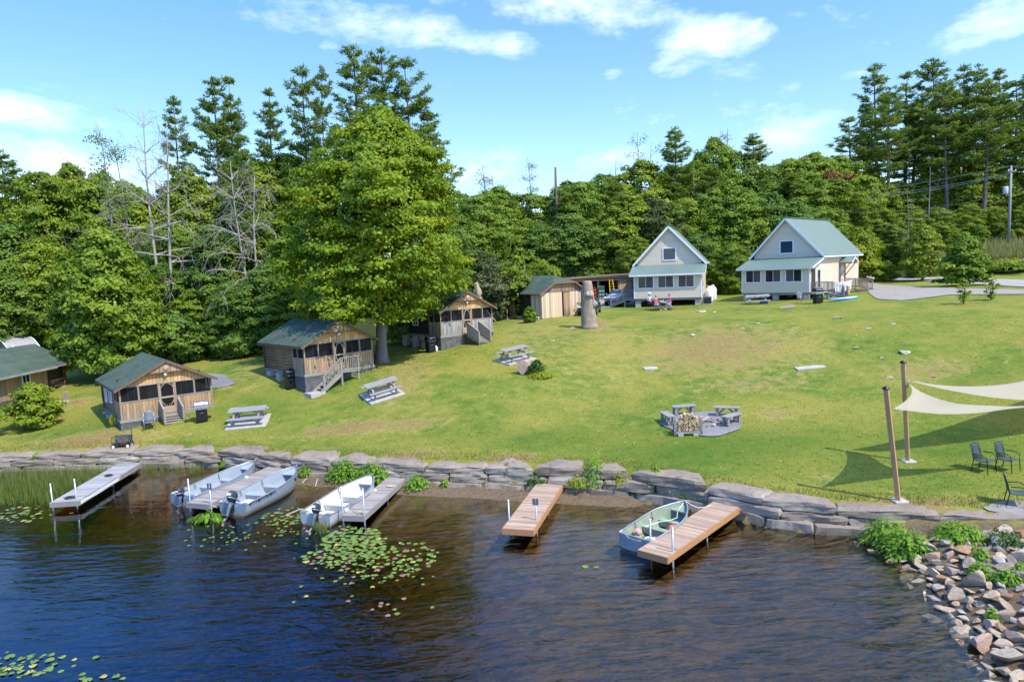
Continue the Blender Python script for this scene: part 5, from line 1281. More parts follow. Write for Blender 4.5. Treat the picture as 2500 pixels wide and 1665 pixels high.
# left house: steps on its left side, meter and downpipe on the right
def deck_steps(e,side,y0,y1,z,out,n,run,mat,gx):
    st=thing_part('porch_steps',e);s=side;x0=s*3.2
    m=MB();m.box(min(x0+s*.02,x0+s*out),max(x0+s*.02,x0+s*out),y0,y1,z-.1,z)
    for xx in(x0+s*(out-.08),):
        for yy in(y0+.06,y1-.06):m.box(xx-.05,xx+.05,yy-.05,yy+.05,gl_(e,xx,yy)-.2,z-.1)
    m.build('landing',MT[mat],st)
    gb=gl_(e,x0+s*(out+run*n),(y0+y1)/2);rise=(z-gb)/n
    m=MB()
    for k in range(n-1):
        xa=x0+s*(out+run*k);xb=x0+s*(out+run*(k+1)+.03);zz=z-rise*(k+1);m.box(min(xa,xb),max(xa,xb),y0+.04,y1-.04,zz-.04,zz)
    m.build('step',MT[mat],st)
    m=MB()
    for yy in(y0+.02,y1-.02):m.beam((x0+s*out,yy,z-.14),(x0+s*(out+run*n-.1),yy,gb+.02),.04,.22)
    m.build('stringer',MT[mat],st)
    for yy in(y0+.03,y1-.03):
        railing(st,[(x0+s*.06,yy,z),(x0+s*out,yy,z),(x0+s*(out+run*(n-1)),yy,gb+rise*.8)],.92,mat,.125)
    xe=x0+s*(out+run*n+.3)
    m=MB();m.box(xe-.4,xe+.4,y0,y1,gb-.2,gb+.05);m.build('step_pad',MT['concrete'],e)
deck_steps(h1,-1,.5,1.5,-.05,1.1,6,.26,'grey',0)
m=MB();m.box(3.2,3.30,.3,.36,-.3,2.2);m.box(3.2,3.34,.9,1.2,1.0,1.5);m.tube((3.26,1.05,-.5),(3.26,1.05,1.0),.03);m.build('meter_box',MT['galv'],h1)
m=MB();m.box(3.22,3.28,-.0,.06,-.1,2.3);m.build('downpipe',MT['white'],h1)
h2,w=house('right white house with its bright side wall, door canopy and two stair flights in view',24.97,65.37,6.194,-.742,True)
# side openings
m=MB();m.box(3.195,3.225,.42,1.35,.02,2.12);d=m.build('screen_door',MT['screen'],h2)
m=MB();m.box(3.2,3.25,.34,.42,0,2.2);m.box(3.2,3.25,1.35,1.43,0,2.2);m.box(3.2,3.25,.42,1.35,2.12,2.2);m.path([(3.24,1.33,.5),(3.24,1.2,.25),(3.24,.95,.15)],.02,6);m.build('door_frame',MT['treated'],h2)
m=MB();m.box(3.19,3.205,.42,1.35,.02,2.12);m.build('inner_door',MT['curtain'],h2)
window(h2,2.05,2.75,.35,2.0,3.2,'+x',fr=.09,bars=0)
m=MB();m.box(3.19,3.24,8.75,9.65,.05,2.1);d=m.build('door',MT['white'],h2)
m=MB();m.box(3.24,3.25,8.9,9.5,.9,1.95);m.build('pane',flat('frosted_pane',(.55,.65,.68)),d)
cn=thing_part('door_canopy',h2);cy0,cy1=8.15,10.25;cm=(cy0+cy1)/2;cz=2.55
for s in(-1,1):
    m=MB();ye=cm+s*(cy1-cy0)/2;roof_slab(m,(3.18,ye,cz),(4.45,ye,cz),(4.45,cm,cz+.5),(3.18,cm,cz+.5),.05);m.build('canopy_roof',MT['metal_roof'],cn)
    m=MB();m.beam((4.46,ye,cz-.06),(4.46,cm,cz+.44),.03,.12);m.build('canopy_fascia',MT['white'],cn)
    m=MB();yb=cm+s*.8;m.box(3.2,3.3,yb-.05,yb+.05,.6,cz-.05);m.beam((3.25,yb,1.2),(4.2,yb,cz-.1),.08,.08);m.beam((3.25,yb,cz-.1),(4.35,yb,cz-.1),.08,.08);m.build('canopy_brace',MT['postnew'],cn)
deck_steps(h2,1,.3,1.5,-.02,1.5,6,.27,'rail',0)
deck_steps(h2,1,8.3,10.0,-.02,1.5,5,.28,'treated',0)
# open shed behind the left house -----------------------------------------------------
p=aty(1483,700,75.5);zs=tz(p.x,75.5);e=thing('open_shed','low open fronted shed of brown boards crammed with tools left of the left white house','shed',(p.x,75.5,zs),.06)
bd=m_boards('brown_shed_boards',(.52,.33,.17),(.46,.28,.14),bw=.22,z0=0,z1=2.4,wear=.3,grey=(.22,.17,.13))
m=MB();m.box(-4.2,4.4,3.6,3.7,0,2.3);m.build('back_wall',MT['logdark'],e)
m=MB();m.box(1.3,4.3,-.02,.03,0,2.55);m.build('board_wall',bd,e)
m=MB();m.box(2.2,2.26,-.05,-.02,.2,1.9);m.box(2.2,2.75,-.05,-.02,1.85,1.9);m.box(2.7,2.75,-.05,-.02,.2,1.85);m.build('door_outline',MT['fascia'],e)
for x in(-3.6,-1.0,1.28):
    m=MB();m.box(x-.08,x+.08,0,.16,-.1,2.15);m.build('post',MT['treated'],e)
m=MB();m.box(-4.0,-3.95,.1,3.6,0,2.1);m.box(1.33,1.37,.1,3.6,0,2.3);m.build('side_wall',bd,e)
m=MB();m.box(-4.1,1.35,-.1,.05,2.0,2.22);m.box(-4.1,4.4,-.35,-.30,2.28,2.46);m.build('roof_beam',MT['treated'],e)
m=MB();roof_slab(m,(-4.6,-.5,2.38),(4.7,-.5,2.68),(4.7,4.0,2.75),(-4.6,4.0,2.45),.08);m.build('roof',MT['fascia'],e)
for k in range(3):
    m=MB();m.box(-3.9+.9*k*1.5,-2.9+.9*k*1.5,2.6,3.4,0,1.1+.3*k);m.build('shelf',MT['fascia'],e)
def on_shed(x,y):
    q=wpt(e,x,y);return Vector((q.x,q.y,tz(q.x,q.y)))
# yellow ladder, red garden machine, green stack, boxes
yl=flat('yellow_fibreglass',(.72,.48,.02));q=on_shed(.35,-.5)
ld=thing('step_ladder','yellow folding ladder leaning in the open shed','ladder',q,.1)
for s in(-1,1):
    m=MB();m.beam((s*.27,-.45,0),(s*.17,.3,2.35),.06,.09);m.build('side_rail',yl,ld)
for k in range(7):
    t=.1+k*.125;m=MB();m.beam((-.27+.1*t,-.45+.75*t,2.35*t),(.27-.1*t,-.45+.75*t,2.35*t),.07,.03);m.build('rung',yl,ld)
q=on_shed(-1.55,-.6);rd=flat('red_enamel',(.55,.07,.035))
t_=thing('hand_truck','red two wheeled hand truck standing before the open shed post','hand truck',q,.2)
m=MB()
for s in(-1,1):m.path([(s*.2,0,.12),(s*.2,.12,.8),(s*.2,.2,1.25),(s*.05,.25,1.38)],.04,6)
for zz in(.4,.75,1.1):m.beam((-.2,.05+zz*.1,zz),(.2,.05+zz*.1,zz),.05,.12)
m.build('frame',rd,t_,True);m=MB();m.box(-.25,.25,-.3,0,.04,.07);m.build('toe_plate',rd,t_)
for s in(-1,1):
    m=MB();m.path([(s*.27,.05,.14),(s*.33,.05,.14)],.14,14);m.build('wheel',MT['rubber'],t_,True)
q=on_shed(-.75,-.35);gs=plain('green_stack',(.06,.12,.09),.7,.4,6)
m=MB()
for k in range(4):m.box(-.42+.05*k,.42-.03*k,-.3,.35,.02+.38*k,.36+.38*k)
o=m.build('crate_stack',gs,None,bevel=.03);o.location=q;o.rotation_euler=(0,0,-.15);tag(o,'dark green crate tower with pale labels beside the red hand truck','crates')
fl_=plain('faded_label',(.4,.45,.42),.8,.4,14)
for k in range(3):
    for x in(-.22,.08):
        m=MB();m.box(x,x+.2,-.325,-.302,.10+.38*k,.26+.38*k);m.build('paper_label',fl_,o)
q=on_shed(1.0,1.2);m=MB();m.lathe([(.02,0),(.45,.1),(.5,.5),(.3,.85),(.05,.95)],14);o=m.build('covered_mower',plain('grey_cover',(.10,.11,.13),.6,.3,5),None,True);o.location=q+Vector((0,0,0));o.scale=(1.1,.8,1.15);tag(o,'dark covered machine at the right inside the open shed','machine')
# trailer ------------------------------------------------------------------------------
q=aty(55,835,58);e=thing('camper_trailer','grey rounded front camper trailer parked behind the leftmost cabin','trailer',(q.x-1.5,58.5,tz(q.x,58)),rad(-28))
tm_=plain('trailer_front',(.42,.40,.41),.35,.04,3,.2);ts=plain('trailer_side',(.17,.135,.105),.5,.1,3)
pr=[(-5,.55),(2.0,.55),(2.55,.85),(2.6,1.15),(2.2,1.75),(1.5,2.3),(.7,2.6),(-.4,2.72),(-5,2.72)]
m=MB();m.prism(pr,-1.2,1.2,lambda u,v,q_:(u,q_,v));b_=m.build('body',ts,e)
m=MB();fr_=[p for p in pr if p[0]>-.5 and p[1]>.8]
for a,b in zip(fr_[:-1],fr_[1:]):
    d=Vector((b[0]-a[0],0,b[1]-a[1])).normalized();n_=Vector((d.z,0,-d.x))
    n_=n_ if n_.x+n_.z>0 else -n_
    A=Vector((a[0],0,a[1]))+n_*.015;B=Vector((b[0],0,b[1]))+n_*.015
    m.add([A+Vector((0,-1.19,0)),A+Vector((0,1.19,0)),B+Vector((0,1.19,0)),B+Vector((0,-1.19,0))],[(0,1,2,3)])
m.build('front_shell',tm_,e,True)
m=MB()
for s in(-1.21,1.21):m.path([(u,s,v) for u,v in pr[2:]],.035,5)
m.build('edge_trim',MT['white'],e,True)
m=MB();m.beam((2.42,-.5,1.52),(2.42,.5,1.52),.05,.04);m.beam((2.42,-.75,1.5),(2.05,-.75,2.0),.08,.03);m.beam((2.42,.75,1.5),(2.05,.75,2.0),.08,.03);m.build('front_rack',MT['white'],e)
m=MB();m.beam((1.9,0,.5),(3.3,0,.45),.12,.1);m.box(2.7,3.0,-.25,.25,.5,.75);m.build('hitch',MT['galv'],e)
for s in(-1,1):
    m=MB();m.path([(-2,s*1.12,.35),(-2,s*1.25,.35)],.34,16);m.build('wheel',MT['rubber'],e,True)
# cars -----------------------------------------------------------------------------------
def car(label,loc,rz,paint):
    e=thing('parked_car',label,'car',loc,rz)
    # sections along x (front = -x): x, half width, z bottom, belt z, roof half width, roof z
    L=[(-2.0,.62,.42,.62,.55,.66),(-1.9,.80,.25,.72,.70,.78),(-1.3,.86,.20,.86,.74,.95),(-.85,.87,.20,.94,.70,1.02),(-.2,.87,.20,.98,.60,1.42),(.3,.87,.20,1.0,.60,1.50),(1.2,.87,.20,1.02,.58,1.48),(1.75,.84,.24,1.03,.56,1.30),(2.0,.76,.34,.98,.60,1.05)]
    m=MB();rings=[]
    for x,hw,zb,zs,rw,zr in L:
        rings.append([(x,-hw*.9,zb),(x,-hw,zb+.15),(x,-hw,zs-.12),(x,-hw*.95,zs),(x,-rw,zr-.03),(x,-rw*.6,zr),(x,rw*.6,zr),(x,rw,zr-.03),(x,hw*.95,zs),(x,hw,zs-.12),(x,hw,zb+.15),(x,hw*.9,zb)])
    n=12;o=len(m.v)
    for r_ in rings:m.v+=r_
    for i in range(len(L)-1):
        for k in range(n):
            k2=(k+1)%n;m.f.append((i*n+k,i*n+k2,(i+1)*n+k2,(i+1)*n+k));m.mi.append(0)
    m.f.append(tuple(range(n)));m.mi.append(0);m.f.append(tuple((len(L)-1)*n+k for k in range(n)));m.mi.append(0)
    b=m.build('body',paint,e,True);sm=b.modifiers.new('s','SUBSURF');sm.levels=1;sm.render_levels=2
    m=MB();m.add([(-.86,-.60,1.03),(-.86,.60,1.03),(-.24,.53,1.42),(-.24,-.53,1.42)],[(0,1,2,3)]);m.build('windshield',MT['glassb'],e)
    for s in(-1,1):
        m=MB();m.add([(-.62,s*.80,1.03),(1.55,s*.79,1.06),(1.3,s*.63,1.40),(-.05,s*.645,1.39)],[(0,1,2,3)]);m.build('side_window',MT['glass'],e)
        m=MB();m.add([(-1.99,s*.45,.70),(-1.88,s*.76,.72),(-1.52,s*.84,.84),(-1.75,s*.55,.80)],[(0,1,2,3)]);m.v=[(x-.02,y+s*.015,z+.03) for x,y,z in m.v];m.build('headlight',plain('lamp_lens',(.6,.63,.66),.1,.05),e)
        m=MB();m.lathe([(.02,-.07),(.09,-.05),(.1,.03),(.03,.08)],10);o_=m.build('wing_mirror',paint,e,True);o_.location=(-.55,s*1.0,1.05);o_.scale=(.6,1.1,1)
        for x in(-1.25,1.25):
            m=MB();m.path([(x,s*.68,.31),(x,s*.885,.31)],.31,20);wl=m.build('wheel',MT['rubber'],e,True)
            m=MB();m.path([(x,s*.885,.31),(x,s*.895,.31)],.2,14);m.build('rim',MT['galv'],wl)
    m=MB();m.box(-2.03,-1.98,-.5,.5,.62,.68);m.box(-2.05,-1.97,-.55,.55,.28,.44);m.build('grille',MT['black'],e)
    m=MB();m.box(-2.07,-2.05,-.26,.26,.44,.55);m.build('number_plate',plain('dark_plate',(.12,.13,.16),.5),e)
    return e
q=aty(1512,735,71.5);car('silver hatchback facing the lake beside the left white house stairs',(q.x-.15,71.6,tz(q.x-.15,71.6)),rad(62),plain('silver_paint',(.50,.51,.54),.25,.02,2,.6,spec=.6))
q=aty(1446,740,63.5);car('dark grey car half hidden behind the tall stump',(q.x-.1,64.9,tz(q.x,64.5)),rad(75),plain('charcoal_paint',(.06,.065,.07),.25,.02,2,.5,spec=.6))
# propane tanks and box right of the left house
def tank(px,Y,lb):
    q=aty(px,700,Y);e=thing('propane_tank',lb,'gas tank',(q.x,Y,tz(q.x,Y)))
    m=MB();m.lathe([(.30,.03),(.36,.12),(.38,.2),(.38,1.15),(.34,1.3),(.22,1.42),(.1,1.46)],18);m.build('vessel',plain('tank_white',(.78,.77,.74),.45,.05),e,True)
    m=MB();m.lathe([(.16,1.42),(.17,1.6),(.15,1.62)],12);m.build('collar',MT['white'],e,True);m=MB();m.lathe([(.3,0),(.3,.1)],14);m.build('foot_ring',MT['galv'],e)
tank(1731,68.6,'left of two white propane tanks at the corner of the left white house');tank(1740,70.2,'rear right one of two white propane tanks behind the grey box')
q=gp(1727,727);e=thing('air_conditioner','dark grey outdoor cooling unit in front of the propane tanks','cooling unit',(aty(1727,720,66.6).x,66.6,tz(aty(1727,720,66.6).x,66.6)),-.3)
m=MB();m.box(-.38,.38,-.3,.3,.05,.72);m.build('casing',plain('grey_casing',(.085,.10,.115),.5,.1),e,bevel=.03)
m=MB()
for k in range(9):m.box(-.34,.34,-.315,-.302,.12+k*.06,.145+k*.06)
m.build('grille',MT['black'],e)
m=MB();m.box(-.45,.45,-.38,.38,-.1,.05);m.build('pad',MT['concrete'],e)
# ---------------------------------------------------------------- roads, gravel
def strip(name,top,bot,n,m_,mat,dz,kind='structure'):
    tx=[p[0] for p in top];ty=[p[1] for p in top];bx=[p[0] for p in bot];by=[p[1] for p in bot]
    m=MB();vs=[]
    for i in range(n+1):
        u=i/n
        ax=np.interp(u,np.linspace(0,1,len(top)),tx);ay=np.interp(u,np.linspace(0,1,len(top)),ty);cx=np.interp(u,np.linspace(0,1,len(bot)),bx);cy=np.interp(u,np.linspace(0,1,len(bot)),by)
        for j in range(m_+1):
            t=j/m_;p=gp(ax+(cx-ax)*t,ay+(cy-ay)*t);w_=.12*math.sin(7*i+j*3)*(1 if j in(0,m_) else 0);vs.append((p.x,p.y+w_,p.z+dz))
    fs=[(i*(m_+1)+j,i*(m_+1)+j+1,(i+1)*(m_+1)+j+1,(i+1)*(m_+1)+j) for i in range(n) for j in range(m_)]
    m.add(vs,fs);o=m.build(name,mat,None,True);tag(o,kind=kind);return o
def m_gravel(name,a,b,s=14):
    g=G(name,.95,.15);p=g.pos();n=g.noise(p,.5,4,.6);n2=g.noise(p,s,4,.75);n3=g.white(g.vor(p,s*.7,'Color'))
    f=g.math('ADD',g.math('MULTIPLY',n,.5),g.math('ADD',g.math('MULTIPLY',n2,.4),g.math('MULTIPLY',n3,.25)));g.col(g.mix(g.rng(f,.35,.85),a,b));g.bump(n2,.5,.03);return g.m
GRV=m_gravel('pale_gravel',(.25,.215,.17),(.40,.35,.29));GRVD=m_gravel('dark_gravel',(.16,.15,.145),(.30,.285,.28),20);ASP=m_gravel('road_surface',(.31,.285,.255),(.40,.37,.335),9);DIRT=m_gravel('dirt_track',(.30,.24,.17),(.44,.37,.28))
strip('road',[(2094,672),(2235,676),(2390,681),(2520,685)],[(2094,682),(2255,687),(2393,696),(2520,703)],26,4,ASP,.06)
strip('gravel_drive',[(2100,689),(2163,697),(2255,702),(2342,705),(2520,709)],[(2112,706),(2140,731),(2204,735),(2316,721),(2520,719)],26,6,GRV,.05)
strip('track',[(1738,701),(1822,698)],[(1738,712),(1822,708)],8,2,ASP,.05)
strip('dirt_yard',[(1410,722),(1560,716)],[(1425,748),(1545,744)],10,3,DIRT,.05)
strip('gravel_path',[(505,912),(545,918),(572,932)],[(500,950),(545,948),(575,938)],6,4,GRVD,.05)
strip('bare_rock_path',[(2400,1240),(2460,1225),(2520,1222)],[(2410,1246),(2470,1262),(2520,1275)],6,4,m_gravel('bare_ledge',(.22,.19,.165),(.33,.29,.25),6),.03)
c=gp(1715,1034);m=MB();vs=[(c.x,c.y,tz(c.x,c.y)+.05)];N=40
for q in(.5,1):
    for k in range(N):
        a=2*PI*k/N;r_=1.9*q*(1+.05*math.sin(3*a)+.04*math.sin(7*a) if q==1 else 1);x=c.x+r_*math.cos(a);y=c.y+r_*math.sin(a);vs.append((x,y,tz(x,y)+.05))
m.add(vs,[(0,1+k,1+(k+1)%N) for k in range(N)]+[(1+k,1+N+k,1+N+(k+1)%N,1+(k+1)%N) for k in range(N)]);o=m.build('gravel_ring',GRVD,None,True);tag(o,kind='structure')
FC=c
# rock bank behind the road
for i in range(34):
    px=2100+i*12.6+R_.uniform(-5,5);py=np.interp(px,[2095,2300,2500],[645,655,672])-R_.choice([0,10,18,26]);p=gp(px,py)
    s=R_.uniform(1.1,2.3);rock('bank_rock',R_.choice(['pink','grey','tan','rust','pink']),p+Vector((0,0,s*.05)),s*1.4,s,s*.8,R_.uniform(0,6),'brown broken rock in the low rock cut behind the road','rocks of the rock cut',R_.uniform(-.3,.3))
# ---------------------------------------------------------------- docks
def dock(label,fl,fr,br,bl,z,mat,side,posts,num=None,group='docks along the wall',ph=.8,lengthwise_rub=False):
    P=[atz(*q,z) for q in(fl,fr,br,bl)];f=(P[0]+P[1])/2;b=(P[2]+P[3])/2;d=b-f;L=d.length;w_=((P[1]-P[0]).length+(P[2]-P[3]).length)/2
    rz=math.atan2(d.y,d.x)-PI/2
    e=thing('dock',label,'dock',(f.x,f.y,0),rz,group)
    m=MB();n=int(L/.142)
    for k in range(n):
        y=k*L/n;j=R_.uniform(-.006,.006);m.box(-w_/2+j,w_/2+j,y+.004,y+L/n-.005,z-.035+R_.uniform(-.002,.002),z)
    m.build('deck_board',MT[mat],e)['kind']='stuff'
    m=MB();m.box(-w_/2-.03,w_/2+.03,-.045,-.003,z-.22,z-.004);m.box(-w_/2-.04,-w_/2-.008,0,L,z-.22,z-.008);m.box(w_/2+.008,w_/2+.04,0,L,z-.22,z-.008);m.box(-w_/2-.03,w_/2+.03,L+.003,L+.04,z-.22,z-.004);m.build('skirt_board',MT[side],e)
    m=MB()
    for x in(-w_*.25,w_*.25):m.box(x-.03,x+.03,0,L,z-.2,z-.037)
    m.build('joist',MT['fascia'],e)
    for x,y,h in posts:
        m=MB();xx=x*w_/2;g0=-1.6;m.tube((xx,y,g0),(xx+.012*x,y-.02,z+h),.032,n=8);pp=m.build('pipe_post',MT['galv'],e,True)
        m=MB();m.lathe([(.034,z+h),(.036,z+h+.02),(.02,z+h+.05)],8,(xx+.012*x,y-.02,0));m.build('post_cap',MT['white'],pp,True)
    for x in(-.7,.7):
        for y in(L*.55,):
            m=MB();m.tube((x*w_/2,y,-1.2),(x*w_/2,y,z-.1),.03);m.build('pipe_post',MT['galv'],e,True)
    return e,w_,L
d1,w1,L1=dock('leftmost dock, bleached grey boards beside the reeds',(127.6,1224.5),(188,1223.5),(344,1129.5),(289,1131.5),.42,'deck_grey','dock_side_old',[(-.96,.12,.75),(.62,.25,.85)])
d2,w2,L2=dock('grey dock with number plate 3 between the two grey boats',(459,1226.5),(508,1230),(722,1134),(674,1130),.40,'deck_old','dock_side_old',[(-.8,.06,.95),(1.04,.1,.72)])
d3,w3,L3=dock('narrow worn grey dock right of the white boat',(839.5,1253.5),(885,1262),(993,1161),(957,1159.5),.42,'deck_old','dock_side_old',[(-1.02,.06,1.05),(1.02,.06,1.0)])
d4,w4,L4=dock('fresh cedar dock standing alone in the middle of the shore',(1228.7,1288.6),(1300.7,1292.8),(1379.3,1173),(1317.9,1172.4),.5,'deck_new','dock_side',[(-.97,.75,.72),(.8,.95,.75)])
d5,w5,L5=dock('longest and rightmost cedar dock with the green boat beside it',(1558,1343),(1631,1357),(1809.3,1234.5),(1745.6,1222.4),.5,'deck_new','dock_side',[(-1.0,.75,.72),(.9,.45,.75)])
def plate(e,x,y,z,num):
    m=MB();m.box(x-.11,x+.11,y-.03,y-.012,z-.12,z+.12);p=m.build('sign_plate',plain('sign_grey',(.13,.13,.14),.5),e)
    if num:text('number',num,.22,MT['white'],p,(x,y-.031,z),(PI/2,0,0),.003)
plate(d2,1.04*w2/2+.02,.08,.42+.72,'3')
plate(d4,.8*w4/2,.93,.5+.68,None)
m=MB()
for k,z_ in enumerate((.02,.07,.12)):m.path([(w1/2+.055,y,.24+z_+.01*math.sin(y*3+k)) for y in np.linspace(.05,L1*.6,14)],.016,5)
m.build('rub_rope',MT['white'],d1,True)
# ropes left on docks
def coil(e,x,y,z,r,mat,label,seed):
    rr=random.Random(seed);pts=[]
    for k in range(46):
        a=k*.55;q=r*(.65+.35*math.sin(k*.7+seed));pts.append((x+q*math.cos(a),y+q*.8*math.sin(a),z+.012+.0012*k))
    m=MB();m.path(pts,.013,5);o=m.build('rope',mat,None,True);o.location=e.location;o.rotation_euler=e.rotation_euler;tag(o,label,'rope')
coil(d1,.05,L1*.62,.42,.2,MT['black'],'black rope coil lying midway on the leftmost dock',1);coil(d1,.0,.45,.42,.26,MT['black'],'black rope tangle at the lake end of the leftmost dock',2)
coil(d3,.2,.25,.42,.2,MT['rope'],'yellow rope at the lake end of the narrow worn dock',3);coil(d3,.2,L3*.68,.42,.18,MT['rope'],'yellow rope coil farther up the narrow worn dock',4)
# ---------------------------------------------------------------- boats
def hull_secs(L,B,hs,hb):
    S=[]
    for i in range(15):
        t=i/14;x=L*t
        if t<.45:b=B/2*(.90+.10*math.sin(t/.45*PI/2))
        else:b=B/2*max(0,(1-((t-.45)/.55)**2.3))**.9
        z=hs+(hb-hs)*t**1.9;kz=-.10+.55*max(0,(t-.72)/.28)**2.2
        S.append((x+.10*L*max(0,t-.8)*0,b,z,kz))
    return S
def boat(label,sl,sr,bow,paint,inner,beam=None,motor=None,seats=((.12,.22),(.36,.46),(.62,.70)),group='boats tied to the docks',rust=True):
    P0=(atz(*sl,.50)+atz(*sr,.50))/2;P1=atz(*bow,.82);d=P1-P0;L=math.hypot(d.x,d.y);B=(atz(*sl,.5)-atz(*sr,.5)).length/.92
    B=min(max(B,1.25),1.65) if beam is None else beam
    rz=math.atan2(d.y,d.x);e=thing('rowing_boat',label,'boat',(P0.x,P0.y,0),rz,group)
    S=hull_secs(L,B,.50,.82)
    def ring(s,ins):
        x,b,z,k=s;b=max(b-ins,.004);k=k+ins*1.3
        pr=[(1.0,1.0),(.97,.55),(.90,.18),(.72,.02),(.35,-.02),(0,-.04)]
        q=[(x,-b*u,k+(z-k)*max(v,0)-(0 if v>=0 else .02)) for u,v in pr]
        return q+[(x,-y,zz) for _,y,zz in q[-2::-1]]
    def shell(m,ins,flip):
        o=len(m.v);R=[ring(s,ins) for s in S];n=len(R[0])
        for r_ in R:m.v+=r_
        for i in range(len(R)-1):
            for k in range(n-1):
                f=(o+i*n+k,o+i*n+k+1,o+(i+1)*n+k+1,o+(i+1)*n+k);m.f.append(f if not flip else f[::-1]);m.mi.append(0)
        return R
    m=MB();R=shell(m,0,False);m.f.append(tuple(range(11)));m.mi.append(0);h=m.build('hull',paint,e,True)
    m=MB();RI_=shell(m,.03,True);m.build('inner_hull',inner,e,True)
    m=MB()
    tr=[(-.015,y,z) for _,y,z in R[0]];zc=.50
    lowc=[(-.015,-B*.45*.9,.50),(-.015,-B*.22,.50),(-.015,-B*.16,.40),(-.015,B*.16,.40),(-.015,B*.22,.50),(-.015,B*.45*.9,.50)]
    y0=B/2*.9
    poly=[(-y0,.50),(-y0*.96,.16),(-y0*.72,-.09),(y0*.72,-.09),(y0*.96,.16),(y0,.50),(B*.24,.50),(B*.17,.40),(-B*.17,.40),(-B*.24,.50)]
    m.prism(poly,-.035,.015,lambda u,v,q:(q,u,v));m.build('transom',paint,e)
    for s in(-1,1):
        m=MB();m.box(-.04,.16,min(s*y0*.62,s*y0*1.02),max(s*y0*.62,s*y0*1.02),.485,.515);m.build('corner_cap',MT['galv'],e)
    m=MB()
    for s in(-1,1):m.path([(x,s*b,z+.012) for x,b,z,k in S],.026,6)
    m.path([(S[-1][0]-.02,-.05,S[-1][2]+.02),(S[-1][0]+.03,0,S[-1][2]+.02),(S[-1][0]-.02,.05,S[-1][2]+.02)],.03,6)
    m.build('gunwale',MT['galv'] if inner is not MT['boat_white'] else MT['gunwale_grey'],e,True)
    def hb(x):
        return np.interp(x,[s[0] for s in S],[s[1] for s in S])
    for a,b_ in seats:
        xa,xb=a*L,b_*L;ya,yb=hb(xa)*.93,hb(xb)*.93;m=MB()
        vs=[(xa,-ya,.30),(xa,ya,.30),(xb,yb,.30),(xb,-yb,.30),(xa+.03,-ya*.85,.06),(xa+.03,ya*.85,.06),(xb,yb*.85,.06),(xb,-yb*.85,.06)]
        m.add(vs,[(0,3,2,1),(0,1,5,4),(1,2,6,5),(2,3,7,6),(3,0,4,7)]);m.build('seat',inner,e)
    xa=.86*L;m=MB();m.add([(xa,-hb(xa)*.95,.58),(xa,hb(xa)*.95,.58),(L*.975,0.02,.74),(L*.975,-.02,.74),(xa,-hb(xa)*.9,.54),(xa,hb(xa)*.9,.54)],[(0,1,2,3),(0,4,5,1)]);m.build('bow_deck',inner,e)
    for t in(.30,.62):
        x=t*L;m=MB();y=-hb(x)
        for s in(1,):m.path([(x,s*hb(x)*.97,np.interp(x,[q[0] for q in S],[q[2] for q in S])),(x-.08,s*hb(x)*.85,.52),(x+.02,s*hb(x)*.9,.42),(x-.05,s*hb(x)*.85,.36)],.012,5)
        m.build('oarlock',MT['black'],e)
    if motor:
        mo=thing_part('outboard_motor',e);col,tilt,sc,yo=motor
        mo.location=(-.06,yo,.42);mo.rotation_euler=(0,tilt,rad(4));mo.scale=(sc,sc,sc)
        m=MB();pr=[(.0,.10),(.13,.13),(.17,.26),(.165,.38),(.12,.48),(.04,.51)]
        m.lathe(pr,14);m.v=[(x*1.5-.05,y*.85,z) for x,y,z in m.v];m.build('cowling',col,mo,True)
        m=MB();m.lathe([(.176,.22),(.178,.25)],14);m.v=[(x*1.5-.05,y*.86,z) for x,y,z in m.v];m.build('cowl_stripe',MT['galv'],mo,True)
        m=MB();m.box(-.30,-.28,-.07,.07,.30,.38);m.build('badge',MT['white'],mo)
        m=MB();m.path([(-.05,0,.13),(-.06,0,-.1),(-.08,0,-.45),(-.09,0,-.62)],[.12,.085,.065,.05],8);m.v=[(x*1.0,y*.62,z) for x,y,z in m.v];m.box(-.3,.05,-.09,.09,-.40,-.385);m.path([(-.22,0,-.62),(-.05,0,-.64),(.08,0,-.63)],[.03,.06,.02],8);m.box(-.13,-.05,-.012,.012,-.82,-.62);m.build('leg',MT['motor_grey'],mo,True)
        m=MB();m.box(.02,.10,-.12,.12,-.22,.12);m.box(.10,.16,-.12,-.07,-.1,.1);m.box(.10,.16,.07,.12,-.1,.1);m.build('clamp_bracket',MT['black'],mo)
        m=MB();m.path([(.1,.02,.2),(.35,.06,.27),(.5,.08,.27)],[.03,.022,.028],6);m.build('tiller',MT['black'],mo,True)
        m=MB()
        for k in range(3):
            a=k*2*PI/3;c_,s_=math.cos(a),math.sin(a);m.add([(-.24,0,-.63),(-.26,.10*c_-.05*s_,-.63+.10*s_+.05*c_),(-.25,.17*c_,-.63+.17*s_),(-.22,.10*c_+.05*s_,-.63+.10*s_-.05*c_)],[(0,1,2,3)])
        m.path([(-.30,0,-.63),(-.2,0,-.63)],[.012,.035],8);m.build('propeller',MT['prop'],mo)
    return e,L,B,hb
def m_boat(name,c,rust=True,streak=.25):
    g=G(name,.45,.4);x,y,z=g.sep(g.co());n=g.noise(g.co(),2.2,5,.7);n2=g.noise(g.map(g.co(),(1,1,.25)),9,4,.7)
    cc=g.mix(g.rng(n,.4,.7,0,streak*2),c,tuple(q*.72 for q in c));cc=g.mix(g.rng(n2,.56,.72,0,streak*1.6),cc,(.18,.19,.2))
    if rust:
        zz=g.math('ADD',z,g.math('MULTIPLY',g.math('SUBTRACT',n,.5),.08));cc=g.mix(g.rng(zz,.03,.12,.9,0),cc,(.36,.20,.07))
    g.col(cc);g.b.inputs['Metallic'].default_value=.1;return g.m
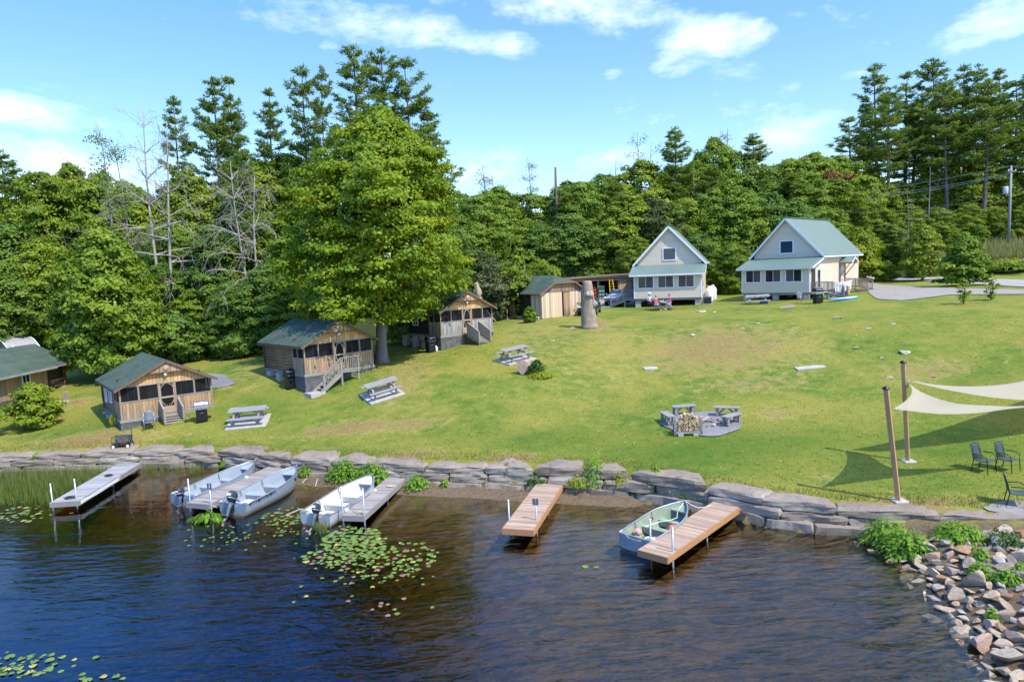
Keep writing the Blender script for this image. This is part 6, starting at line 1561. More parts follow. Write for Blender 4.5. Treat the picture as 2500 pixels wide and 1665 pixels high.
MT.update(boat_grey=m_boat('pale_blue_grey_hull',(.27,.325,.365)),boat_grey_in=m_boat('pale_grey_boat_inside',(.37,.415,.45),False,.12),boat_white=m_boat('white_boat_inside',(.68,.655,.61),False,.1),boat_white_out=m_boat('white_boat_hull',(.50,.52,.53)),boat_green=m_boat('dull_green_boat_inside',(.36,.42,.29),False,.5),boat_green_out=m_boat('scratched_aluminium_hull',(.33,.36,.38),False,.6),gunwale_grey=plain('grey_gunwale',(.22,.23,.25),.5,.1),
 motor_blue=plain('dark_blue_cowling',(.035,.045,.065),.3,.06),motor_grey=plain('outboard_grey',(.12,.14,.17),.4,.1),prop=plain('cream_propeller',(.60,.50,.36),.5,.1))
b1,BL1,_,hb1=boat('left one of two pale grey boats, moored on the left of dock number three',(409.9,1205),(480,1212),(621.3,1125),MT['boat_grey'],MT['boat_grey_in'],1.45,(MT['motor_blue'],.12,.85,0))
b2,BL2,_,hb2=boat('right one of two pale grey boats, its bigger outboard tilted above the lily pads',(529.4,1225),(608.6,1232),(723.9,1136.8),MT['boat_grey'],MT['boat_grey_in'],1.5,(MT['motor_blue'],.55,1.15,.05))
b3,BL3,_,hb3=boat('white open boat with dark outboard at the narrow worn dock',(724.3,1249),(816,1258),(909.6,1158.5),MT['boat_white_out'],MT['boat_white'],1.55,(MT['motor_blue'],.5,.95,-.05))
b4,BL4,_,hb4=boat('old dull green boat without a motor beside the rightmost dock',(1517.2,1299.7),(1584.7,1320),(1672.3,1223.3),MT['boat_green_out'],MT['boat_green'],1.4,None,((.04,.14),(.42,.50),(.70,.77)))
def in_boat(b,x,y,z): return wpt(b,x,y,z)
# unreadable dark registration strokes on the grey hull
m=MB();x=.15
rr=random.Random(5)
while x<1.75:
    w_=rr.uniform(.05,.10);y=-hb2(x)*1.0-.012;zz=.44+.02*x
    for q in range(rr.choice([1,2])):m.box(x+q*.04,x+q*.04+.022,y-.006,y+.004,zz-.06,zz+.045)
    m.box(x,x+w_*.8,y-.006,y+.004,zz+.025,zz+.045);x+=w_+.035
m.build('hull_lettering',MT['black'],b2)
m=MB()
for x0 in(BL3*.30,BL3*.5,):
    for k in range(7):
        x=x0+k*.11;y=-hb3(x)-.012;m.box(x,x+.06,y-.006,y+.004,.40,.50)
m.build('hull_lettering',MT['gunwale_grey'],b3)
m=MB()
for k in range(3):
    a=k*.4;m.box(BL2*.78+k*.05,BL2*.78+k*.05+.025,-hb2(BL2*.78)-.015,-hb2(BL2*.78)+.0,.42,.54)
m.build('hull_lettering',MT['black'],b2)
redp=flat('red_plastic',(.55,.05,.04));
q=in_boat(b2,.75,-.2,.06);e=thing('fuel_tank','red and white fuel tank on the floor behind the bigger outboard','fuel tank',q,b2.rotation_euler[2])
m=MB();m.box(-.25,.25,-.18,.18,0,.2);m.build('tank',redp,e,bevel=.04);m=MB();m.box(-.14,.3,-.06,.34,.2,.26);m.build('lid',MT['white'],e,bevel=.02)
def puff(name,label,cat,loc,sx,sy,sz,mat,seed,rz=0):
    rr=random.Random(seed);bm=bmesh.new();bmesh.ops.create_icosphere(bm,subdivisions=3,radius=.5)
    for v in bm.verts:v.co*=1+.16*math.sin(7*v.co.x+seed)+.12*math.sin(9*v.co.y+2*seed)*math.cos(6*v.co.z)
    me=bpy.data.meshes.new(name);bm.to_mesh(me);bm.free();me.materials.append(mat);me.shade_smooth()
    o=bpy.data.objects.new(name,me);COL.objects.link(o);o.location=loc;o.scale=(sx,sy,sz);o.rotation_euler=(0,0,rz);return tag(o,label,cat)
og=flat('faded_orange',(.55,.17,.09));
puff('life_jacket','faded orange life jacket at the left side of the green boat','life jacket',in_boat(b4,.75,.42,.32),.35,.3,.22,flat('faded_pink',(.6,.35,.28)),1)
puff('life_jacket','orange and dark tangle of rope and float in the green boat bow','life jacket',in_boat(b4,BL4*.62,-.25,.22),.5,.4,.22,og,2)
puff('cushion','white cushion on the stern seat of the green boat','cushion',in_boat(b4,.5,-.28,.33),.42,.36,.1,MT['white'],3)
for b_,x,y,lb in((b3,BL3*.8,-.62,'white fender between the white boat bow and the narrow dock'),(b3,.9,-.80,'white fender between the white boat stern and the narrow dock'),(b1,BL1*.72,-.62,'white fender between the left grey boat and dock number three')):
    o=puff('fender',lb,'fender',in_boat(b_,x,y,.34),.15,.15,.3,MT['white'],4)
def cable(name,label,cat,pts,r,mat,group=None):
    m=MB();m.path(pts,r,5,False);o=m.build(name,mat,None,True,fixn=False);return tag(o,label,cat,group)
a=in_boat(b4,BL4-.05,-.02,.86);b_=wpt(d5,-w5/2+.1,L5-.6,.52);mid=(a+b_)/2-Vector((0,0,.18))
cable('mooring_rope','white rope tying the green boat bow to the rightmost dock','rope',[a,(a+mid)/2-Vector((0,0,.03)),mid,(b_+mid)/2-Vector((0,0,.03)),b_],.014,MT['ropew'])
a=in_boat(b4,BL4-.1,0,.8);cable('mooring_rope','slack white rope hanging inside the green boat bow','rope',[a,in_boat(b4,BL4*.86,.05,.55),in_boat(b4,BL4*.8,-.05,.4),in_boat(b4,BL4*.72,.1,.34),in_boat(b4,BL4*.55,.15,.45),in_boat(b4,BL4*.35,.35,.42)],.014,MT['ropew'])
a=in_boat(b2,.05,.60,.45);b_=wpt(d2,w2/2,.15,.3);cable('mooring_rope','thin rope from dock number three to the right grey boat stern','rope',[a,(a+b_)/2-Vector((0,0,.15)),b_],.012,MT['ropew'])
# driftwood in the water and on the beach
for i,(px,py,px2,py2,lb) in enumerate([(705,1325,765,1300,'dead branch lying in the water behind the white boat stern'),(738,1182,752,1174,'small bare twig on the beach right of the grey boats'),(770,1192,776,1175,'upright pale driftwood twig on the beach')]):
    a=gp(px,py);b_=gp(px2,py2);a.z=max(a.z,.0)+.03;b_.z=max(b_.z,0)+.12
    cable('driftwood',lb,'driftwood',[a,a.lerp(b_,.5)+Vector((0,.05,.06)),b_],[.03,.035,.02],BK['dead'])
# ---------------------------------------------------------------- picnic tables, pads
def tilt_to(o,rz,k=.85):
    x,y=o.location.x,o.location.y;n=Vector((-(tz(x+.8,y)-tz(x-.8,y))/1.6*k,-(tz(x,y+.8)-tz(x,y-.8))/1.6*k,1)).normalized()
    o.rotation_euler=(Vector((0,0,1)).rotation_difference(n)@Euler((0,0,rz)).to_quaternion()).to_euler()
def picnic():
    e=thing('picnic_table','x','picnic table');L=2.05
    m=MB()
    for k in range(5):m.box(-L/2,L/2,-.37+k*.15,-.37+k*.15+.14,.71,.75)
    m.build('table_top',MT['grey'],e)
    for s in(-1,1):
        m=MB()
        for k in range(2):m.box(-L/2,L/2,s*.72-.145+k*.15,s*.72-.005+k*.15,.41,.45)
        m.build('bench_seat',MT['grey'],e)
    for x in(-.68,.68):
        m=MB()
        for s in(-1,1):m.beam((x+.02*s,s*.70,0),(x+.02*s,s*.20,.71),.045,.10,(1,0,0))
        m.build('leg_frame',MT['rail'],e)
        m=MB();m.box(x-.05,x-.01,-.86,.86,.32,.41);m.box(x+.05,x+.09,-.36,.36,.62,.71);m.build('cross_beam',MT['rail'],e)
    m=MB();m.beam((-.66,0,.36),(-.1,0,.70),.04,.08);m.beam((.66,0,.36),(.1,0,.70),.04,.08);m.build('brace',MT['rail'],e)
    return e
pt=picnic();first=True
for px,py,yaw,lb,pad in [(603,1037,8,'grey picnic table on a slab in front of the cabin numbered 7',1),(932,970,32,'grey picnic table on a slab below the second log cabin',1),(1258,882,36,'grey picnic table on a slab left above the pink boulder',1),(1618,757,84,'grey picnic table with people in front of the left white house',0),(1853,742,-14,'grey picnic table in front of the right white house',0)]:
    p=gp(px,py);p.y+=.35;p.z=tz(p.x,p.y)
    sx,sy=[tz(p.x+d_[0],p.y+d_[1])-tz(p.x-d_[0],p.y-d_[1]) for d_ in((.9,0),(0,.9))]
    if pad:
        m=MB();m.box(-1.15,1.1,-.95,.95,-.5,.07);o=m.build('concrete_pad',MT['concrete'],None,bevel=.02);o.location=p;tilt_to(o,rad(yaw));tag(o,'pale concrete slab under the '+('picnic table of the nearest cabin' if px==603 else 'picnic table below the second cabin' if px==932 else 'picnic table above the pink boulder'),'slab');p=p+Vector((0,0,.075))
    if first:e=pt;e.location=p;e.rotation_euler=(0,0,rad(yaw));e['label']=lb;first=False
    else:e=copy_thing(pt,p,rad(yaw),lb)
    if pad:tilt_to(e,rad(yaw))
    e['group']='picnic tables on the lawn'
    if px==1618:HT=e
    if px==1853:HT2=e
def slab(px,py,wpx,yaw,lb,h=.06):
    p=gp(px,py);w_=wpx*p.y/F;m=MB();m.box(-w_/2,w_/2,-.28,.28,-.4,h);o=m.build('stone_slab',MT['concrete'],None,bevel=.015);o.location=p;tilt_to(o,rad(yaw),.5);tag(o,lb,'slab')
slab(1588,900,34,2,'short flat grey slab set in the middle of the slope');slab(1978,898,72,2,'long flat pale slab set in the slope at the right');slab(150,984,30,5,'pale flat stone in the grass right of the leftmost cabin',.1)
p=gp(162,978);m=MB();m.box(-.12,.12,-.12,.12,-.2,.62);o=m.build('wooden_post',MT['post'],None,bevel=.02);o.location=p;tag(o,'short dark wooden stump post standing right of the leftmost cabin','post')
# ---------------------------------------------------------------- fire pit
def bench():
    e=thing('bench','x','bench');m=MB()
    for k in range(2):m.box(-.62,.62,-.20+k*.205,-.005+k*.205,.40,.45)
    m.build('seat',MT['grey'],e)
    for x in(-.45,.45):
        for y in(-.11,.11):
            m=MB();m.box(x-.07,x+.07,y-.05,y+.05,0,.40);m.build('leg',MT['greyy'],e)
    m=MB();m.beam((-.42,0,.06),(-.08,0,.39),.04,.09);m.beam((.42,0,.06),(.08,0,.39),.04,.09);m.build('brace',MT['rail'],e);return e
be=bench();first=True
for px,py,yaw,lb in [(1630,1034,97,'low grey bench at the left of the fire ring, end towards the lake'),(1669,1013,8,'low grey bench behind the firewood rack'),(1774,1017,-20,'low grey bench at the back right of the fire ring'),(1786,1037,38,'low grey bench at the front right of the fire ring')]:
    p=gp(px,py);p.z=tz(p.x,p.y)+.05
    if first:e=be;e.location=p;e.rotation_euler=(0,0,rad(yaw));e['label']=lb;first=False
    else:e=copy_thing(be,p,rad(yaw),lb)
    e['group']='benches round the fire ring'
p=gp(1679,1060);p.z+=.03;e=thing('firewood_rack','low grey timber rack holding the firewood beside the fire ring','rack',p,rad(-6))
m=MB()
for y in(-.2,.2):m.box(-.66,.66,y-.05,y+.05,.05,.16)
m.build('base_rail',MT['grey'],e)
for x in(-.60,.60):
    m=MB()
    for y in(-.2,.2):m.box(x-.05,x+.05,y-.05,y+.05,.0,.72)
    m.build('end_post',MT['greyy'],e)
m=MB()
for x in(-.35,.35):m.box(x-.12,x+.12,-.3,.3,-.1,.05)
m.build('foot',MT['concrete'],e)
spl=m_grain('split_firewood',(.66,.50,.30),(.45,.30,.15),1)
SPM=[]
for s_ in range(6):
    rr=random.Random(s_);m=MB();n=rr.choice([3,3,4,5]);r0=rr.uniform(.055,.085);pl=[(r0*rr.uniform(.75,1.15)*math.cos(2*PI*k/n+s_),r0*rr.uniform(.75,1.15)*math.sin(2*PI*k/n+s_)) for k in range(n)]
    m.prism(pl,-.2,.2,lambda u,v,q:(u,q,v));o=m.build('split_log',spl);SPM.append(o.data);bpy.data.objects.remove(o)
cz,sz=math.cos(e.rotation_euler[2]),math.sin(e.rotation_euler[2])
for row in range(8):
    half=.50 if row<5 else .50-.09*(row-4);zz=.16+.075+row*.098;n=int(half*2/.118)
    for k in range(n):
        x=-half+(k+.5)*2*half/n+R_.uniform(-.015,.015)+(.05 if row%2 else 0);q=wpt(e,x,R_.uniform(-.04,.04),zz)
        o=bpy.data.objects.new('split_log',SPM[R_.randrange(6)]);COL.objects.link(o);o.location=q;o.rotation_euler=(R_.uniform(-.05,.05),R_.uniform(0,6.28),e.rotation_euler[2]+R_.uniform(-.12,.12));tag(o,'pale split log stacked in the firewood rack','firewood','split logs in the firewood rack')
fc=gp(1722,1034)
for k in range(26):
    a=k*2*PI/15;q=.62 if k<15 else R_.uniform(.1,.5);x=fc.x+q*math.cos(a)*1.25;y=fc.y+q*math.sin(a);s=R_.uniform(.24,.38)
    rock('fire_ring_stone','pale' if k%3==0 else 'pink' if k%3==1 else 'grey',(x,y,tz(x,y)+.1+(.1 if k>=15 else 0)),s*1.2,s*.8,s*.75,R_.uniform(0,6),('pale' if k%3==0 else 'pinkish' if k%3==1 else 'grey')+' stone heaped in the fire ring between the benches','stones of the fire ring',R_.uniform(-.6,.6))
# ---------------------------------------------------------------- shade sails
def sail_post(base,top,lb,w_=.15):
    e=thing('sail_post',lb,'post',base,0,'posts of the shade sails');v=Vector(top)-Vector(base)
    m=MB();u=Vector((math.sin(rad(38)),math.cos(rad(38)),0));m.beam((0,0,-.2),v,w_,w_,u);m.build('timber',MT['postnew'],e,bevel=.012)
    m=MB();m.box(-.24,.24,-.24,.24,-.2,.05);m.build('footing',MT['concrete'],e,bevel=.02)
    m=MB();m.lathe([(.12,0),(.13,.03),(.07,.09),(.03,.10)],10,tuple(v));m.build('cap',MT['black'],e);return e
pb=gp(2195,1223);pt1=aty(2163,950,pb.y);P1=sail_post(pb,pt1,'near leaning shade sail post standing closest to the wall')
pf=gp(2217,1126);pt2=aty(2205,886,pf.y);P2=sail_post(pf,pt2,'rear shade sail post, the greyer of the two')
cA=aty(2187,999,pb.y);cB=aty(2215,930,pf.y);cC=aty(2790,955,25.5);cD=aty(2224,929,pf.y+.1);cE=aty(2860,835,36);cF=aty(2900,1030,30)
SAIL=G('sail_cloth',.85,.15);SAIL.col((.62,.54,.42));t_=SAIL.n('ShaderNodeBsdfTranslucent');t_.inputs[0].default_value=(.7,.62,.5,1);mx=SAIL.n('ShaderNodeMixShader');mx.inputs[0].default_value=.35
SAIL.nt.links.new(SAIL.b.outputs[0],mx.inputs[1]);SAIL.nt.links.new(t_.outputs[0],mx.inputs[2]);tp_=SAIL.n('ShaderNodeBsdfTransparent');m2_=SAIL.n('ShaderNodeMixShader');m2_.inputs[0].default_value=.38;SAIL.nt.links.new(mx.outputs[0],m2_.inputs[1]);SAIL.nt.links.new(tp_.outputs[0],m2_.inputs[2]);SAIL.nt.links.new(m2_.outputs[0],SAIL.out.inputs[0])
def curve(P,u):
    """smooth curve through the points P"""
    n=len(P)-1;x=min(u*n,n-1e-6);i=int(x);t=x-i
    p0,p1,p2,p3=P[max(i-1,0)],P[i],P[i+1],P[min(i+2,n)]
    return (p1*2+(p2-p0)*t+(p0*2-p1*5+p2*4-p3)*t*t+(p1*3-p0-p2*3+p3)*t**3)*.5
def sail(up,lo,lb,neck=None):
    U=[aty(*q) for q in up];L=[aty(*q) for q in lo];m=MB();n=36;r=12;vs=[]
    for i in range(n+1):
        s_=i/n;a=curve(U,s_);b=curve(L,s_)
        for j in range(r+1):
            t=j/r;p=a.lerp(b,t)
            if neck:p=p+Vector((neck*4*t*(1-t)*(1-s_)**6,0,0))
            p.z-=.05*4*t*(1-t)*s_;vs.append(tuple(p))
    m.add(vs,[(i*(r+1)+j,i*(r+1)+j+1,(i+1)*(r+1)+j+1,(i+1)*(r+1)+j) for i in range(n) for j in range(r)])
    o=m.build('shade_sail',SAIL.m,None,True);md=o.modifiers.new('t','SOLIDIFY');md.thickness=.006;tag(o,lb,'shade sail','shade sails');return o
pn,pr_=pb.y,pf.y
sail([(2213,932,pr_),(2256,960,pr_-.4),(2325,983,25.2),(2410,990,25),(2500,991,25),(2700,976,25.2)],[(2178,999,pn),(2225,1004,pn+.3),(2300,1011,24),(2390,1008,24.4),(2500,994,24.8),(2700,978,25.2)],'front cream shade sail strung between the two sail posts',.42)
sail([(2229,930.5,pr_+.1),(2285,939,28),(2345,943,29),(2420,941,30.5),(2500,929,32),(2700,885,35)],[(2229,932,pr_+.1),(2285,946,27),(2345,958,27.4),(2420,970,28),(2500,977,28.6),(2700,990,30)],'rear cream shade sail reaching from the rear post to the right edge')
cC=aty(2700,977,25.2);cE=aty(2700,885,35);cF=aty(2700,990,30)
for q_,lb in((cC,'sail post beyond the right edge of the picture, front one'),(cE,'sail post beyond the right edge of the picture, rear one'),(cF,'sail post beyond the right edge of the picture, middle one')):
    g0=tz(q_.x+.2,q_.y);sail_post(Vector((q_.x+.25,q_.y,g0)),Vector((q_.x+.2,q_.y,q_.z+.4)),lb)
m=MB();v=(cB-pf);m.path([v+Vector((-.05,-.1,-.25)),v+Vector((0,-.12,0)),v+Vector((-.02,-.1,.06))],.03,6);m.build('turnbuckle',MT['galv'],P2,True)
m=MB();v=(cA-pb);m.tube(v+Vector((-.05,0,0)),v+Vector((.1,0,0)),.02);m.build('turnbuckle',MT['galv'],P1,True)
# ---------------------------------------------------------------- patio chairs
def chair(mat,mesh):
    e=thing('patio_chair','x','chair')
    for s in(-1,1):
        m=MB();m.path([(s*.27,-.27,0),(s*.27,-.24,.42),(s*.29,-.22,.60),(s*.30,-.05,.66),(s*.29,.2,.64)],.016,6);m.build('leg',mat,e,True)
        m=MB();m.path([(s*.24,.30,0),(s*.25,.22,.42),(s*.25,.27,.68),(s*.24,.34,.95)],.016,6);m.build('leg',mat,e,True)
    m=MB();N=8;vs=[];
    for i in range(N+1):
        t=i/N;vs+=[(-.26,-.26+.48*t,.43-.02*math.sin(t*PI)),(.26,-.26+.48*t,.43-.02*math.sin(t*PI))]
    m.add(vs,[(2*i,2*i+1,2*i+3,2*i+2) for i in range(N)]);o=m.build('seat',mesh,e,True);o.modifiers.new('t','SOLIDIFY').thickness=.015
    m=MB();vs=[]
    for i in range(N+1):
        t=i/N;vs+=[(-.245,.22+.12*t+.015*math.sin(t*PI),.45+.5*t),(.245,.22+.12*t+.015*math.sin(t*PI),.45+.5*t)]
    m.add(vs,[(2*i,2*i+1,2*i+3,2*i+2) for i in range(N)]);o=m.build('backrest',mesh,e,True);o.modifiers.new('t','SOLIDIFY').thickness=.015
    m=MB();m.path([(-.24,.34,.95),(0,.355,.97),(.24,.34,.95)],.016,6);m.build('top_rail',mat,e,True);return e
meshd=plain('dark_green_mesh',(.055,.085,.075),.6,.1,30);dm=plain('dark_green_steel',(.012,.02,.022),.4,.05)
ch=chair(dm,meshd)
for k,(px,py,yaw,lb,sc) in enumerate([(2402,1151,28,'left one of two dark patio chairs side by side under the sails',1.08),(2460,1148,28,'right one of two dark patio chairs side by side under the sails',1.08),(2482,1233,62,'single dark patio chair at the right edge near the rock ledge',1.08)]):
    p=gp(px,py)
    if k==0:ch.location=p;ch.rotation_euler=(0,0,rad(yaw));ch['label']=lb;e=ch
    else:e=copy_thing(ch,p,rad(yaw),lb)
    e.scale=(sc,sc,sc);e['group']='dark patio chairs'
gch=chair(MT['galv'],plain('grey_mesh',(.16,.18,.21),.6,.1,30));p=gp(1957,741);gch.location=p;gch.rotation_euler=(0,0,rad(15));gch['label']='grey patio chair beside the barbecue of the right white house'
p=gp(366,1048);copy_thing(gch,p,rad(28),'grey patio chair before the lattice of the nearest cabin')
# ---------------------------------------------------------------- barbecues
def grill(label,px,py,yaw,body,lid,panel,shelf=True,sc=1.0):
    p=gp(px,py);e=thing('barbecue',label,'barbecue',p,rad(yaw));e.scale=(sc,sc,sc)
    m=MB();m.box(-.30,.30,-.24,.24,.06,.74);m.build('cabinet',body,e,bevel=.012)
    m=MB();m.box(-.36,.36,-.30,.27,.742,.90);m.build('firebox',panel,e,bevel=.012)
    m=MB();pr=[(-.27,.0),(-.27,.12),(-.18,.25),(0,.30),(.18,.27),(.27,.15),(.27,0)];m.prism(pr,-.35,.35,lambda u,v,q:(q,u,v+.902));l_=m.build('lid',lid,e,bevel=.015)
    m=MB();m.path([(-.25,-.25,1.03),(-.25,-.31,1.05),(.25,-.31,1.05),(.25,-.25,1.03)],.013,6);m.build('handle',MT['steel'],l_,True)
    for x in(-.2,0,.2):
        m=MB();m.path([(x,-.30,.83),(x,-.335,.83)],.028,10);m.build('knob',MT['black'] if panel is not MT['black'] else MT['galv'],e)
    if shelf:
        for s in(-1,1):
            m=MB();m.box(min(s*.365,s*.70),max(s*.365,s*.70),-.26,.24,.86,.90);m.build('side_shelf',panel,e,bevel=.008)
    for x in(-.25,.25):
        m=MB();m.path([(x-.02,.1,.07),(x+.03,.1,.07)],.07,12);m.build('wheel',MT['rubber'],e,True)
    m=MB();m.path([(-.1,-.25,.55),(-.1,-.27,.55),(.1,-.27,.55),(.1,-.25,.55)],.01,6);m.build('cabinet_handle',MT['steel'],e,True);return e
grill('black barbecue with silver lid and panel at the nearest cabin steps',494,1029,26,MT['black'],MT['steel'],MT['steel'])
g1=grill('all black barbecue standing left of the second cabin skirt',711,948,40,MT['black'],MT['black'],MT['black'],False,1.05)
g2=grill('black barbecue with a white gas bottle at the third cabin',1052,860,40,MT['black'],MT['black'],MT['black'],True,1.0)
m=MB();m.lathe([(.10,.0),(.15,.05),(.15,.32),(.08,.4),(.05,.46)],12,(.42,-.05,.0));m.build('gas_bottle',MT['white'],g2,True)
grill('barbecue with black lid and wide silver panel at the right house stairs',1997,741,12,MT['black'],MT['black'],MT['steel'],True,1.1)
# ---------------------------------------------------------------- tall stump, carving
p=gp(1440,800);H=aty(1440,683,p.y).z-p.z
pale=plain('cut_wood',(.55,.46,.36),.9,.2,6)
e=thing('tall_stump','tall thick grey tree stump with sawn off limbs on the upper lawn','tree stump',p-Vector((0,0,.1)))
m=MB();N=14;pts=[];rs=[]
for i in range(N+1):
    t=i/N;pts.append((-.12*math.sin(t*2),0,H*t));rs.append(.62-.20*t-.12*max(0,t-.72)/.28+.16*max(0,1-t*8)**2+.02*math.sin(9*t))
m.path(pts,rs,18);m.v=[(x+.05*math.sin(5*math.atan2(y,x)+z),y+.05*math.cos(4*math.atan2(y,x)+z),z) for x,y,z in m.v]
m.path([(.2,-.1,H*.55),(.28,-.1,H*.50),(.50,-.16,H*.56)],[.34,.33,.26],12)
m.path([(0,-.1,H*.6),(.02,-.25,H*.71),(.05,-.46,H*.735)],[.30,.31,.30],14);m.build('trunk',BK['stump'],e,True)
for c_,d_,r_ in(((-.12*math.sin(2),0,H+.006),(0,0,1),.28),((.055,-.47,H*.736),(.1,-.95,.12),.285),((.51,-.165,H*.562),(.8,-.2,.6),.24)):
    m=MB();d_=Vector(d_).normalized();m.path([Vector(c_),Vector(c_)+d_*.012],r_,16);m.build('cut_face',pale,e)
p=aty(1167,740,63);zg=tz(p.x,63);zt=aty(1167,689,63).z
cw=m_bark('carved_wood',(.26,.19,.12),(.56,.46,.34));e=thing('bird_carving','pale wooden bird of prey carving on a tree trunk behind the third cabin roof','carving',(p.x,63,zg))
H=zt-zg;m=MB();m.path([(0,0,0),(.02,0,H*.3),(.05,0,H-1.35)],[.42,.38,.33],12);m.build('trunk',cw,e,True)
m=MB();m.path([(.05,0,H-1.45),(.06,.02,H-1.1),(.04,.03,H-.75),(.0,.0,H-.42),(-.03,-.02,H-.22),(-.05,-.03,H-.08),(-.06,-.03,H)],[.16,.26,.27,.2,.155,.14,.05],12)
m.path([(-.15,-.06,H-.14),(-.24,-.09,H-.17),(-.27,-.1,H-.24)],[.06,.045,.012],8)
for s in(-1,1):m.path([(s*.2,.05,H-.6),(s*.28,.1,H-1.0),(s*.16,.16,H-1.5)],[.1,.13,.05],8)
m.build('bird',cw,e,True)
for s in(-1,1):
    m=MB();m.tube((s*.2,0,H-1.9),(s*1.7,-.2,.1),.06);m.build('prop_pole',MT['treated'],e,True)
# ---------------------------------------------------------------- utility poles and wires
b_=gp(2462,600);P0=b_;top=aty(2469,405,b_.y);e=thing('utility_pole','grey utility pole with a transformer can at the right edge above the road','utility pole',b_)
v=top-b_;pw=plain('pole_wood',(.34,.33,.30),.9,.15,6)
m=MB();m.path([(0,0,-.3),v*.5,v],[.19,.16,.12],10);m.build('pole',pw,e,True)
cr=aty(2455,465,b_.y)-b_;m=MB();m.lathe([(.25,-.5),(.30,-.42),(.30,.38),(.22,.46)],14,tuple(cr));m.build('transformer',plain('transformer_grey',(.48,.55,.58),.5,.05),e,True)
m=MB();m.beam(v*.93+Vector((-.55,-.15,0)),v*.93+Vector((.55,-.15,0)),.10,.10);m.build('cross_arm',pw,e)
for x in(-.45,.45):
    m=MB();m.lathe([(.03,0),(.07,.05),(.04,.15)],8,tuple(v*.93+Vector((x,-.15,.05))));m.build('insulator',MT['white'],e,True)
b2_=aty(1862,600,92);zb=tz(b2_.x,92);t2=aty(1862,493,92);e=thing('utility_pole','slim pale pole rising behind the left roof slope of the right white house','utility pole',(b2_.x,92,zb))
m=MB();m.path([(0,0,-.2),(0,0,t2.z-zb)],[.15,.11],8);m.build('pole',pw,e,True);m=MB();m.path([(.1,-.1,t2.z-zb-.3),(.5,-.1,t2.z-zb-.6),(.4,-.1,t2.z-zb-1.1),(.05,-.1,t2.z-zb-1.0)],.03,5);m.build('cable_loop',MT['rope'],e,True)
def wire(a,b,sag,lb,r,mat):
    pts=[a.lerp(b,t)-Vector((0,0,sag*4*t*(1-t))) for t in np.linspace(0,1,25)];cable('overhead_wire',lb,'wire',pts,r,mat,'overhead wires')
T=P0+v
far=aty(1500,470,125)
wm=MT['galv'];wb=MT['black']
wire(T,aty(1780,498,118),.9,'highest overhead wire running left from the top of the transformer pole',.022,wm)
wire(T-Vector((0,0,.9)),aty(1830,487,112),1.2,'second overhead wire below the highest at the transformer pole',.022,wm)
wire(T-Vector((.3,0,1.1)),aty(1830,492,112),1.3,'third overhead wire, close below the second',.02,wm)
wire(T-Vector((0,0,3.4)),t2-Vector((0,0,.4)),1.6,'thick black cable sagging from the transformer pole to the slim pole',.035,wb)
wire(T-Vector((0,0,4.0)),aty(2040,556,90),.9,'lowest black cable dropping left behind the right house',.028,wb)
wire(T-Vector((0,0,.1)),aty(2800,395,70),.4,'overhead wire leaving the transformer pole to the right',.022,wm)
wire(T-Vector((0,0,3.9)),aty(2800,480,70),.5,'black cable leaving the transformer pole to the right',.03,wb)
# ---------------------------------------------------------------- small things
p=gp(300,1092);e=thing('folding_wagon','black folding wagon with red floor standing on the wall stones','wagon',p,rad(8))
m=MB()
fr_=[(-.42,-.24),(.42,-.24),(.42,.24),(-.42,.24)]
m.path([(x,y,.62) for x,y in fr_],.016,6,closed=True);m.path([(x,y,.22) for x,y in fr_],.016,6,closed=True)
for x,y in fr_:m.tube((x,y,.15),(x,y,.62),.016)
for y in(-.245,.245):
    m.path([(-.42,y,.24),(-.2,y,.46),(0,y,.52),(.2,y,.46),(.42,y,.24)],.014,6);m.path([(-.42,y,.6),(0,y,.3),(.42,y,.6)],.012,6)
m.path([(.42,0,.25),(.52,0,.75),(.50,0,.98)],.016,6);m.path([(.50,-.1,.98),(.50,.1,.98)],.018,6);m.build('frame',MT['black'],e,True)
m=MB();m.box(-.40,.40,-.22,.22,.20,.24);m.build('floor',MT['black'],e);m=MB();m.box(-.02,.26,-.235,-.225,.20,.30);m.build('red_flap',flat('red_cloth',(.30,.02,.02)),e)
m=MB();m.box(-.41,.41,.232,.24,.26,.60);m.build('side_cloth',flat('grey_mesh_cloth',(.14,.15,.13)),e)
for x in(-.36,.36):
    for y in(-.27,.27):
        m=MB();m.path([(x,y-.03,.12),(x,y+.03,.12)],.12,14);wl=m.build('wheel',MT['rubber'],e,True);m=MB();m.path([(x,y-.035,.12),(x,y+.035,.12)],.075,12);m.build('hub',MT['white'],wl)
p=gp(274,1038);e=puff('yellow_bag','bright yellow bag leaning at the left corner of the nearest cabin','bag',p+Vector((0,0,.28)),.30,.26,.62,flat('yellow_vinyl',(.75,.50,.01)),6)
p=gp(288,1040);e=thing('potted_plant','potted plant beside the yellow bag at the nearest cabin corner','plant',p)
m=MB();m.lathe([(.16,0),(.2,.36),(.18,.36)],12);m.build('pot',plain('dark_pot',(.10,.12,.08),.6),e,True)
r=np.random.default_rng(4);d_=norm(r.normal(size=(70,3)));d_[:,2]=abs(d_[:,2]);me=leaf_mesh('foliage',d_*np.array([.35,.3,.32])+np.array([0,0,.42]),d_,r.uniform(.1,.2,70),L_['weed'],seed=4);o=bpy.data.objects.new('foliage',me);COL.objects.link(o);o.parent=e
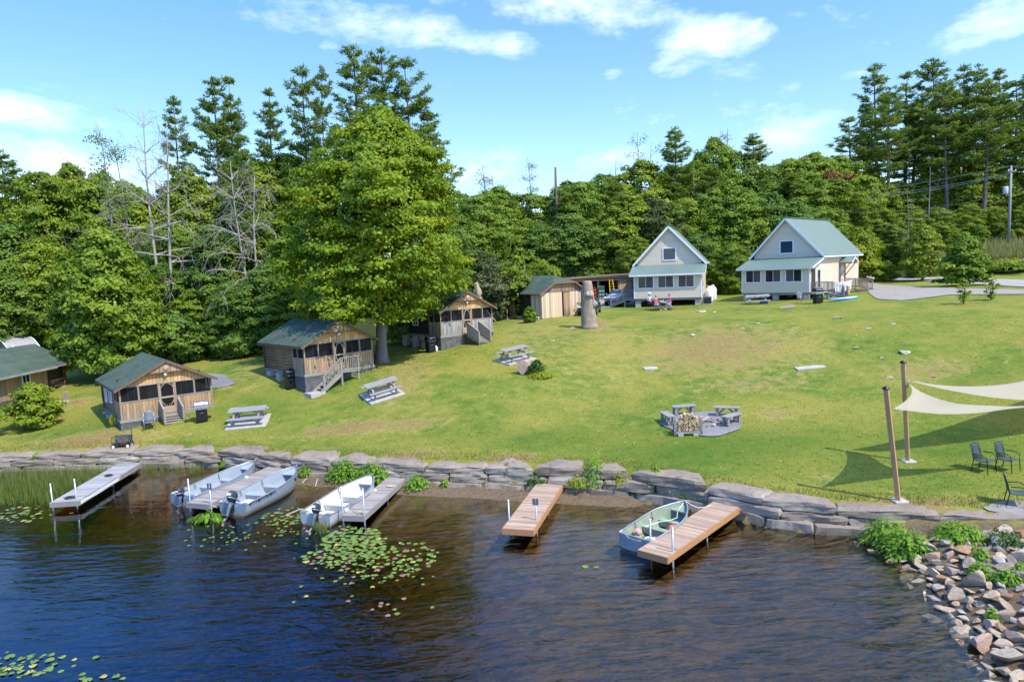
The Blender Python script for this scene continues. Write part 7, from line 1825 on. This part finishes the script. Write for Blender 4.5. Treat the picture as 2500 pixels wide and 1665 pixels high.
# paddle board, towels, tub at the right house
q=gp(2062,734);e=thing('paddle_board','blue and white paddle board lying beside the right house stairs','paddle board',q+Vector((0,.4,.12)),rad(12));m=MB();n=24
pr=[(1.55*math.cos(a),.36*math.sin(a)*(1 if abs(math.cos(a))<.8 else .95)) for a in np.linspace(0,2*PI,n+1)[:-1]]
m.prism(pr,-.06,.06,lambda u,v,w_:(u,v,w_+.10*(abs(u)/1.55)**3));m.build('board',flat('board_blue',(.02,.27,.50)),e);m=MB();m.prism([(u*.97,v*.9) for u,v in pr],.0,.012,lambda u,v,w_:(u,v,w_+.062+.10*(abs(u)/1.55)**3));m.build('deck_pad',flat('board_white',(.72,.76,.78)),e)
def towel(lb,A,B,C_,D_,mat,seed):
    m=MB();n=8;vs=[]
    for i in range(n+1):
        for j in range(n+1):
            a=i/n;b=j/n;p=(A.lerp(B,a)).lerp(D_.lerp(C_,a),b);p=p+Vector((0,0,-.05*4*a*(1-a)*(1-b)))+Vector((.04*math.sin(9*a+seed)*b,.05*math.sin(7*a+seed)*b,0));vs.append(tuple(p))
    m.add(vs,[(i*(n+1)+j,i*(n+1)+j+1,(i+1)*(n+1)+j+1,(i+1)*(n+1)+j) for i in range(n) for j in range(n)])
    o=m.build('towel',mat,None,True);o.modifiers.new('t','SOLIDIFY').thickness=.008;tag(o,lb,'towel','towels on the line')
LA=wpt(h2,4.65,1.55,.80);LB=wpt(h2,4.65,8.25,.86);cable('clothes_line','thin line strung between the two stair flights of the right house','line',[LA,LA.lerp(LB,.5)-Vector((0,0,.12)),LB],.01,MT['ropew'])
def lp(t):return LA.lerp(LB,t)-Vector((0,0,.48*t*(1-t)))
dn=Vector((0,0,-1))
towel('white towel hanging nearest the front stairs of the right house',lp(.12),lp(.42),lp(.42)+dn*1.0,lp(.12)+dn*.95,flat('white_towel',(.8,.85,.84)),1)
wr_=G('red_edged_towel',.9,.1);x,y,z=wr_.sep(wr_.pos());wr_.col(wr_.mix(wr_.rng(z,6.05,6.15,1,0),(.82,.80,.80),(.6,.12,.09)))
towel('white towel with red lower end on the line beside the right house',lp(.5),lp(.86),lp(.86)+dn*.95,lp(.5)+dn*1.05,wr_.m,2)
q=wpt(h2,4.2,6.2);m=MB();m.box(-.55,.55,-.4,.4,0,.75);o=m.build('plywood_box',plain('plywood',(.42,.31,.19),.8,.1),None,bevel=.02);o.location=(q.x,q.y,tz(q.x,q.y));o.rotation_euler=(0,0,-.742);tag(o,'tan plywood box under the towels beside the right house','box')
puff('dark_tarp','dark bundled tarp behind the paddle board','tarp',Vector((wpt(h2,4.6,4.4).x,wpt(h2,4.6,4.4).y,tz(*wpt(h2,4.6,4.4)[:2])+.2)),1.3,.7,.5,plain('dark_tarp',(.03,.03,.035),.7),9)
q=wpt(HT2,-.1,0,.75);m=MB();m.lathe([(.03,0),(.035,.5),(.02,.55)],8);o=m.build('closed_umbrella_pole',MT['treated'],None,True);o.location=q;tag(o,'thin upright pole in the picnic table of the right white house','pole')
q=wpt(HT2,.5,-.5,.0);m=MB();m.box(-.3,.3,-.2,.2,0,.3);o=m.build('cooler',flat('cooler_blue',(.03,.12,.35)),None,bevel=.03);o.location=(q.x,q.y,tz(q.x,q.y)+.01);tag(o,'small blue cooler under the picnic table of the right house','cooler')
# ---------------------------------------------------------------- people
def skin_mesh(name,nodes,edges,mat,parent,root,sub=1):
    me=bpy.data.meshes.new(name);me.from_pydata([n[0] for n in nodes],edges,[]);me.materials.append(mat)
    o=bpy.data.objects.new(name,me);COL.objects.link(o)
    if parent is not None:o.parent=parent
    sk=o.modifiers.new('skin','SKIN');sk.use_smooth_shade=True
    for v,n in zip(me.skin_vertices[0].data,nodes):
        r_=n[1];v.radius=(r_,r_) if not hasattr(r_,'__len__') else r_
    me.skin_vertices[0].data[root].use_root=True
    s=o.modifiers.new('sub','SUBSURF');s.levels=sub;s.render_levels=sub+1
    return o
SKIN=plain('skin',(.55,.33,.25),.6,.05)
def person(label,loc,rz,shirt,shorts,hat,pose,shoe=(.7,.7,.65)):
    """sitting figure facing -y; seat height 0.45"""
    e=thing('person',label,'person',loc,rz)
    k=pose
    J=dict(pel=(0,.02,.55),spn=(0,.06,.78),chs=(0,.05,1.0),nck=(0,.03,1.16),hd0=(0,.01,1.24),hd1=(0,-.0,1.38),nose=(0,-.105,1.31),
     shl=(-.19,.05,1.06),shr=(.19,.05,1.06),ell=k['el'],elr=k['er'],hal=k['hl'],har=k['hr'],hil=(-.10,0,.52),hir=(.10,0,.52),knl=k['kl'],knr=k['kr'],anl=k['al'],anr=k['ar'])
    J['tol']=tuple(np.array(k['al'])+np.array([0,-.17,-.05]));J['tor']=tuple(np.array(k['ar'])+np.array([0,-.17,-.05]))
    Rr=dict(pel=.14,spn=.13,chs=(.16,.12),nck=.055,hd0=.085,hd1=.085,nose=.02,shl=.06,shr=.06,ell=.043,elr=.043,hal=.034,har=.034,hil=.09,hir=.09,knl=.06,knr=.06,anl=.042,anr=.042,tol=.035,tor=.035)
    E=[('pel','spn'),('spn','chs'),('chs','nck'),('nck','hd0'),('hd0','hd1'),('hd0','nose'),('chs','shl'),('shl','ell'),('ell','hal'),('chs','shr'),('shr','elr'),('elr','har'),('pel','hil'),('hil','knl'),('knl','anl'),('anl','tol'),('pel','hir'),('hir','knr'),('knr','anr'),('anr','tor')]
    nm=list(J);nodes=[(J[n],Rr[n]) for n in nm];ed=[(nm.index(a),nm.index(b)) for a,b in E]
    for h,el in(('hal','ell'),('har','elr')):
        d=(Vector(J[h])-Vector(J[el])).normalized();sd_=d.cross(Vector((0,0,1))).normalized()
        for f in range(5):
            b=Vector(J[h])+d*.05+sd_*(f-2)*.018;tip=b+d*(.085 if f in(1,2,3) else .065)+Vector((0,0,-.02))+sd_*(-.03 if f==0 else 0)
            i=len(nodes);nodes+= [(tuple(b),.010),(tuple(tip),.008)];ed+=[(nm.index(h),i),(i,i+1)]
    skin_mesh('body',nodes,ed,SKIN,e,0)
    sub_=['pel','spn','chs','shl','shr'];n2=[(J[n],tuple(q+.02 for q in Rr[n]) if hasattr(Rr[n],'__len__') else Rr[n]+.022) for n in sub_]
    for s,el in(('shl','ell'),('shr','elr')):n2.append((tuple(Vector(J[s]).lerp(Vector(J[el]),.62)),.07))
    n2[0]=((J['pel'][0],J['pel'][1],J['pel'][2]-.02),.155)
    skin_mesh('shirt',n2,[(0,1),(1,2),(2,3),(2,4),(3,5),(4,6)],shirt,e,0)
    n3=[(J['pel'],.155),(J['hil'],.11),(tuple(Vector(J['hil']).lerp(Vector(J['knl']),.75)),.095),(J['hir'],.11),(tuple(Vector(J['hir']).lerp(Vector(J['knr']),.75)),.095)]
    skin_mesh('shorts',n3,[(0,1),(1,2),(0,3),(3,4)],shorts,e,0)
    for s in('l','r'):
        a=Vector(J['an'+s]);m=MB();m.path([a+Vector((0,.05,-.05)),a+Vector((0,-.06,-.045)),a+Vector((0,-.20,-.06))],[.045,.05,.035],8);m.build('shoe',flat('shoe_%d'%int(shoe[0]*100),shoe),e,True)
    m=MB()
    if hat=='wide':m.lathe([(.20,1.37),(.21,1.385),(.115,1.40),(.105,1.48),(.06,1.50)],16);m.build('hat',MT['white'],e,True)
    elif hat=='hair':m.lathe([(.10,1.31),(.112,1.38),(.095,1.45),(.04,1.475)],14,(0,.02,0));m.build('hair',plain('grey_hair',(.35,.3,.26),.8),e,True)
    else:m.lathe([(.155,1.375),(.16,1.39),(.11,1.40),(.1,1.47),(.05,1.49)],16);m.build('hat',plain('straw_hat',(.30,.17,.08),.8),e,True)
    # eyes and mouth
    m=MB()
    for s in(-1,1):m.lathe([(.004,-.008),(.012,0),(.004,.008)],6,(s*.035,-.083,1.325))
    m.box(-.03,.03,-.088,-.08,1.262,1.27);m.build('face',MT['black'],e,True)
    for s in(-1,1):
        m=MB();m.lathe([(.008,-.03),(.02,0),(.008,.03)],6,(s*.092,.01,1.31));m.build('ear',SKIN,e,True)
    return e
sit=dict(el=(-.26,.02,.80),er=(.26,.02,.80),hl=(-.16,-.22,.70),hr=(.16,-.22,.70),kl=(-.13,-.42,.52),kr=(.13,-.42,.52),al=(-.14,-.44,.09),ar=(.14,-.44,.09))
legup=dict(el=(-.30,.02,.80),er=(.30,.02,.82),hl=(-.24,-.3,.72),hr=(.26,-.3,.74),kl=(-.16,-.40,.74),kr=(.2,-.38,.80),al=(-.12,-.68,.52),ar=(.2,-.66,.52))
hunch=dict(el=(-.26,-.06,.80),er=(.26,-.06,.80),hl=(-.06,-.30,.80),hr=(.1,-.30,.84),kl=(-.12,-.42,.54),kr=(.12,-.40,.54),al=(-.1,-.34,.09),ar=(.12,-.36,.09))
def on_t(x,y,z=0):
    q=wpt(HT,x,y);return Vector((q.x,q.y,tz(q.x,q.y)+z))
redshirt=flat('coral_red_shirt',(.62,.07,.10));grey_s=flat('pale_blue_shirt',(.42,.48,.58));mag=flat('magenta_shirt',(.62,.04,.32))
q=gp(1583,750);q=Vector((q.x,HT.location.y-.25,0));q.z=tz(q.x,q.y)
person('person in coral red shirt and light blue shorts sitting in a folding chair',q,rad(48),redshirt,flat('light_blue_shorts',(.45,.58,.72)),'hair',sit,(.7,.68,.5))
fc_=thing('folding_chair','low folding chair with teal seat under the person in red','chair',q,rad(48))
m=MB();m.box(-.25,.25,-.24,.2,.40,.43);m.build('seat',flat('teal_cloth',(.02,.25,.32)),fc_);m=MB();m.add([(-.25,.2,.42),(.25,.2,.42),(.25,.34,.92),(-.25,.34,.92)],[(0,1,2,3)]);o=m.build('backrest',flat('maroon_cloth',(.16,.02,.05)),fc_);o.modifiers.new('t','SOLIDIFY').thickness=.02
for s in(-1,1):
    for a,b in(((s*.25,-.24,0),(s*.25,.2,.42)),((s*.25,.26,0),(s*.25,-.22,.42))):
        m=MB();m.tube(a,b,.015);m.build('leg',MT['black'],fc_)
c_=gp(1600,742);hx=HT.location
q=Vector((hx.x-.80,hx.y+.25,0));q.z=tz(q.x,q.y)+.02
person('person in pale blue shirt and wide white sun hat with legs drawn up',Vector((hx.x-.95,hx.y+.95,tz(hx.x-.95,hx.y+.95)+.14)),rad(22),grey_s,flat('plum_shorts',(.22,.05,.06)),'wide',legup)
ch2=thing('camp_chair','dark camp chair under the person in the white sun hat','chair',(hx.x-.95,hx.y+.95,tz(hx.x-.95,hx.y+.95)),rad(22))
m=MB();m.box(-.26,.26,-.22,.24,.48,.52);m.build('seat',MT['black'],ch2);m=MB();m.box(-.26,.26,.24,.27,.52,1.0);m.build('backrest',MT['black'],ch2)
for sx in(-1,1):
    for sy in(-1,1):
        m=MB();m.tube((sx*.24,sy*.2,0),(sx*.24,sy*.2,.48),.015);m.build('leg',MT['black'],ch2)
q=on_t(.15,-.73,.0);q.z=HT.location.z-.01
person('person in magenta shirt and brown hat sitting on the right bench, arms folded',q,HT.rotation_euler[2]+PI,mag,flat('white_shorts',(.65,.6,.6)),'straw',hunch)
for k,(x,y,lb) in enumerate([(.45,-.2,'white cup on the picnic table near the person in magenta'),(-.75,.1,'small pale cup on the near end of the occupied picnic table')]):
    q=wpt(HT,x,y,.75);m=MB();m.lathe([(.035,0),(.045,.13),(.04,.13)],10);o=m.build('cup',MT['white'],None,True);o.location=q;tag(o,lb,'cup')
